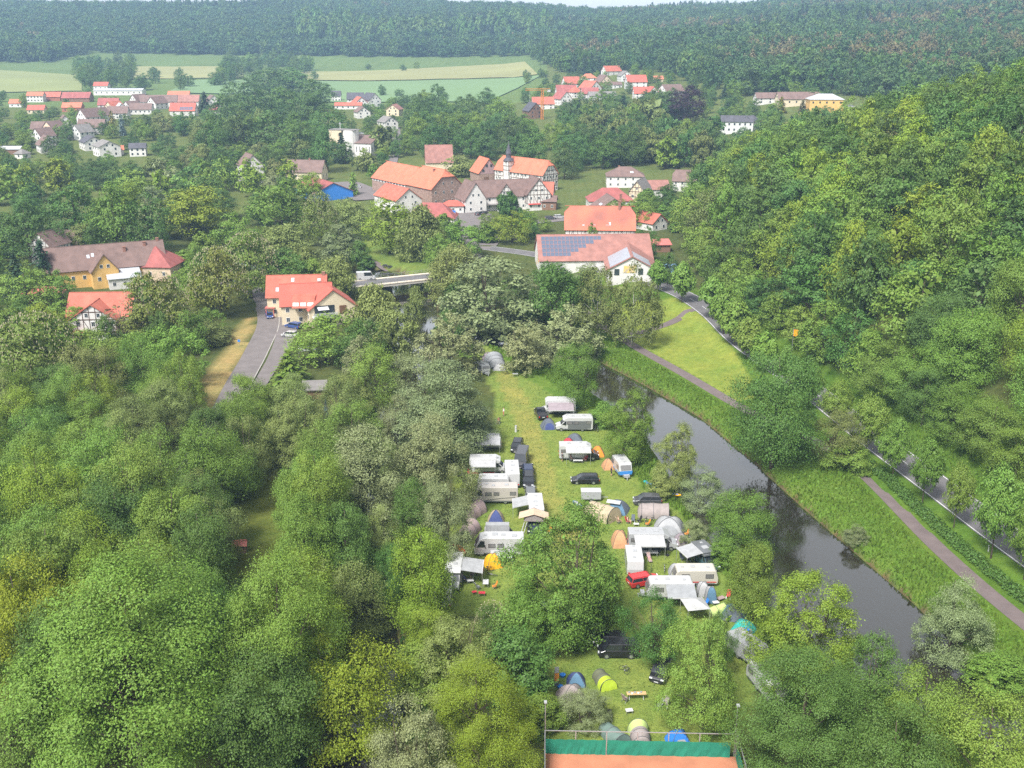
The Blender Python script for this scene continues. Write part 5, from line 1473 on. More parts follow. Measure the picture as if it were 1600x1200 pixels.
def far_proto(key, leaf, i=0, bark=BARK, lod='lo'):
    me, tm = SHAPES[(key, lod)][i]
    bm = bmesh.new(); bm.from_mesh(me)
    for f_ in bm.faces: f_.material_index = 0
    k = len(bm.faces); bm.from_mesh(tm); bm.faces.ensure_lookup_table()
    for f_ in bm.faces[k:]: f_.material_index = 1
    r = bpy.data.meshes.new('far_tree'); bm.to_mesh(r); bm.free()
    r.materials.append(LM[leaf]); r.materials.append(bark)
    return r
def uof(X, Y): return 800 + X / Y * FPX * .96
FOOT_U = np.array([-400, 0, 130, 200, 470, 640, 820, 860, 900, 1000, 1080, 1140, 1220, 1300, 1420, 1600, 2200])
FOOT_Y = np.array([1560, 1560, 1560, 1700, 1660, 1620, 1560, 1200, 1080, 1050, 860, 800, 780, 740, 600, 540, 500])
HOUSEZ = []
def in_wood(X, Y):
    return Y > np.interp(uof(X, Y), FOOT_U, FOOT_Y)
pts = np.concatenate([far_points(-300, 1900, 520, 1200, 13.5, 51, lambda X, Y: in_wood(X, Y) & (Y < 1190)), far_points(-300, 1900, 1200, 2500, 16.5, 53, in_wood)])
gq = np.random.default_rng(52)
uu = uof(pts[:, 0], pts[:, 1]); zz = hgt(pts[:, 0], pts[:, 1])
vis = np.ones(len(pts), bool)
brown = ((np.sin(pts[:, 0] * .013 + 1) * np.sin(pts[:, 1] * .011) > .35) & (uu > 880) & (gq.uniform(0, 1, len(pts)) < .55)) | ((uu > 1300) & (pts[:, 1] > 760) & (gq.uniform(0, 1, len(pts)) < .38)) | (gq.uniform(0, 1, len(pts)) < .012)
fir_ = (~brown) & (np.sin(pts[:, 0] * .006 + 2) * np.sin(pts[:, 1] * .007 + .7) > .45) & (gq.uniform(0, 1, len(pts)) < .6)
pine = (~brown) & (~fir_) & (uu > 500) & (uu < 860) & (np.abs(pts[:, 1] - 1830) < 70)
leafy = ~(brown | fir_ | pine)
PR = [far_proto('round', 'far', i) for i in range(3)] + [far_proto('round', 'dark', 0), far_proto('dome', 'far', 1), far_proto('round', 'wood', 2)]
far_wood('broadleaf_wood', 'broadleaf forest covering the far hills', 'forest', pts[leafy], PR, (15, 22), (13, 18), 1)
far_wood('withered_wood', 'brownish withered trees scattered through the far forest', 'forest', pts[brown], [far_proto('round', 'brown', 0), far_proto('fir', 'brown', 0), far_proto('dome', 'brown', 1)], (15, 21), (9, 14), 2)
far_wood('fir_wood', 'dark firs standing in the far forest', 'forest', pts[fir_], [far_proto('fir', 'fir', i) for i in range(2)] + [far_proto('round', 'dark', 1)], (18, 25), (8, 12), 3)
far_wood('pine_wood', 'tall pines with pale trunks along the far forest slope', 'forest', pts[pine], [far_proto('oval', 'wood', i, BARK_W) for i in range(2)], (24, 32), (11, 14), 4)

kinds = sorted({(q[4], q[5], i) for q in GROVE for i in range(2)})
g_pick = [kinds.index((q[4], q[5], i % 2)) for i, q in enumerate(GROVE)]
far_wood('garden_trees', 'garden and street trees crowding between the village houses', 'trees', np.array([q[:2] for q in GROVE]), [far_proto(a, b, i, lod='mid') for a, b, i in kinds], (1, 2), (1, 2), 5,
         dims=np.array([q[2:4] for q in GROVE]), pick=np.array(g_pick))

# ------------------------------------------------------------------ the hazy air of the valley
hz_box = MB().box((100, 1500, 88), (5400, 4400, 206)).build('haze', None)
hz_box.data.materials.clear()
hm = bpy.data.materials.new('hazy_air'); hm.use_nodes = True
hm.node_tree.nodes.clear()
h_out = hm.node_tree.nodes.new('ShaderNodeOutputMaterial'); h_v = hm.node_tree.nodes.new('ShaderNodeVolumePrincipled')
h_v.inputs['Color'].default_value = (.46, .70, 1.0, 1)
h_v.inputs['Density'].default_value = .00018
h_v.inputs['Anisotropy'].default_value = 0.0
hm.node_tree.links.new(h_v.outputs[0], h_out.inputs['Volume'])
hz_box.data.materials.append(hm)
tag(hz_box, 'pale bluish haze filling the valley air', 'haze', kind='stuff')
# ------------------------------------------------------------------ vehicles, tents, people: builders
PT = lambda n, c, **k: mk('paint_' + n, c, k.pop('rough', .28), var=.03, spec=.5, coat=.4, **k)
PAINT = dict(white=PT('white', (.45, .45, .445)), black=PT('black', (.012, .012, .014)), grey=PT('grey', (.12, .125, .13)), silver=PT('silver', (.42, .43, .44)), blue=PT('blue', (.035, .07, .22)), navy=PT('navy', (.02, .03, .07)),
    red=PT('red', (.50, .03, .03)), beige=PT('beige', (.42, .385, .345)), cream=PT('cream', (.47, .445, .38)), lgrey=PT('light_grey', (.34, .345, .35)), teal=PT('dark_teal', (.04, .09, .10)), yellow=PT('yellow', (.72, .38, .02)), dgrey=PT('dark_grey', (.06, .06, .065)), bluec=PT('caravan_blue', (.04, .22, .58)))
TYRE = mk('tyre_rubber', (.018, .018, .018), .85)
RIM = mk('wheel_rim', (.45, .46, .47), .35, metal=.7)
CGLASS = mk('car_glass', (.02, .024, .028), .06, var=.1, spec=.8)
LAMP = mk('headlamp', (.72, .74, .76), .1, spec=.8)
TAIL = mk('tail_lamp', (.45, .02, .02), .25)
PLAST = mk('black_plastic', (.03, .03, .032), .6)
FAB = lambda n, c: mk('cloth_' + n, c, .8, var=.12, scale=1.3, bump=.12, bscale=4, trans=.12)
CLOTH = dict(grey=FAB('grey', (.30, .31, .32)), lgrey=FAB('light_grey', (.36, .365, .37)), white=FAB('white', (.42, .42, .42)), pink=FAB('dusty_pink', (.35, .26, .25)), taupe=FAB('taupe', (.31, .265, .25)), blue=FAB('blue', (.03, .20, .62)), navy=FAB('navy', (.05, .07, .20)),
    slate=FAB('slate', (.11, .13, .16)), lime=FAB('lime', (.45, .58, .04)), olive=FAB('olive', (.14, .15, .09)), orange=FAB('orange', (.75, .27, .03)), red=FAB('red', (.62, .04, .06)), sand=FAB('sand', (.44, .36, .24)), teal=FAB('teal', (.02, .38, .33)), green=FAB('pale_green', (.48, .60, .20)),
    sage=FAB('sage', (.15, .22, .19)), yellow=FAB('yellow', (.80, .42, .01)), steelblue=FAB('steel_blue', (.10, .20, .30)), black=FAB('black', (.02, .02, .022)), mauve=FAB('mauve', (.30, .25, .27)), tan=FAB('tan', (.56, .42, .30)), apricot=FAB('apricot', (.52, .28, .14)))
POLE = mk('tent_pole', (.10, .10, .11), .5)

WH = {}
def wheel(parent, x, y, r, w=.22):
    k = (round(r, 2), w)
    if k not in WH:
        WH[k] = (MB().cyl((0, 0, 0), r, w, 16, axis='y').mesh('tyre', TYRE, bevel=.03), MB().cyl((0, 0, 0), r * .62, w + .02, 12, axis='y').mesh('rim', RIM))
    o = link('wheel', WH[k][0], parent, (x, y, r)); link('rim', WH[k][1], o)
def anchor(name, label, cat, px, py, head, group=None):
    p = P(px, py)
    return empty(name, (p.x, p.y, p.z), R(head), label, cat, group)
def bits(root, W, xf, xr, zl, zt):
    for s in (-1, 1):
        MB().box((xf, s * W * .36, zl), (.12, .36, .17)).build('headlight', LAMP, root, bevel=.03)
        MB().box((xr, s * W * .41, zt), (.1, .22, .26)).build('tail_light', TAIL, root, bevel=.02)

def car(label, px, py, head, col='black', style='estate', group=None, name=None, cat='car', z=None):
    r = anchor(name or {'van': 'parked_van', 'pickup': 'pickup_truck'}.get(style, 'parked_car'), label, {'van': 'van', 'pickup': 'pickup'}.get(style, cat), px, py, head, group)
    L, W, H, belt, hood = dict(estate=(4.75, 1.84, 1.5, .95, .34), suv=(4.5, 1.88, 1.66, 1.05, .30), hatch=(4.1, 1.76, 1.5, .95, .28), van=(5.0, 1.95, 1.98, 1.15, .20), pickup=(5.2, 1.9, 1.8, 1.1, .30), bus=(5.6, 2.05, 2.5, 1.3, .15))[style]
    m = PAINT[col]; gc = .19
    xh = L/2 - L * hood * .55          # hood back
    MB().prism([(-L/2 + .05, gc + .1), (-L/2, belt - .25), (-L/2 + .08, belt), (xh - .25, belt), (L/2 - .3, belt - .18), (L/2 - .04, belt - .36), (L/2, gc + .18), (L/2 - .15, gc), (-L/2 + .2, gc)], -W/2, W/2).build('body', m, r, smooth=False, bevel=.09, seg=3)
    back = -L/2 + (.08 if style in ('estate', 'suv', 'van', 'bus') else .25)
    if style == 'pickup': back = -.35
    f1 = xh - .1; f2 = f1 - (.75 if style not in ('van', 'bus') else .55); b2 = back + (.28 if style in ('estate', 'suv', 'hatch') else .1)
    w1, w2 = W/2 * .95, W/2 * (.80 if style not in ('van', 'bus') else .88)
    MB().add([(back, -w1, belt - .02), (f1, -w1, belt - .02), (f1, w1, belt - .02), (back, w1, belt - .02), (b2, -w2, H - .07), (f2, -w2, H - .07), (f2, w2, H - .07), (b2, w2, H - .07)],
             [(0,3,2,1),(4,5,6,7),(0,1,5,4),(1,2,6,5),(2,3,7,6),(3,0,4,7)]).build('glass', CGLASS, r)
    ro = MB().add([(b2 - .04, -w2 - .02, H - .08), (f2 + .06, -w2 - .02, H - .08), (f2 + .06, w2 + .02, H - .08), (b2 - .04, w2 + .02, H - .08), (b2 + .1, -w2 * .9, H), (f2 - .15, -w2 * .9, H), (f2 - .15, w2 * .9, H), (b2 + .1, w2 * .9, H)],
             [(0,3,2,1),(4,5,6,7),(0,1,5,4),(1,2,6,5),(2,3,7,6),(3,0,4,7)]).build('roof', m, r)
    pm = MB()
    for s in (-1, 1):
        for xb, xt in ((back + .04, b2), (f1 - .03, f2 + .02), ((back + f1) / 2, (b2 + f2) / 2)):
            pm.beam((xb, s * (w1 + .004), belt), (xt, s * (w2 + .01), H - .05), .09, .05)
        if style == 'estate': pm.beam((b2 + .1, s * w2 * .92, H + .04), (f2 - .2, s * w2 * .92, H + .04), .04, .05)
    pm.build('pillars', m, r)
    if style in ('van', 'bus'):
        for s in (-1, 1): MB().box((back * .52, s * (w1 * .98 + .0), (belt + H) / 2 - .03), (L * .36, .06, (H - belt) * .86)).build('side_panel', m, r)
    if style == 'pickup':
        MB().box((-L/2 + 1.1, 0, belt + .03), (1.9, W * .8, .04)).build('bed_cover', PLAST, r)
    for x in (L * .30, -L * .29):
        for s in (-1, 1): wheel(r, x, s * (W/2 - .08), .33 if style in ('hatch', 'estate') else .37)
    bits(r, W, L/2 - .05, -L/2 + .02, belt - .30, belt - .22)
    MB().box((L/2 - .02, 0, gc + .22), (.1, W * .6, .2)).build('grille', PLAST, r)
    MB().box((L/2 + .035, 0, gc + .2), (.03, .52, .12)).build('number_plate', WHITE, r)
    MB().box((-L/2 - .01, 0, belt - .3), (.03, .52, .12)).build('number_plate', WHITE, r)
    for s in (-1, 1): MB().box((f1 - .25, s * (W/2 + .08), belt + .06), (.12, .2, .14)).build('mirror', m, r, bevel=.03)
    return r

def awning(root, x0, x1, y, z, out, drop, mat, legs=True, name='awning'):
    """roof sheet rolled out from the side wall at y; out is signed"""
    s = 1 if out > 0 else -1
    o = MB().add([(x0, y, z), (x1, y, z), (x1, y + out, z - drop), (x0, y + out, z - drop), (x0, y, z + .05), (x1, y, z + .05), (x1, y + out, z - drop + .05), (x0, y + out, z - drop + .05)],
             [(0,3,2,1),(4,5,6,7),(0,1,5,4),(1,2,6,5),(2,3,7,6),(3,0,4,7)]).build(name, mat, root)
    m = MB().box(((x0 + x1) / 2, y, z + .02), (x1 - x0 + .1, .16, .16)).box(((x0 + x1) / 2, y + out, z - drop), (x1 - x0 + .06, .1, .14))
    m.build('awning_case', PAINT['white'], o)
    if legs:
        for x in (x0 + .1, x1 - .1): MB().beam((x, y + out, 0), (x, y + out, z - drop), .05).build('awning_leg', STEEL, o)
    return o
def rows_of(root, spec, W, mat=CGLASS):
    """windows on the long walls: (x, z, w, h, side)"""
    for x, z, w, h, s in spec:
        o = MB().box((x, s * (W/2 + .012), z), (w + .1, .03, h + .1)).build('window', PLAST, root)
        MB().box((x, s * (W/2 + .035), z), (w, .02, h)).build('pane', mat, o)
TINT = mk('tinted_acrylic', (.16, .155, .15), .15, var=.1, spec=.7)
def hatches(root, spec, z):
    for x, y, w in spec: MB().box((x, y, z + .05), (w, w, .12)).build('roof_hatch', PAINT['lgrey'], root, bevel=.03)

def motorhome(label, px, py, head, L=7.0, H=2.9, form='semi', col='white', side=None, cab=None, aw=None, skirt=None, stripe=None, hat=((-1.8, 0, .6), (.3, .3, .5), (1.4, -.3, .4)), group=None, W=2.3):
    r = anchor('motorhome', label, 'motorhome', px, py, head, group)
    m = PAINT[col]; f = L/2
    if form == 'full':
        prof = [(-f, .5), (-f, H - .1), (-f + .12, H), (f - 1.5, H), (f - .75, H - .22), (f - .18, 1.55), (f, .95), (f, .42), (f - .15, .36), (-f + .2, .36)]
        MB().prism(prof, -W/2, W/2).build('body', m, r, bevel=.11, seg=3)
        MB().add([(f - .70, -W * .44, H - .30), (f - .70, W * .44, H - .30), (f - .10, W * .45, 1.52), (f - .10, -W * .45, 1.52)], [(0, 1, 2, 3)]).build('windscreen', CGLASS, r).location.x = .03
        for s in (-1, 1): MB().add([(f - .9, s * (W/2 + .012), H - .45), (f - .35, s * (W/2 + .012), 1.5), (f - 1.5, s * (W/2 + .012), 1.5), (f - 1.5, s * (W/2 + .012), H - .45)], [(0, 1, 2, 3)]).build('cab_window', CGLASS, r)
    else:
        top = H if form == 'semi' else H + .12
        x0 = f - (2.0 if form == 'semi' else 1.9)
        if form == 'semi': prof = [(-f, .5), (-f, H - .1), (-f + .12, H), (x0 - .1, H), (x0 + .75, H - .42), (x0 + .55, 2.05), (x0, 2.0), (x0, .45), (-f + .2, .4)]
        else: prof = [(-f, .5), (-f, H), (-f + .12, top), (f - 1.1, top), (f - .55, top - .35), (f - .6, 2.05), (x0, 1.98), (x0, .45), (-f + .2, .4)]
        MB().prism(prof, -W/2, W/2).build('body', m, r, bevel=.11, seg=3)
        cm = PAINT[cab or col]; wc = 2.02
        cabp = [(x0 - .1, .45), (x0 - .1, 2.1), (x0 + .35, 2.1), (f - .95, 1.32), (f - .15, 1.08), (f, .8), (f - .02, .4), (x0, .36)]
        MB().prism(cabp, -wc/2, wc/2).build('cab', cm, r, bevel=.09, seg=3)
        MB().add([(x0 + .42, -wc * .43, 2.06), (x0 + .42, wc * .43, 2.06), (f - .93, wc * .46, 1.36), (f - .93, -wc * .46, 1.36)], [(0, 1, 2, 3)]).build('windscreen', CGLASS, r).location.x = .05
        for s in (-1, 1): MB().add([(x0 + .25, s * (wc/2 + .01), 2.0), (f - 1.05, s * (wc/2 + .01), 1.3), (x0 + .05, s * (wc/2 + .01), 1.26), (x0 + .05, s * (wc/2 + .01), 2.0)], [(0, 1, 2, 3)]).build('cab_window', CGLASS, r)
    for x in (f - 1.0, -f + 2.0):
        for s in (-1, 1): wheel(r, x, s * (W/2 - .16), .36, .24)
    bits(r, W * .9, f - .02, -f + .0, .95, 1.0)
    MB().box((f + .0, 0, .52), (.14, W * .85, .2)).build('bumper', PAINT[skirt] if skirt else PLAST, r, bevel=.03)
    MB().box((f + .085, 0, .55), (.02, .52, .12)).build('number_plate', WHITE, r)
    b0 = f - 2.1
    spec = []
    for s in (-1, 1): spec += [(b0 - .45, 1.75, .95, .55, s), (b0 - 1.75, 1.8, .8, .5, s), (-f + .8, 1.85, .9, .5, s)]
    rows_of(r, spec, W, TINT)
    MB().box((b0 - 2.75, -(W/2 + .015), 1.35), (.62, .04, 1.75)).build('door', PAINT['lgrey'] if side else m, r)
    if side:
        for s in (-1, 1): MB().box((-f + (L - 2.6) / 2 + .35, s * (W/2 + .006), 1.35), (L - 2.6, .012, 1.55)).build('side_panel', PAINT[side], r)
    if stripe:
        for s in (-1, 1): MB().prism([(-f + .4, 1.22), (-f + 2.6, 1.08), (b0 - .2, .72), (b0 + .1, .62), (b0 - .3, .66), (-f + 2.6, 1.0), (-f + .4, 1.14)], s * (W/2 + .004), s * (W/2 + .022)).build('decal', PAINT[stripe], r)
    for s in (-1, 1): MB().box((f - 1.55, s * (W/2 + .16), 1.75), (.12, .22, .34)).build('mirror', PLAST, r, bevel=.03)
    hatches(r, hat, H)
    for s in (-1, 1): MB().box((-.2, s * (W/2 + .006), .52), (L - 2.4, .03, .2)).build('skirt', PAINT['grey'], r)
    if aw: awning(r, *aw)
    return r

def caravan(label, px, py, head, L=5.6, W=2.25, H=2.58, col='white', stripe=None, nose=None, aw=None, group=None, win=True, roofcol=None, boxy=False):
    r = anchor('caravan', label, 'caravan', px, py, head, group)
    f = L/2; k = .25 if boxy else .62
    MB().prism([(-f + .02, .55), (-f, 1.3), (-f + k * .5, H - .12), (-f + k * .8, H), (f - k * 1.1, H), (f - k * .65, H - .16), (f - .02, 1.35), (f, .8), (f - .25, .42), (-f + .2, .42)], -W/2, W/2).build('body', PAINT[col], r, bevel=.1, seg=3)
    if nose: MB().add([(f + .012, -W * .47, .62), (f + .012, W * .47, .62), (f - .0, W * .47, 1.28), (f - .0, -W * .47, 1.28)], [(0, 1, 2, 3)]).prism([(f - .3, .45), (f + .01, .8), (f + .01, 1.3), (f - .62, 1.0), (f - 1.4, .5)], -W/2 - .012, W/2 + .012).build('nose_panel', PAINT[nose], r)
    MB().add([(f - k * .55 + .02, -W * .4, H - .3), (f - k * .55 + .02, W * .4, H - .3), (f - .0, W * .4, 1.5), (f - .0, -W * .4, 1.5)], [(0, 1, 2, 3)]).build('front_window', TINT, r).location.x = .03
    for s in (-1, 1): MB().box((0, s * (W/2 + .006), .55), (L - .9, .03, .16)).build('skirt', PAINT['grey'], r)
    if win: rows_of(r, [(x, 1.65, 1.0, .55, s) for s in (-1, 1) for x in (-L * .30, L * .24)], W, TINT)
    MB().box((0, -(W/2 + .012), 1.35), (.62, .03, 1.7)).build('door', PAINT['lgrey'], r)
    for s in (-1, 1):
        wheel(r, -.2, s * (W/2 - .14), .32)
        if stripe: MB().box((0, s * (W/2 + .01), .78), (L - .5, .02, .14)).build('stripe', PAINT[stripe], r)
        MB().box((-f - .01, s * W * .38, .8), (.06, .3, .16)).build('tail_light', TAIL, r)
    d = MB().beam((f - .2, .55, .42), (f + 1.15, 0, .45), .08).beam((f - .2, -.55, .42), (f + 1.15, 0, .45), .08).box((f + .45, 0, .6), (.55, 1.0, .4)).cyl((f + .95, 0, .22), .1, .44, 8)
    d.build('drawbar', PAINT['lgrey'], r)
    hatches(r, ((-L * .28, .1, .42), (L * .06, -.1, .6), (L * .3, 0, .36)), H)
    if aw: awning(r, *aw)
    return r

def dome(label, px, py, head, w, d, h, mat, mat2=None, door=None, power=1.7, name='dome_tent', group=None, skirt=0.0):
    """crossed-pole tent: arched in both directions"""
    r = anchor(name, label, 'tent', px, py, head, group)
    n = 14; vs = []; mb = MB()
    for j in range(n + 1):
        for i in range(n + 1):
            u, v = 2 * i / n - 1, 2 * j / n - 1
            rr = max(abs(u), abs(v))
            z = h * (1 - rr ** power)
            sag = 1 - .06 * (abs(abs(u) - abs(v))) * rr
            k = 1 - .10 * (min(abs(u), abs(v)) * rr)
            vs.append((u * w/2 * k * sag, v * d/2 * k * sag, max(z * (1 - .05 * abs(abs(u) - abs(v))), 0)))
    mb.add(vs, [(j*(n+1)+i, j*(n+1)+i+1, (j+1)*(n+1)+i+1, (j+1)*(n+1)+i) for j in range(n) for i in range(n)])
    if mat2:
        mb.m = [1 if (k // n + .5 - n/2) < -abs(k % n + .5 - n/2) + .01 else 0 for k in range(n * n)]
    mb.build('flysheet', [CLOTH[mat], CLOTH[mat2]] if mat2 else CLOTH[mat], r)
    for s in (-1, 1):
        MB().tube([(Vector((t * w/2 * (1 - .1 * abs(t) ** 2), s * t * d/2 * (1 - .1 * abs(t) ** 2), h * (1 - abs(t) ** power) + .03))) for t in [q / 8 - 1 for q in range(17)]], .025, 5).build('pole', POLE, r)
    if door:
        pr = [(-.28, 0), (.28, 0), (.24, .42), (.12, .62), (-.12, .62), (-.24, .42)]
        vsd = []
        for x, z in pr:
            t = (1 - z * .93) ** (1 / power); vsd.append((x * w, -(t * d/2 + .03) if z > 0 else -d/2 - .02, z * h + .02))
        MB().add(vsd, [tuple(range(len(pr)))]).build('door', CLOTH[door], r)
    gl_ = MB()
    for sx in (-1, 1):
        for sy in (-1, 1): gl_.beam((sx * w * .36, sy * d * .36, h * .45), (sx * w * .62, sy * d * .62, 0), .015)
    gl_.build('guy_lines', POLE, r)
    return r

def tunnel(label, px, py, head, L, w, h, mat, mat2=None, hoops=3, taper=.72, door=None, group=None, name='tunnel_tent'):
    """hooped tent, the open end at +x"""
    r = anchor(name, label, 'tent', px, py, head, group)
    nx_, na = hoops * 6, 12; vs = []
    def prof(t):
        k = hoops - 1; q = t * k; fr = abs((q % 1) - .5) * 2
        sag = .94 + .06 * fr
        e = 1 - (1 - taper) * (1 - t)
        end = 1.0
        if t < .16: end = .25 + .75 * math.sqrt(max(0, 1 - (1 - t / .16) ** 2))
        return e * sag, end
    for i in range(nx_ + 1):
        t = i / nx_; s_, e_ = prof(t)
        for j in range(na + 1):
            a = math.pi * j / na
            vs.append((-L/2 + L * t, math.cos(a) * w/2 * s_ * (.55 + .45 * e_), math.sin(a) ** .8 * h * s_ * e_))
    mb = MB().add(vs, [(i*(na+1)+j, i*(na+1)+j+1, (i+1)*(na+1)+j+1, (i+1)*(na+1)+j) for i in range(nx_) for j in range(na)])
    if mat2: mb.m = [1 if (k // na) >= nx_ * .62 else 0 for k in range(nx_ * na)]
    mb.build('flysheet', [CLOTH[mat], CLOTH[mat2]] if mat2 else CLOTH[mat], r, smooth=True)
    MB().add([(L/2 - .01 + (.25 * (1 - math.sin(a))), math.cos(a) * w/2 * .98, math.sin(a) ** .8 * h * .98) for a in [math.pi * j / na for j in range(na + 1)]], [tuple(range(na + 1))]).build('front_panel', CLOTH[door or mat], r)
    for k in range(hoops):
        t = k / (hoops - 1); s_, e_ = prof(max(t, .16))
        MB().tube([(-L/2 + L * max(t, .12), math.cos(a) * w/2 * s_ * 1.01, math.sin(a) ** .8 * h * s_ * 1.015) for a in [math.pi * j / 10 for j in range(11)]], .03, 5).build('hoop', POLE, r)
    return r

# --- people: one skin over a posed skeleton
POSES = dict(
  stand={'hip': (0, 0, .93), 'chest': (0, 0, 1.22), 'neck': (0, 0, 1.46), 'head': (.03, 0, 1.60), 'crown': (.02, 0, 1.74), 'shL': (0, .19, 1.40), 'elL': (-.04, .25, 1.12), 'haL': (.05, .24, .86), 'shR': (0, -.19, 1.40), 'elR': (-.02, -.26, 1.14), 'haR': (.14, -.2, .94),
         'hpL': (0, .10, .90), 'knL': (.03, .11, .50), 'anL': (-.02, .12, .07), 'toL': (.17, .13, .03), 'hpR': (0, -.10, .90), 'knR': (.04, -.12, .50), 'anR': (0, -.14, .07), 'toR': (.19, -.15, .03)},
  sit={'hip': (0, 0, .48), 'chest': (-.06, 0, .78), 'neck': (-.08, 0, 1.02), 'head': (-.05, 0, 1.16), 'crown': (-.06, 0, 1.30), 'shL': (-.08, .19, .96), 'elL': (.04, .26, .70), 'haL': (.28, .18, .62), 'shR': (-.08, -.19, .96), 'elR': (.04, -.26, .70), 'haR': (.28, -.16, .62),
       'hpL': (.03, .10, .46), 'knL': (.45, .12, .50), 'anL': (.48, .12, .07), 'toL': (.66, .13, .03), 'hpR': (.03, -.10, .46), 'knR': (.45, -.13, .50), 'anR': (.52, -.14, .07), 'toR': (.70, -.15, .03)},
  recline={'hip': (0, 0, .36), 'chest': (-.24, 0, .58), 'neck': (-.42, 0, .76), 'head': (-.50, 0, .88), 'crown': (-.58, 0, .99), 'shL': (-.37, .19, .70), 'elL': (-.14, .27, .50), 'haL': (.12, .24, .46), 'shR': (-.37, -.19, .70), 'elR': (-.14, -.27, .50), 'haR': (.12, -.24, .46),
       'hpL': (.04, .10, .35), 'knL': (.44, .12, .44), 'anL': (.78, .12, .16), 'toL': (.90, .13, .26), 'hpR': (.04, -.10, .35), 'knR': (.44, -.12, .42), 'anR': (.80, -.14, .14), 'toR': (.92, -.15, .24)})
BONES = [('hip','chest'),('chest','neck'),('neck','head'),('head','crown'),('neck','shL'),('shL','elL'),('elL','haL'),('neck','shR'),('shR','elR'),('elR','haR'),('hip','hpL'),('hpL','knL'),('knL','anL'),('anL','toL'),('hip','hpR'),('hpR','knR'),('knR','anR'),('anR','toR')]
RAD = dict(hip=(.15,.12), chest=(.16,.115), neck=(.055,.055), head=(.085,.10), crown=(.065,.075), sh=(.065,.065), el=(.045,.045), ha=(.035,.022), hp=(.09,.09), kn=(.062,.062), an=(.042,.042), to=(.045,.03))
SKIN = mk('skin', (.50, .29, .20), .6, var=.06)
_bodies = {}
def body_mesh(pose, sleeves, shorts):
    k = (pose, sleeves, shorts)
    if k in _bodies: return _bodies[k]
    J = dict(POSES[pose])
    bones = list(BONES)
    for s in 'LR':            # fingers and thumb, rooted in the palm
        h = Vector(J['ha' + s]); d = (h - Vector(J['el' + s])).normalized()
        for q in range(4): J['f%d%s' % (q, s)] = tuple(h + d * (.085 + .012 * (1.5 - abs(q - 1.5))) + Vector((0, .022 * (q - 1.5), -.015))); bones.append(('ha' + s, 'f%d%s' % (q, s)))
        J['th' + s] = tuple(h + d * .02 + Vector((.05, 0, .01))); bones.append(('ha' + s, 'th' + s))
    names = list(J); me = bpy.data.meshes.new('figure')
    me.from_pydata([J[n] for n in names], [(names.index(a), names.index(b)) for a, b in bones], [])
    ob = bpy.data.objects.new('tmp', me); COL.objects.link(ob)
    md = ob.modifiers.new('skin', 'SKIN'); md.use_smooth_shade = True
    ss = ob.modifiers.new('sub', 'SUBSURF'); ss.levels = ss.render_levels = 1
    for i, n in enumerate(names):
        rr = RAD.get(n) or RAD.get(n[:2]) or (.010, .010)
        me.skin_vertices[0].data[i].radius = rr
        me.skin_vertices[0].data[i].use_root = (n == 'hip')
    dg = bpy.context.evaluated_depsgraph_get(); ev = ob.evaluated_get(dg)
    out = bpy.data.meshes.new_from_object(ev); out.name = 'figure'
    bpy.data.objects.remove(ob)
    def reg(a, b):
        ab = {a[:2], b[:2]}
        if 'he' in ab or 'cr' in ab: return 2
        if a == 'elL' or a == 'elR' or a[:2] == 'ha': return 0 if sleeves == 'long' and a[:2] == 'el' else 2
        if a[:2] in ('kn',): return 2 if shorts else 1
        if a[:2] == 'an': return 3
        if a[:2] == 'hp' or (a == 'hip' and b[:2] == 'hp'): return 1
        return 0
    seg = [(Vector(J[a]), Vector(J[b]), reg(a, b)) for a, b in bones]
    idx = []
    for pl in out.polygons:
        c = pl.center; best = (9, 0)
        for a, b, g_ in seg:
            d = b - a; t = max(0, min(1, (c - a).dot(d) / d.length_squared)); q = (c - a - d * t).length
            if q < best[0]: best = (q, g_)
        idx.append(best[1])
    _bodies[k] = (out, idx, J)
    return _bodies[k]
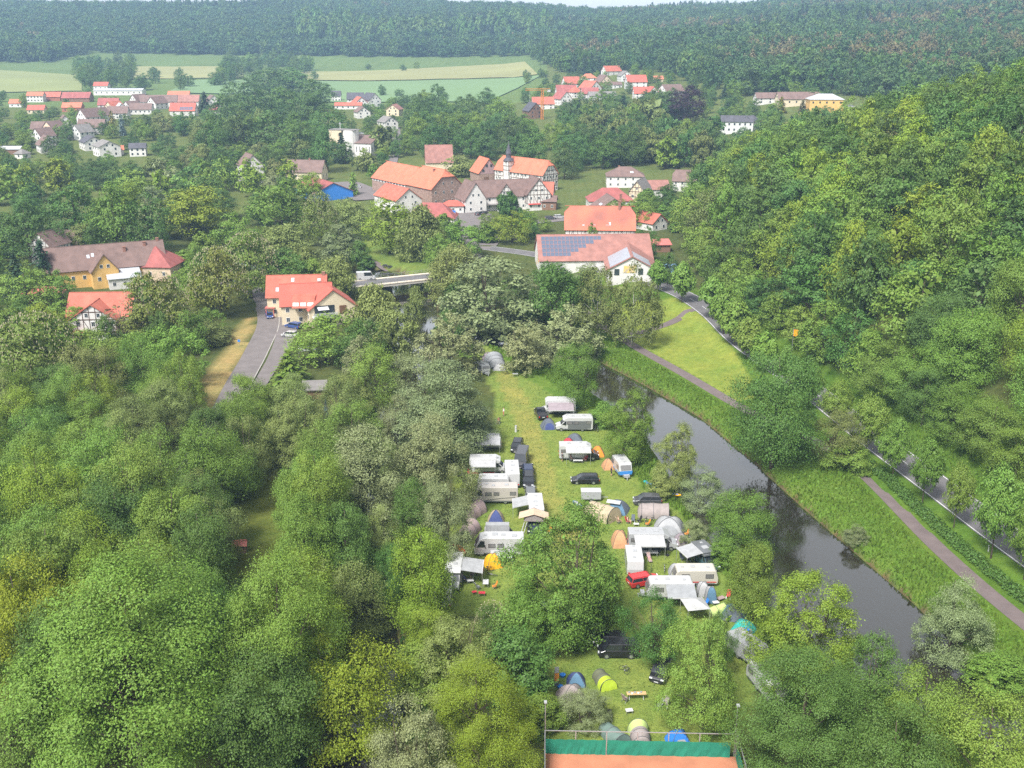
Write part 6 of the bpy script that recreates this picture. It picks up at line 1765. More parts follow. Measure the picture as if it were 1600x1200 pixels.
def person(label, px, py, head, pose='stand', top=(.4,.1,.1), legs=(.05,.06,.10), hair=(.10,.06,.035), sleeves='short', shorts=True, scale=1.0, at=None, zoff=0.0):
    me0, idx, J = body_mesh(pose, sleeves, shorts)
    p = at or P(px, py)
    r = empty('person', (p[0], p[1], p[2] + zoff), R(head), label, 'person'); r.scale = (scale,) * 3
    me = me0.copy()
    me.materials.clear()
    nm = lambda c: 'cloth_%02d_%02d_%02d' % tuple(int(q * 99) for q in c)
    for m in (mk(nm(top), top, .8), mk(nm(legs), legs, .8), SKIN, mk('shoe', (.06, .06, .06), .7)): me.materials.append(m)
    me.polygons.foreach_set('material_index', idx)
    link('body', me, r)
    h, c = Vector(J['head']), Vector(J['crown']); up = (c - h).normalized(); f_ = Vector((1, 0, 0)); f_ = (f_ - up * f_.dot(up)).normalized()
    hb = MB(); ce = h + up * .075 - f_ * .02
    vs = []; n = 10
    for i in range(6):
        th = math.pi * .62 * i / 5
        for j in range(n):
            a = 2 * math.pi * j / n; side = up.cross(f_)
            k = .118 if math.cos(a) < .35 or i < 3 else .098
            vs.append(ce + up * math.cos(th) * .115 + (f_ * math.cos(a) + side * math.sin(a)) * math.sin(th) * k)
    hb.add(vs, [(i*n+j, i*n+(j+1) % n, (i+1)*n+(j+1) % n, (i+1)*n+j) for i in range(5) for j in range(n) if not (i >= 3 and j in (0, 1, n-1, n-2))])
    hb.build('hair', mk('hair_%02d' % int(hair[0] * 99), hair, .7), r, smooth=True)
    fc = MB()
    sd_ = up.cross(f_)
    fc.box(h + f_ * .10 + up * .01, (.03, .025, .04))
    for s in (-1, 1): fc.box(h + sd_ * s * .092 - f_ * .005, (.03, .02, .05))
    fc.build('nose_and_ears', SKIN, r)
    ey = MB()
    for s in (-1, 1): ey.box(h + f_ * .088 + sd_ * s * .034 + up * .03, (.012, .022, .012))
    ey.box(h + f_ * .09 - up * .045, (.012, .045, .008)); ey.build('eyes_and_mouth', mk('face_dark', (.12, .05, .04), .6), r)
    return r

# --- camp furniture
def chair(label, px, py, head, col='slate', group=None, lounger=False):
    r = anchor('camp_chair', label, 'chair', px, py, head, group); c = CLOTH[col]
    MB().box((.0, 0, .42), (.5, .52, .05)).build('seat', c, r)
    b = MB().box((0, 0, 0), (.05, .52, .75)).build('backrest', c, r, loc=(-.34, 0, .78), rot=(0, R(-20 if not lounger else -45), 0))
    for sx in (-.25, .25):
        for sy in (-.27, .27): MB().beam((sx * 1.2, sy, 0), (sx * -.6, sy, .62), .03).build('leg', STEEL, r)
    for sy in (-.29, .29): MB().box((-.02, sy, .63), (.52, .05, .03)).build('armrest', PLAST, r)
    if lounger: MB().box((.55, 0, .34), (.6, .5, .05), tilt=Matrix.Rotation(R(12), 3, 'Y')).build('footrest', c, r)
    return r
def ctable(label, px, py, head, w=1.2, d=.7, h=.7, mat=None, group=None):
    r = anchor('camp_table', label, 'table', px, py, head, group)
    MB().box((0, 0, h), (w, d, .05)).build('tabletop', mat or WHITE, r)
    for sx in (-1, 1):
        for sy in (-1, 1): MB().beam((sx * w * .44, sy * d * .42, 0), (sx * w * .40, sy * d * .38, h), .04).build('leg', STEEL, r)
    return r
def bicycle(label, px, py, head, col='black', group=None, tilt=0.0):
    r = anchor('bicycle', label, 'bicycle', px, py, head, group)
    r.rotation_euler.x = tilt
    m = PAINT[col]
    for x in (-.52, .52):
        MB().tube([(x + math.cos(a) * .34, 0, .35 + math.sin(a) * .34) for a in [2 * math.pi * k / 16 for k in range(17)]], .028, 5, cap=False).build('wheel', TYRE, r)
    fr = MB()
    for a, b in (((-.52, 0, .35), (-.1, 0, .32)), ((-.52, 0, .35), (-.2, 0, .78)), ((-.1, 0, .32), (-.2, 0, .84)), ((-.1, 0, .32), (.36, 0, .78)), ((-.2, 0, .78), (.36, 0, .82)), ((.34, 0, .95), (.52, 0, .35))): fr.tube([a, b], .025, 6)
    fr.build('frame', m, r)
    MB().tube([(.26, -.28, 1.02), (.34, -.1, 1.0), (.34, .1, 1.0), (.26, .28, 1.02)], .02, 6).build('handlebar', PLAST, r)
    MB().box((-.22, 0, .9), (.26, .14, .06)).build('saddle', PLAST, r, bevel=.02)
    MB().cyl((-.1, 0, .32), .09, .04, 10, axis='y').build('crank', STEEL, r)
    return r
def board(label, px, py, head, L, w, col, col2=None, name='paddle_board'):
    r = anchor(name, label, 'board', px, py, head)
    n = 20; out = []
    for k in range(n): a = 2 * math.pi * k / n; out.append((math.copysign(abs(math.cos(a)) ** .8, math.cos(a)) * L/2, math.sin(a) * w/2 * (1 - .12 * math.cos(a))))
    def slab(sc, z0, z1, sx=1): 
        m = MB(); m.add([(x * sc * sx, y * sc, z0) for x, y in out] + [(x * sc * sx, y * sc, z1) for x, y in out], [tuple(range(n))[::-1], tuple(range(n, 2*n))] + [(i, (i+1) % n, (i+1) % n + n, i + n) for i in range(n)]); return m
    slab(1, .03, .18).build('hull', CLOTH[col], r)
    slab(.72, .18, .2).build('deck_pad', CLOTH[col2 or col], r)
    MB().prism([(-L*.42, .05), (-L*.36, .05), (-L*.42, -.02)], -.02, .02).build('fin', PLAST, r)
    return r
# ------------------------------------------------------------------ the campsite
WC, GC, LG = CLOTH['white'], CLOTH['grey'], CLOTH['lgrey']
# left row
caravan('white caravan with wide grey awning at the top of the left row', 757, 700, 180, 6.2, aw=(-2.9, 2.6, 1.15, 2.5, 2.3, .5, LG))
motorhome('white motorhome with rolled awning, second from the top of the left row', 764, 737, 0, 6.6, 2.85, 'semi', aw=(-3.0, 1.2, -1.15, 2.55, -1.9, .35, WC))
r = anchor('windbreak', 'red windbreak under the second motorhome awning', 'windbreak', 752, 741, 0)
for k in range(4): MB().box((-1.8 + k * 1.2, 0, .6), (1.12, .03, 1.1)).build('panel', CLOTH['red'], r); MB().beam((-2.4 + k * 1.2, 0, 0), (-2.4 + k * 1.2, 0, 1.25), .04).build('post', STEEL, r)
caravan('white caravan standing lengthwise beside the parked cars', 800, 752, 92, 6.3, 2.4, 2.75, boxy=True)
caravan('white caravan squeezed behind the beige motorhome', 772, 766, 0, 5.6, 2.25, 2.6)
motorhome('beige motorhome with black decal in the left row', 774, 783, 180, 7.3, 2.9, 'full', 'beige', stripe='dgrey')
caravan('white caravan with pale blue awning in the left row', 837, 806, 272, 6.2, 2.35, 2.65, boxy=True, aw=(-2.2, 1.2, -1.2, 2.5, -2.4, .55, CLOTH['lgrey']))
motorhome('white motorhome in front of the pop top van in the left row', 780, 864, 180, 7.2, 2.95, 'full', 'white', skirt='grey', hat=((-2.2, .3, .7), (-.6, 0, .6), (.6, -.2, .8), (2.0, .2, .4)))
motorhome('white motorhome with grey awning at the lower left of the campsite', 709, 908, 268, 6.6, 2.85, 'semi', aw=(-2.2, 1.6, 1.15, 2.6, 2.9, .45, LG))
caravan('white caravan cut by trees at the lower left of the campsite', 694, 938, 90, 5.4)
car('black car nearest the white standpipe', 808, 702, 262, 'black', 'suv')
car('dark grey van with sloping bonnet in the car row', 815, 724, 262, 'dgrey', 'bus')
car('dark blue car in the middle of the car row', 825, 740, 92, 'navy', 'suv')
car('black car facing the camera with white headlights', 826, 756, 268, 'black', 'suv')
car('grey car behind the caravan with pale blue awning', 829, 775, 90, 'grey', 'estate')
c_ = car('black car carrying a tan roof tent', 834, 827, 268, 'black', 'suv')
rt = anchor('roof_tent', 'tan roof tent opened on the black car', 'tent', 834, 827, 268); rt.location.z += 1.75
MB().box((-.2, 0, .1), (2.3, 1.6, .2)).build('base', PLAST, rt)
m_ = MB(); extx(m_, [(-1.5, .2), (1.5, .2), (1.2, .7), (0, 1.25), (-1.2, .7)], -1.5, 1.3); m_.build('canopy', CLOTH['taupe'], rt)
MB().add([(1.5, -2.3, .75), (1.5, 0, 1.45), (1.5, 2.3, .75), (-.6, -2.2, .85), (-.6, 0, 1.5), (-.6, 2.2, .85)], [(0, 1, 4, 3), (1, 2, 5, 4)]).build('rain_fly', CLOTH['tan'], rt)
MB().beam((1.4, -1.4, .1), (2.4, -2.0, -1.7), .08).beam((1.4, -1.0, .1), (2.4, -1.6, -1.7), .08).build('ladder', STEEL, rt)
car('dark blue car below the roof tent car', 838, 845, 270, 'navy', 'estate')
tunnel('dusty pink tunnel tent, upper of two', 738, 806, 60, 4.4, 2.6, 2.0, 'pink', hoops=4, taper=.8)
tunnel('dusty pink tunnel tent, lower of two', 730, 837, 72, 4.4, 2.7, 1.9, 'pink', hoops=4, taper=.8)
dome('beige and navy dome tent with blue door', 775, 816, 0, 2.9, 2.9, 2.1, 'sand', 'navy', door='navy')
v = car('white pop top van behind the lower motorhome', 782, 845, 0, 'white', 'van')
m_ = MB(); extx(m_, [(-.8, 1.95), (.8, 1.95), (.75, 2.75), (-.75, 2.95)], -2.2, 1.3); m_.build('pop_top', CLOTH['lgrey'], v)
dome('bright yellow tent beside the lower motorhome', 770, 884, 20, 2.5, 2.4, 1.9, 'yellow', power=2.6)
r = anchor('market_canopy', 'white canopy behind the bright yellow tent', 'canopy', 784, 877, 0)
MB().add([(-1.6, -.9, 1.0), (1.6, -.9, 1.0), (1.6, .9, 1.3), (-1.6, .9, 1.3), (-1.6, -.9, 1.06), (1.6, -.9, 1.06), (1.6, .9, 1.36), (-1.6, .9, 1.36)], [(0,3,2,1),(4,5,6,7),(0,1,5,4),(1,2,6,5),(2,3,7,6),(3,0,4,7)]).build('roof', WC, r)
for sx in (-1.5, 1.5):
    for sy in (-.8, .8): MB().beam((sx, sy, 0), (sx, sy, 1.1), .05).build('leg', STEEL, r)
board('red inflatable kayak at the willow edge', 718, 858, 120, 3.6, 1.0, 'red', 'orange', name='kayak')
board('red kayak hull lying between grey awning and yellow tent', 751, 879, 0, 2.6, .7, 'red', 'red', name='kayak')
person('person in blue reclining under the grey awning', 727, 909, 330, 'recline', (.06, .10, .30), (.05, .06, .12))
chair('grey lounger under the person in blue', 727, 909, 330, 'slate', lounger=True)
chair('grey camp chair under the grey awning', 738, 902, 250, 'grey')
person('person in grey seated under the grey awning', 738, 902, 250, 'sit', (.35, .32, .30), (.10, .10, .12))
person('person in red seated at the edge of the grey awning', 751, 898, 200, 'sit', (.60, .04, .05), (.08, .08, .1), hair=(.5, .48, .44))
chair('red camp chair at the edge of the grey awning', 751, 898, 200, 'red')
ctable('white folding table standing in the lower left grass', 759, 916, 90, 1.3, .75)
ctable('low white table under the grey awning', 735, 911, 10, .9, .6, .45)
chair('grey camp chair left of the white folding table', 747, 921, 30, 'grey')
chair('orange camp chair right of the white folding table', 772, 920, 190, 'orange')
ctable('small red table below the white folding table', 753, 931, 0, .9, .6, .5, CLOTH['red'])
bicycle('bicycle leaning by the bright yellow tent', 763, 893, 20, 'black', tilt=.15)
bicycle('blue grey bicycle lying beside the bright yellow tent', 771, 897, 330, 'silver', tilt=1.1)
chair('orange camp chair beside the dark blue car', 858, 833, 230, 'orange')
r = anchor('standpipe', 'white standpipe post alone on the upper meadow', 'standpipe', 806, 675, 0)
MB().cyl((0, 0, .62), .2, 1.24, 12).build('post', WHITE, r); MB().cyl((0, 0, 1.27), .22, .08, 12).build('cap', PAINT['lgrey'], r); MB().box((0, -.22, .9), (.08, .16, .08)).build('tap', STEEL, r)
person('person in white and red walking on the upper meadow', 787, 650, 200, 'stand', (.7, .68, .66), (.5, .08, .07))
chair('black and red chair under the willow on the upper meadow', 779, 662, 250, 'black')
person('person with red top sitting under the willow', 779, 662, 250, 'sit', (.55, .12, .10), (.02, .02, .02))
r = anchor('flag', 'small yellow flag left of the top caravan', 'flag', 724, 700, 0)
MB().beam((0, 0, 0), (0, 0, 3.4), .05).build('pole', STEEL, r); MB().prism([(0, 2.1), (.5, 2.3), (.45, 3.2), (0, 3.3)], -.01, .01).build('cloth', CLOTH['yellow'], r)
# head of the meadow
tunnel('silver grey dome tent at the head of the meadow', 774, 571, 100, 5.0, 4.6, 2.6, 'grey', hoops=3, taper=.9)
dome('white small tent at the head of the meadow', 780, 577, 0, 3.2, 2.4, 1.4, 'white')
dome('mauve dome tent behind the silver grey tent', 762, 562, 0, 3.0, 3.0, 1.9, 'mauve')
caravan('small grey white caravan beside the willow at the meadow head', 753, 582, 300, 4.2, 2.0, 2.3, col='white')
r = anchor('fire_bowl', 'small grill table on the upper meadow', 'grill', 805, 588, 0)
MB().box((0, 0, .6), (1.2, .6, .1)).build('grate', PAINT['lgrey'], r)
for sx in (-.5, .5): MB().beam((sx, 0, 0), (sx, 0, .6), .06).build('leg', STEEL, r)
# right row, from the top
motorhome('white alcove motorhome with mauve grey awning at the top right', 873, 645, 180, 6.6, 3.0, 'alcove', aw=(-2.8, 2.2, 1.15, 2.6, 2.8, .7, CLOTH['mauve']))
car('black pickup with white bed beside the alcove motorhome', 845, 651, 100, 'black', 'pickup')
dome('dark slate dome tent beside the black pickup', 857, 668, 8, 3.2, 2.8, 1.9, 'slate', 'slate', door='navy')
motorhome('white and grey semi integrated motorhome on the right row', 897, 671, 180, 7.0, 2.8, 'semi', side='grey')
bicycle('pair of bicycles on the rear rack, left one', 930, 673, 80, 'dgrey'); bicycle('pair of bicycles on the rear rack, right one', 934, 674, 80, 'teal')
dome('blue dome tent half hidden behind the alcove motorhome', 895, 636, 0, 2.4, 2.2, 1.6, 'steelblue')
dome('grey low tent below the white and grey motorhome', 898, 689, 0, 3.2, 2.4, 1.5, 'slate')
dome('red tent above the black cabbed camper', 888, 696, 0, 2.4, 2.4, 1.5, 'red')
motorhome('white camper with black cab and white awning', 904, 716, 0, 7.0, 2.85, 'semi', 'white', cab='black', aw=(-2.4, 2.0, -1.15, 2.55, -1.7, .35, WC))
dome('orange dome tent behind the black cab', 934, 711, 0, 2.6, 2.4, 1.8, 'orange')
person('person in dark clothes standing at the left of the white awning', 878, 721, 0, 'stand', (.10, .08, .10), (.08, .08, .12))
person('person in pink seated under the white awning', 892, 721, 10, 'sit', (.55, .35, .30), (.4, .25, .2)); chair('grey chair of the person in pink', 892, 721, 10, 'grey')
person('person in red seated under the white awning', 914, 721, 180, 'sit', (.55, .06, .06), (.4, .25, .2)); chair('red chair of the person in red', 914, 721, 180, 'red')
ctable('low white table between the two seated people', 903, 723, 0, 1.7, .7, .5)
caravan('white caravan with blue front beside the river grass', 971, 738, 281, 5.0, 2.25, 2.55, nose='bluec', stripe='bluec')
dome('apricot lean to tent on the blue fronted caravan', 950, 731, 10, 2.2, 2.4, 1.8, 'apricot')
person('person in black shorts standing beside the blue fronted caravan', 955, 744, 20, 'stand', (.015, .015, .018), (.02, .02, .022))
car('black estate car alone on the grass', 914, 754, 180, 'black', 'estate')
board('teal paddle board lying in the bank grass', 1016, 758, 300, 3.6, .9, 'teal', 'steelblue')
board('yellow and blue paddle board at the river bank', 1050, 773, 345, 3.0, .8, 'yellow', 'blue')
board('blue and white paddle board beside the sand coloured tent', 902, 788, 300, 2.4, .8, 'steelblue', 'white')
r = anchor('box_trailer', 'light grey box trailer above the sand coloured tent', 'trailer', 923, 781, 0)
MB().box((0, 0, 1.05), (3.2, 1.6, 1.3)).build('body', PAINT['lgrey'], r, bevel=.06)
MB().box((0, 0, 1.73), (3.26, 1.66, .08)).build('lid', PAINT['white'], r)
for s in (-1, 1): wheel(r, 0, s * .85, .3)
MB().beam((1.6, 0, .5), (2.8, 0, .5), .1).build('drawbar', STEEL, r)
tunnel('sand coloured tunnel tent above the camp ash', 938, 806, 318, 5.2, 3.6, 2.2, 'sand', hoops=4, taper=.9)
dome('blue grey tent with white fly beside the sand coloured tent', 965, 798, 340, 3.8, 3.2, 1.9, 'slate', 'steelblue', door='steelblue')
MB().add([(-1.6, -1.2, 1.7), (.6, -1.2, 1.7), (.6, -.4, 1.95), (-1.6, -.4, 1.95)], [(0, 1, 2, 3)]).build('fly', WC, bpy.data.objects[[o.name for o in bpy.data.objects if o.get('label', '').startswith('blue grey tent with white')][0]])
car('dark car with glass roof behind the taupe tent', 1011, 787, 178, 'dgrey', 'suv')
tunnel('taupe tent draped behind the dark car', 1020, 804, 355, 4.8, 3.4, 1.9, 'taupe', hoops=3, taper=.95)
# open shelter
r = anchor('dome_shelter', 'pale grey dome shelter with large dark mesh arch', 'tent', 1045, 830, 350)
n = 12; vs = []
for j in range(n + 1):
    for i in range(n + 1):
        u, w_ = 2*i/n - 1, 2*j/n - 1; q = max(abs(u), abs(w_)); z_ = 2.3 * (1 - q ** 2.8); vs.append((u * 2.3, w_ * 2.1, z_))
MB().add(vs, [(j*(n+1)+i, j*(n+1)+i+1, (j+1)*(n+1)+i+1, (j+1)*(n+1)+i) for j in range(n) for i in range(n)]).build('canopy', CLOTH['lgrey'], r, smooth=True)
MB().add([(math.cos(math.pi*k/12) * 1.7, -2.16 + .55 * math.sin(math.pi*k/12) ** 2, .02 + 1.75 * math.sin(math.pi*k/12)) for k in range(13)], [tuple(range(13))]).build('mesh_door', CLOTH['grey'], r)
MB().add([(2.34 - .5 * math.sin(math.pi*k/12) ** 2, math.cos(math.pi*k/12) * 1.5, .02 + 1.6 * math.sin(math.pi*k/12)) for k in range(13)], [tuple(range(13))]).build('mesh_door', CLOTH['grey'], r)
for s in (-1, 1): MB().tube([(t * 2.3, s * t * 2.1, 2.33 * (1 - abs(t) ** 2.8) + .03) for t in [q / 8 - 1 for q in range(17)]], .035, 5).build('pole', POLE, r)
for k, (x_, y_, h_, c_, lab) in enumerate([(966, 818, 20, 'tan', 'tan chair below the sand coloured tent'), (981, 818, 340, 'red', 'pinkish chair in the seating circle'), (989, 816, 260, 'slate', 'tall dark recliner in the seating circle'), (998, 817, 200, 'black', 'black and white chair in the seating circle'), (1011, 822, 180, 'orange', 'orange chair beside the dome shelter')]):
    chair(lab, x_, y_, h_, c_)
person('person in tan seated below the sand coloured tent', 966, 818, 20, 'sit', (.55, .36, .26), (.4, .2, .14), hair=(.3, .2, .1))
person('person in pink seated in the seating circle', 981, 818, 340, 'sit', (.6, .3, .28), (.45, .25, .2))
bicycle('left of two bicycles beside the dome shelter', 1009, 817, 70, 'olive' if 'olive' in PAINT else 'dgrey'); bicycle('right of two bicycles beside the dome shelter', 1019, 816, 60, 'black')
ctable('low table in the seating circle', 994, 822, 0, .8, .5, .4)
board('teal and orange float beside the sand coloured tent', 953, 812, 10, 1.6, .8, 'teal', 'orange', name='swim_float')
motorhome('grey motorhome with broad white awning', 1019, 856, 0, 7.2, 2.85, 'semi', 'lgrey', aw=(-2.9, 1.4, -1.15, 2.6, -2.6, .45, WC), hat=((-2.4, 0, .5), (-1.4, .3, .5), (.4, 0, .8), (1.2, .3, .4)))
dome('apricot tent left of the grey motorhome', 968, 850, 0, 2.6, 3.2, 2.2, 'apricot', power=2.4)
dome('mauve tent between grey motorhome and dome shelter', 1064, 849, 0, 2.4, 2.2, 1.7, 'mauve')
for k, (x_, c_, lab) in enumerate([(1004, 'slate', 'first dark chair under the broad white awning'), (1016, 'grey', 'second chair under the broad white awning'), (1028, 'black', 'third dark chair under the broad white awning')]): chair(lab, x_, 866, 270, c_)
ctable('long white table under the broad white awning', 1016, 869, 0, 2.2, .8)
person('person in pink top leaning back on the grass', 1014, 876, 280, 'recline', (.65, .25, .30), (.5, .3, .22)); chair('deck chair of the person in pink top', 1014, 876, 280, 'pink', lounger=True)
r = anchor('parasol', 'closed black parasol beside the grey motorhome', 'parasol', 1043, 868, 0)
MB().tube([(0, 0, 0), (0, 0, 2.6)], .03, 6).build('pole', STEEL, r); MB().tube([(0, 0, .9), (0, 0, 1.3), (0, 0, 2.2), (0, 0, 2.5)], [.12, .2, .14, .03], 8).build('canopy', CLOTH['black'], r); MB().cyl((0, 0, .08), .3, .16, 10).build('base', PLAST, r)
bicycle('left of two bicycles standing on the lawn by the pickup camper', 1017, 893, 80, 'black'); bicycle('right of two bicycles standing on the lawn by the pickup camper', 1038, 893, 85, 'silver')
for k, (x_, y_, c_, lab) in enumerate([(1072, 838, 'orange', 'orange chair beside the mauve tent'), (1078, 843, 'lgrey', 'pale grey chair in the bank grass')]): chair(lab, x_, y_, 200, c_)
v = car('dark teal pickup carrying a grey camper box', 1102, 882, 290, 'teal', 'pickup')
MB().prism([(-2.6, 1.15), (-2.6, 2.45), (1.0, 2.45), (1.2, 2.2), (1.2, 1.95), (-.1, 1.95), (-.2, 1.15)], -1.05, 1.05).build('camper_box', PAINT['grey'], v, bevel=.05)
MB().box((-.7, 0, 2.5), (3.7, 2.16, .12)).build('box_roof', PAINT['grey'], v); hatches(v, ((-.4, 0, .9), (-1.8, .2, .4)), 2.52)
awning(v, -2.3, .9, -1.08, 2.4, -2.4, .3, LG)
chair('dark chair under the pickup camper awning', 1076, 878, 280, 'black'); chair('grey chair under the pickup camper awning', 1066, 876, 300, 'slate')
caravan('white caravan end beside the camp ash', 990, 888, 88, 5.6, 2.3, 2.6)
car('red car behind the white caravan with grey porch', 1006, 912, 20, 'red', 'estate')
caravan('cream caravan with red stripe near the river trees', 1085, 911, 180, 6.0, 2.25, 2.5, col='cream', stripe='red')
caravan('white caravan with large grey porch tent', 1046, 932, 180, 6.4, 2.3, 2.6, aw=(-3.0, .8, 1.15, 2.5, 2.4, .7, GC))
dome('blue topped toilet tent beside the grey porch', 1110, 939, 0, 1.6, 1.6, 2.1, 'lgrey', 'steelblue', power=4.0)
ctable('pink towel rack beside the toilet tent', 1126, 938, 30, 1.1, .7, .4, CLOTH['pink'])
chair('red and black chair near the river trees', 1138, 935, 250, 'red')
person('person in black standing near the river trees', 1147, 941, 200, 'stand', (.02, .02, .02), (.05, .05, .05))
dome('dark blue dome tent near the river trees', 1146, 963, 340, 3.6, 3.0, 1.8, 'steelblue', 'slate')
person('child in orange standing behind the dark blue dome tent', 1147, 951, 250, 'stand', (.8, .28, .05), (.3, .2, .2), scale=.72)
dome('teal green dome tent near the river trees', 1161, 986, 330, 3.2, 2.6, 1.7, 'teal')
r = anchor('bike_trailer', 'blue and white child trailer before the teal green tent', 'trailer', 1167, 994, 30)
MB().prism([(-.6, .3), (.5, .3), (.7, .6), (.1, 1.1), (-.5, 1.0)], -.35, .35).build('cabin', CLOTH['blue'], r); MB().box((.3, 0, .75), (.3, .72, .4)).build('cover', WC, r)
for s in (-1, 1): wheel(r, -.1, s * .42, .25, .06)
caravan('silver grey caravan half hidden at the lower right', 1165, 1026, 300, 5.6, 2.4, 2.6, col='lgrey')
caravan('white caravan in shade behind the forked ash', 1196, 1078, 285, 5.6, 2.3, 2.6)
r = anchor('gazebo', 'white party canopy between the porch tent and forked ash', 'canopy', 1085, 966, 10)
MB().add([(-1.5, -1.5, 2.1), (1.5, -1.5, 2.1), (1.5, 1.5, 2.1), (-1.5, 1.5, 2.1), (0, 0, 2.9)], [(0, 1, 4), (1, 2, 4), (2, 3, 4), (3, 0, 4)]).build('roof', WC, r)
for sx in (-1.45, 1.45):
    for sy in (-1.45, 1.45): MB().beam((sx, sy, 0), (sx, sy, 2.1), .05).build('leg', STEEL, r)
caravan('white caravan under the big camp ash', 872, 972, 175, 5.6, 2.3, 2.6, stripe='red')
car('black estate van nearest the tennis court', 966, 1023, 180, 'black', 'van'); car('black car behind the black estate van', 950, 1006, 178, 'black', 'estate')
dome('pale grey sun shelter beside the cream caravan', 1058, 897, 0, 2.6, 2.2, 1.6, 'lgrey', power=2.6)
dome('small white storage tent behind the porch tent', 1098, 928, 0, 1.8, 1.8, 1.8, 'white', power=3.2)
tunnel('pale green low tent beside the dark blue dome tent', 1118, 958, 20, 2.6, 1.8, 1.2, 'green', hoops=3)
ctable('small white table beside the toilet tent', 1118, 947, 10, .8, .6, .6)
chair('blue chair beside the porch tent', 1101, 948, 200, 'blue'); chair('orange chair beside the cream caravan', 1066, 917, 240, 'orange'); chair('lime chair in front of the dark blue dome tent', 1136, 972, 120, 'lime')
ctable('low red crate table beside the white folding table', 741, 928, 20, .6, .5, .35, CLOTH['red'])
# lower lawn
dome('grey dome tent beside the feather flag', 893, 1092, 10, 3.6, 3.0, 1.9, 'taupe')
dome('small navy tent behind the grey dome tent', 900, 1068, 0, 2.4, 2.0, 1.5, 'navy', 'steelblue')
tunnel('olive and lime tunnel tent on the lower lawn', 942, 1066, 290, 3.0, 2.1, 1.35, 'olive', 'lime', hoops=3, taper=.8, door='lime')
car('black car half hidden behind the forked ash', 1034, 1054, 245, 'black', 'suv')
r = anchor('picnic_bench', 'long wooden beer table set with dishes on the lower lawn', 'table', 994, 1092, 2)
OAK = mk('light_wood', (.52, .34, .16), .6, var=.15, scale=3)
MB().box((0, 0, .76), (2.2, .6, .05)).build('tabletop', OAK, r)
for s in (-1, 1): MB().beam((s * .8, -.25, 0), (s * .8, .25, .74), .05).beam((s * .8, .25, 0), (s * .8, -.25, .74), .05).build('leg', STEEL, r)
for k, (x_, y_) in enumerate([(-.8, .1), (-.5, -.12), (-.15, .05), (.2, -.1), (.55, .1)]):
    o = MB().cyl((0, 0, 0), .13, .1, 10).build('dish', WHITE if k % 2 else CLOTH['grey'], None, loc=r.matrix_basis @ Vector((x_, y_, .84))); tag(o, ['white', 'grey'][k % 2 == 0] + ' dish on the wooden beer table, ' + ['leftmost', 'second from left', 'middle one', 'second from right', 'rightmost'][k], 'dish', 'dishes on the beer table')
chair('pink chair at the left end of the beer table', 977, 1096, 40, 'pink')
chair('folded frame chair on the lower lawn', 1030, 1107, 200, 'grey'); chair('second frame chair beside the folded one', 1040, 1104, 240, 'taupe')
ctable('small white table on the lower lawn', 983, 1114, 10, .8, .55, .4)
bicycle('child bicycle lying on the lower lawn', 972, 1049, 120, 'dgrey', tilt=1.2)
tunnel('sage green tunnel tent at the tennis fence', 956, 1152, 300, 3.6, 2.3, 1.5, 'sage', hoops=3)
tunnel('lime and taupe tunnel tent at the tennis fence', 1000, 1158, 92, 3.0, 2.3, 1.7, 'taupe', 'green', hoops=3, taper=.9, door='green')
dome('blue dome tent at the tennis fence', 1060, 1162, 8, 2.8, 2.6, 1.8, 'blue', door='lgrey')
chair('dark chair behind the sage green tent', 952, 1126, 270, 'black')
r = anchor('feather_flag', 'orange and grey feather flag beside the grey dome tent', 'flag', 866, 1078, 0)
MB().tube([(0, 0, 0), (0, 0, 2.4), (.12, 0, 2.9), (.35, 0, 3.1)], .025, 6).build('pole', STEEL, r)
for z0, z1, c_ in ((.5, 1.1, 'slate'), (1.1, 2.2, 'orange'), (2.2, 3.05, 'lgrey')): MB().prism([(.02, z0), (.5, z0 + .1), (.5, z1), (.02, z1)], -.012, .012).build('cloth', CLOTH[c_], r)
for x_, y_, lab in ((879, 1057, 'blue bowl behind the small navy tent'), (875, 1075, 'blue bowl beside the feather flag')):
    p = P(x_, y_); o = MB().tube([(0, 0, .02), (0, 0, .3)], [.28, .36], 12).build('bowl', CLOTH['blue'], None, loc=p); tag(o, lab, 'bowl')
p = P(854, 981); o = MB().tube([(0, 0, -.5), (0, 0, -.35), (0, 0, 0), (0, 0, .35), (0, 0, .5)], [.05, .38, .5, .38, .05], 12).build('balloon', CLOTH['pink'], None, loc=p + Vector((0, 0, .6))); tag(o, 'pink ball under the big camp ash', 'ball')

# ------------------------------------------------------------------ tennis court
A_, B_ = P(851, 1181), P(1139, 1191)
A_.z = B_.z = 0; dx_ = (B_ - A_).normalized(); ny2 = Vector((dx_.y, -dx_.x, 0)); cw = (B_ - A_).length
CLAY = mk('clay_court', (.42, .165, .09), .95, var=.14, scale=.5, bump=.15, bscale=12)
zc = max(hz(A_.x, A_.y), hz(B_.x, B_.y)) + .05
q = [A_, B_ + dx_ * .6, B_ + dx_ * .6 + ny2 * 36, A_ + ny2 * 36]
tag(MB().add([(v.x, v.y, zc + .3) for v in q] + [(v.x, v.y, zc - .8) for v in q], [(0, 1, 2, 3), (4, 7, 6, 5), (0, 4, 5, 1), (1, 5, 6, 2), (2, 6, 7, 3), (3, 7, 4, 0)]).build('tennis_court', CLAY), kind='structure')
fence = empty('tennis_fence', (A_.x, A_.y, zc), math.atan2(dx_.y, dx_.x), 'tall wire fence with green wind screens round the clay court', 'fence')
FZ = 3.1
for k in range(7):
    x_ = cw * k / 6 if k < 6 else cw + .6
    MB().beam((x_, 0, -.3), (x_, 0, FZ), .09).build('post', STEEL, fence)
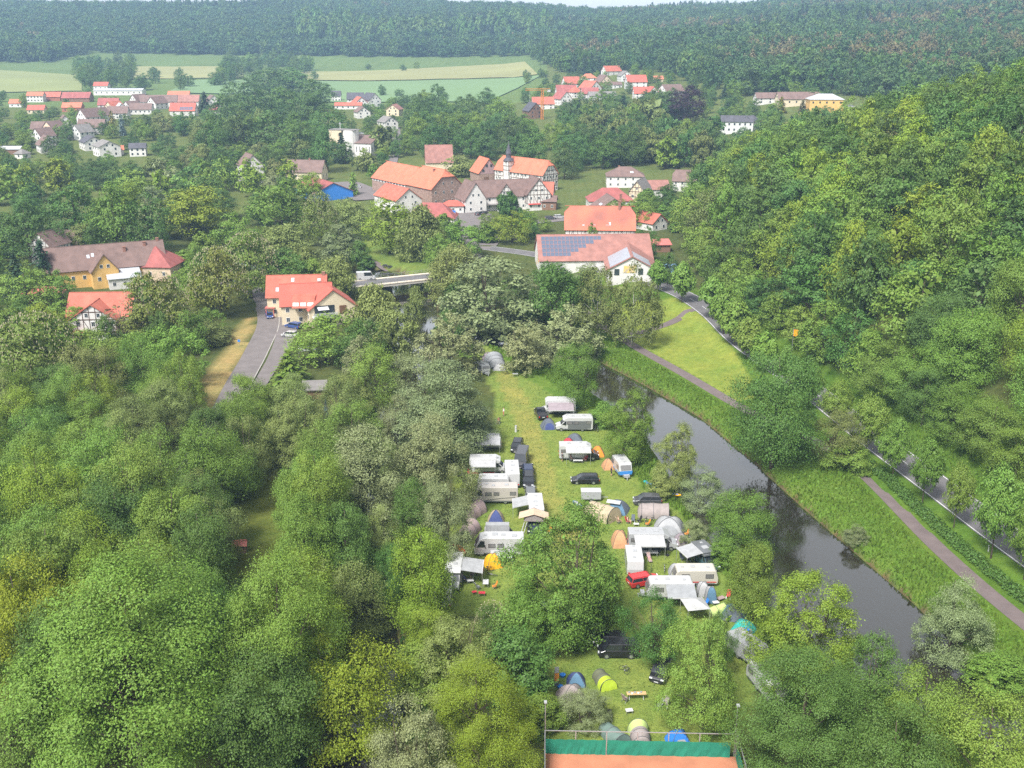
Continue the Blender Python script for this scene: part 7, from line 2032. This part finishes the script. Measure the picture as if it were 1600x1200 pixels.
for side_x in (0, cw + .6):
    for k in range(1, 8): MB().beam((side_x, -k * 4.5, -.3), (side_x, -k * 4.5, FZ), .09).build('post', STEEL, fence)
    MB().beam((side_x, 0, FZ), (side_x, -32, FZ), .07).build('rail', STEEL, fence)
    MB().box((side_x, -16, 1.1), (.04, 31, 1.9)).build('wind_screen', mk('green_screen', (.015, .22, .14), .8, var=.14, scale=.8, bump=.25, bscale=1.6, trans=.15), fence)
MB().beam((0, 0, FZ), (cw + .6, 0, FZ), .07).build('rail', STEEL, fence)
MB().beam((0, 0, .12), (cw + .6, 0, .12), .04).build('wire', STEEL, fence)
def screen(x0, x1):
    n = 26; vs = []
    for i in range(n + 1):
        x_ = x0 + (x1 - x0) * i / n; w_ = .05 * math.sin(i * 1.9) + .03 * math.sin(i * .7)
        vs += [(x_, -.1 + w_, .15), (x_, -.1 - w_ * .6, 1.2), (x_, -.1, 2.12 + .03 * math.sin(i * 1.3))]
    MB().add(vs, [(3*i + j, 3*i + 3 + j, 3*i + 4 + j, 3*i + 1 + j) for i in range(n) for j in range(2)]).build('wind_screen', MATS['green_screen'], fence)
screen(.1, cw * .33); screen(cw * .338, cw)
for x_, lab in ((0.02, 'left tall lamp pole on the tennis fence'), (cw + .5, 'right tall lamp pole on the tennis fence')):
    o = empty('lamp_pole', fence.matrix_basis @ Vector((x_, .25, -.2)), 0, lab, 'lamp pole')
    MB().tube([(0, 0, 0), (0, 0, 6.6)], [.06, .05], 8).build('pole', STEEL, o); MB().box((0, -.1, 6.65), (.3, .4, .14)).build('lamp_head', PAINT['lgrey'], o)

# ------------------------------------------------------------------ bridge and traffic
def fl(px, py, z): q = flat(px, py, z); return Vector((q[0], q[1], z))
a, c_ = fl(520, 447, 2.0), fl(740, 424, 2.0); d = (c_ - a); Lb = d.length
br = empty('bridge', (a + c_) / 2, math.atan2(d.y, d.x), 'low concrete road bridge over the river', 'bridge')
CONC = mk('concrete', (.46, .43, .38), .85, var=.12, scale=.8, bump=.15)
MB().box((0, 0, -.55), (Lb, 8.6, .6)).build('deck', CONC, br)
MB().box((0, 0, -.12), (Lb, 6.2, .08)).build('carriageway', ASPH, br)
for s in (-1, 1): MB().box((0, s * 3.75, -.06), (Lb, 1.3, .22)).build('footway', mk('pale_footway', (.60, .53, .42), .85, var=.1), br)
for s in (-1, 1):
    m_ = MB().beam((-Lb/2, s * 4.2, 1.05), (Lb/2, s * 4.2, 1.05), .07).beam((-Lb/2, s * 4.2, .55), (Lb/2, s * 4.2, .55), .04)
    m_.build('railing', STEEL, br)
    for k in range(int(Lb / 2.2)): MB().beam((-Lb/2 + 1 + k * 2.2, s * 4.2, 0), (-Lb/2 + 1 + k * 2.2, s * 4.2, 1.05), .06).build('railing_post', STEEL, br)
for x_ in (-11.5, 10.5): MB().box((x_, 0, -2.6), (1.6, 8.2, 3.4)).build('abutment', MATS['sandstone_wall'], br)
v = car('white minibus driving over the bridge', 571, 440, 10, 'white', 'bus'); v.location = fl(571, 437, 1.93)
for lab, x_, y_, h_, c_, st in (('light blue car at the guest house entrance', 421, 496, 290, 'blue', 'hatch'), ('dark blue car parked beside the guest house wall', 459, 512, 150, 'blue', 'estate'), ('white car half hidden below the guest house', 453, 526, 165, 'white', 'hatch'),
        ('white car on the yard of the orange barn', 558, 294, 175, 'white', 'hatch'), ('dark car in front of the inn porch, left one', 749, 336, 60, 'dgrey', 'estate'), ('dark car in front of the inn porch, right one', 757, 335, 60, 'black', 'estate'), ('dark car beside the blue pillar', 717, 331, 10, 'dgrey', 'estate'),
        ('dark car parked on the village street', 860, 343, 15, 'dgrey', 'estate'), ('white car parked on the village street', 874, 341, 15, 'white', 'estate'), ('white car near the church, left one', 566, 210, 10, 'white', 'estate'), ('white car near the church lane', 610, 211, 10, 'white', 'estate'), ('silver car at the top of the church lane', 618, 209, 90, 'silver', 'estate'),
        ('white car beside the hill farm, left one', 1313, 168, 5, 'white', 'estate'), ('white car beside the hill farm, right one', 1330, 168, 5, 'white', 'estate')):
    car(lab, x_, y_, h_, c_, st)
r = anchor('motorcycles', 'left of two motorcycles parked in the park', 'motorcycle', 602, 417, 20)
def moto(r):
    for x_ in (-.7, .7): wheel(r, x_, 0, .32, .14)
    MB().prism([(-.7, .55), (-.9, .85), (-.2, .78), (.2, .95), (.5, .8), (.6, .4), (0, .25), (-.5, .3)], -.16, .16).build('body', PAINT['dgrey'], r, bevel=.05)
    MB().tube([(.5, -.35, 1.08), (.45, 0, 1.0), (.5, .35, 1.08)], .03, 6).build('handlebar', STEEL, r); MB().box((-.45, 0, .84), (.7, .26, .08)).build('saddle', PLAST, r)
r.name = 'motorcycle'; moto(r); r = anchor('motorcycle', 'right of two motorcycles parked in the park', 'motorcycle', 610, 419, 30); moto(r)
r = anchor('info_pillar', 'blue and white information pillar by the village square', 'pillar', 709, 349, 0)
MB().box((0, 0, 1.5), (1.6, .5, 3.0)).build('lower_panel', WALLS['blue'], r); MB().box((0, 0, 3.7), (1.6, .5, 1.4)).build('white_panel', WHITE, r); MB().box((0, 0, 4.8), (1.6, .5, .8)).build('upper_panel', WALLS['blue'], r)
person('person in dark jacket on the village square, left one', 753, 344, 90, 'stand', (.03, .03, .04), (.03, .03, .05), shorts=False, sleeves='long'); person('person in red trousers on the village square, right one', 757, 345, 80, 'stand', (.4, .38, .36), (.35, .05, .05), shorts=False, sleeves='long')
for x_, y_, lab in ((1340, 699, 'white delineator post at the upper bend of the road'), (1544, 862, 'white delineator post in front of the largest street tree')):
    r = anchor('delineator_post', lab, 'post', x_, y_, 0); MB().prism([(-.07, 0), (.07, 0), (.06, 1.0), (-.06, 1.06)], -.06, .06).build('post', WHITE, r); MB().box((0, -.065, .82), (.13, .012, .2)).build('black_band', PLAST, r)
r = anchor('sign', 'small blue sign on the dry verge of the left road', 'sign', 374, 541, 0); MB().beam((0, 0, 0), (0, 0, 1.6), .06).build('post', STEEL, r); MB().box((0, -.05, 1.4), (.6, .03, .6)).build('plate', WALLS['blue'], r)
r = anchor('garden_pavilion', 'white tarpaulin roof among the trees below the guest house', 'canopy', 481, 560, 10)
MB().box((0, 0, 2.4), (4.2, 2.6, .1), tilt=Matrix.Rotation(R(10), 3, 'X')).build('roof', WHITE, r)
for sx in (-2, 2):
    for sy in (-1.2, 1.2): MB().beam((sx, sy, 0), (sx, sy, 2.4), .08).build('post', STEEL, r)
r = anchor('wooden_throne', 'pale carved wooden seat in the garden clearing', 'seat', 427, 889, 20)
MB().box((0, 0, .3), (.9, .9, .6)).build('seat', OAK, r, bevel=.05); MB().box((0, .38, 1.0), (.85, .18, 1.0)).build('backrest', OAK, r, bevel=.05)
r = anchor('flag', 'unidentified bright orange patch with black top among trees beside the main road', 'flag', 1236, 560, 0)  # unidentified orange patch, only given the shape of a flag
MB().beam((0, 0, 0), (0, 0, 7.3), .08).build('pole', STEEL, r); MB().prism([(.03, 5.5), (.9, 5.2), (1.2, 6.9), (.03, 7.0)], -.02, .02).build('cloth', mk('orange_patch', (.85, .36, .01), .6), r); MB().prism([(.03, 7.02), (1.2, 6.92), (1.2, 7.1), (.03, 7.2)], -.02, .02).build('top_band', PLAST, r)

# ------------------------------------------------------------------ hedges and rank grass
def leaf_strip(name, pts, half, h, leaf, dens, mat, label, cat, seed, kind=None):
    g = np.random.default_rng(seed); fine_, hw_ = strip('', pts, half, 0, None); P3, N3_ = [], []
    for a, b in zip(fine_, fine_[1:]):
        k = max(1, int((b - a).length * half[0] * 2 * dens)); t = g.uniform(0, 1, k); d = (b - a).normalized(); n_ = np.array([d.y, -d.x])
        o = g.uniform(-1, 1, k); x = a.x + (b.x - a.x) * t + n_[0] * o * half[0]; y = a.y + (b.y - a.y) * t + n_[1] * o * half[0]
        z = hgt(x, y) + h * np.sqrt(g.uniform(0.05, 1, k)) * (1 - .35 * np.abs(o) ** 2) * (1 + .18 * np.sin(x * 1.3) * np.sin(y * 1.1))
        P3.append(np.stack([x, y, z], 1)); N3_.append(np.stack([n_[0] * o, n_[1] * o, np.full(k, .8)], 1) + g.normal(0, .5, (k, 3)))
    p_ = np.concatenate(P3); n = np.concatenate(N3_); n /= np.linalg.norm(n, axis=1)[:, None]
    rr = g.normal(size=p_.shape); a = rr - (rr * n).sum(1)[:, None] * n; a /= np.linalg.norm(a, axis=1)[:, None]; b = np.cross(n, a); s = (leaf * g.uniform(.6, 1.3, len(p_)))[:, None]
    v = np.stack([p_ - a * s, p_ + b * s * .6, p_ + a * s, p_ - b * s * .6], 1).reshape(-1, 3)
    return tag(link(name, np_mesh(name, v, np.arange(len(v)).reshape(-1, 4), [mat])), label, cat, kind=kind)
hp = [flat(*q) for q in [(1325,712),(1380,752),(1450,815),(1520,875),(1600,940),(1720,1030)]]
leaf_strip('hedge', hp, [.9]*6, 1.35, .16, 70, LM['dark'], 'long low hedge between footpath and main road', 'hedge', 61)

def grass(name, label, test, x0, x1, y0, y1, step, h, mat, seed):
    g = np.random.default_rng(seed)
    X, Y = np.meshgrid(np.arange(x0, x1, step), np.arange(y0, y1, step)); X = X.ravel() + g.uniform(-.5, .5, X.size) * step; Y = Y.ravel() + g.uniform(-.5, .5, Y.size) * step
    k = test(X, Y); X, Y = X[k], Y[k]; Z = hgt(X, Y)
    k = Z > WL + .1; X, Y, Z = X[k], Y[k], Z[k]
    patch = .45 + .75 * (np.sin(X * .35 + np.sin(Y * .21) * 2) * np.sin(Y * .31 + 1) * .5 + .5)
    H_ = h * g.uniform(.5, 1.3, len(X)) * patch; a = g.uniform(0, 6.283, len(X)); w = .16 * g.uniform(.6, 1.4, len(X)); lx, ly = g.normal(0, .22, len(X)) * H_, g.normal(0, .22, len(X)) * H_
    v = np.stack([np.stack([X - np.cos(a) * w, Y - np.sin(a) * w, Z - .03], 1), np.stack([X + np.cos(a) * w, Y + np.sin(a) * w, Z - .03], 1), np.stack([X + lx + np.cos(a) * w * .7, Y + ly + np.sin(a) * w * .7, Z + H_], 1), np.stack([X + lx - np.cos(a) * w * .7, Y + ly - np.sin(a) * w * .7, Z + H_ * .9], 1)], 1).reshape(-1, 3)
    return tag(link(name, np_mesh(name, v, np.arange(len(v)).reshape(-1, 4), [mat])), label, 'grass', kind='stuff')
def bank(X, Y):
    d, w, s = pdist(X, Y, wRE, HALF_E); dq, _, sq = pdist(X, Y, wPATH); dr, _, sr = pdist(X, Y, wROAD)
    far_side = (s < 0) & (d - w > .55) & (dq > 2.3) & (dr > 8.0) & (dr < 60) & ((dq < 26) | (d - w < 14))
    near_side = (s > 0) & (d - w > .55) & (d - w < 7) & (Y < 240) & ~inpoly(X, Y, LAWN)
    return (far_side | near_side) & ~inpoly(X, Y, MEADOW)
GR1 = leafmat('rank_grass', (.15, .235, .032), .012, .0, iv=.6, trans=.35)
grass('bank_grass', 'rank green grass on the river banks', bank, -10, 100, 92, 260, .38, .5, GR1, 71)
def brook(X, Y):
    d, w, s = pdist(X, Y, wRW, HALF_W)
    return (d - w > .6) & (d - w < 5.5) & (Y < 190) & ~inpoly(X, Y, LAWN)
grass('brook_grass', 'green reeds along the dark brook', brook, -50, 10, 80, 190, .42, .7, leafmat('reed', (.06, .14, .03), .012, .0, iv=.6, trans=.3), 72)
def lawn(X, Y): return inpoly(X, Y, LAWN)
grass('lawn_grass', 'short uneven grass of the camping meadow', lawn, -30, 45, 90, 240, .6, .12, leafmat('lawn_blades', (.175, .23, .055), .012, .0, iv=.5, trans=.3), 73)
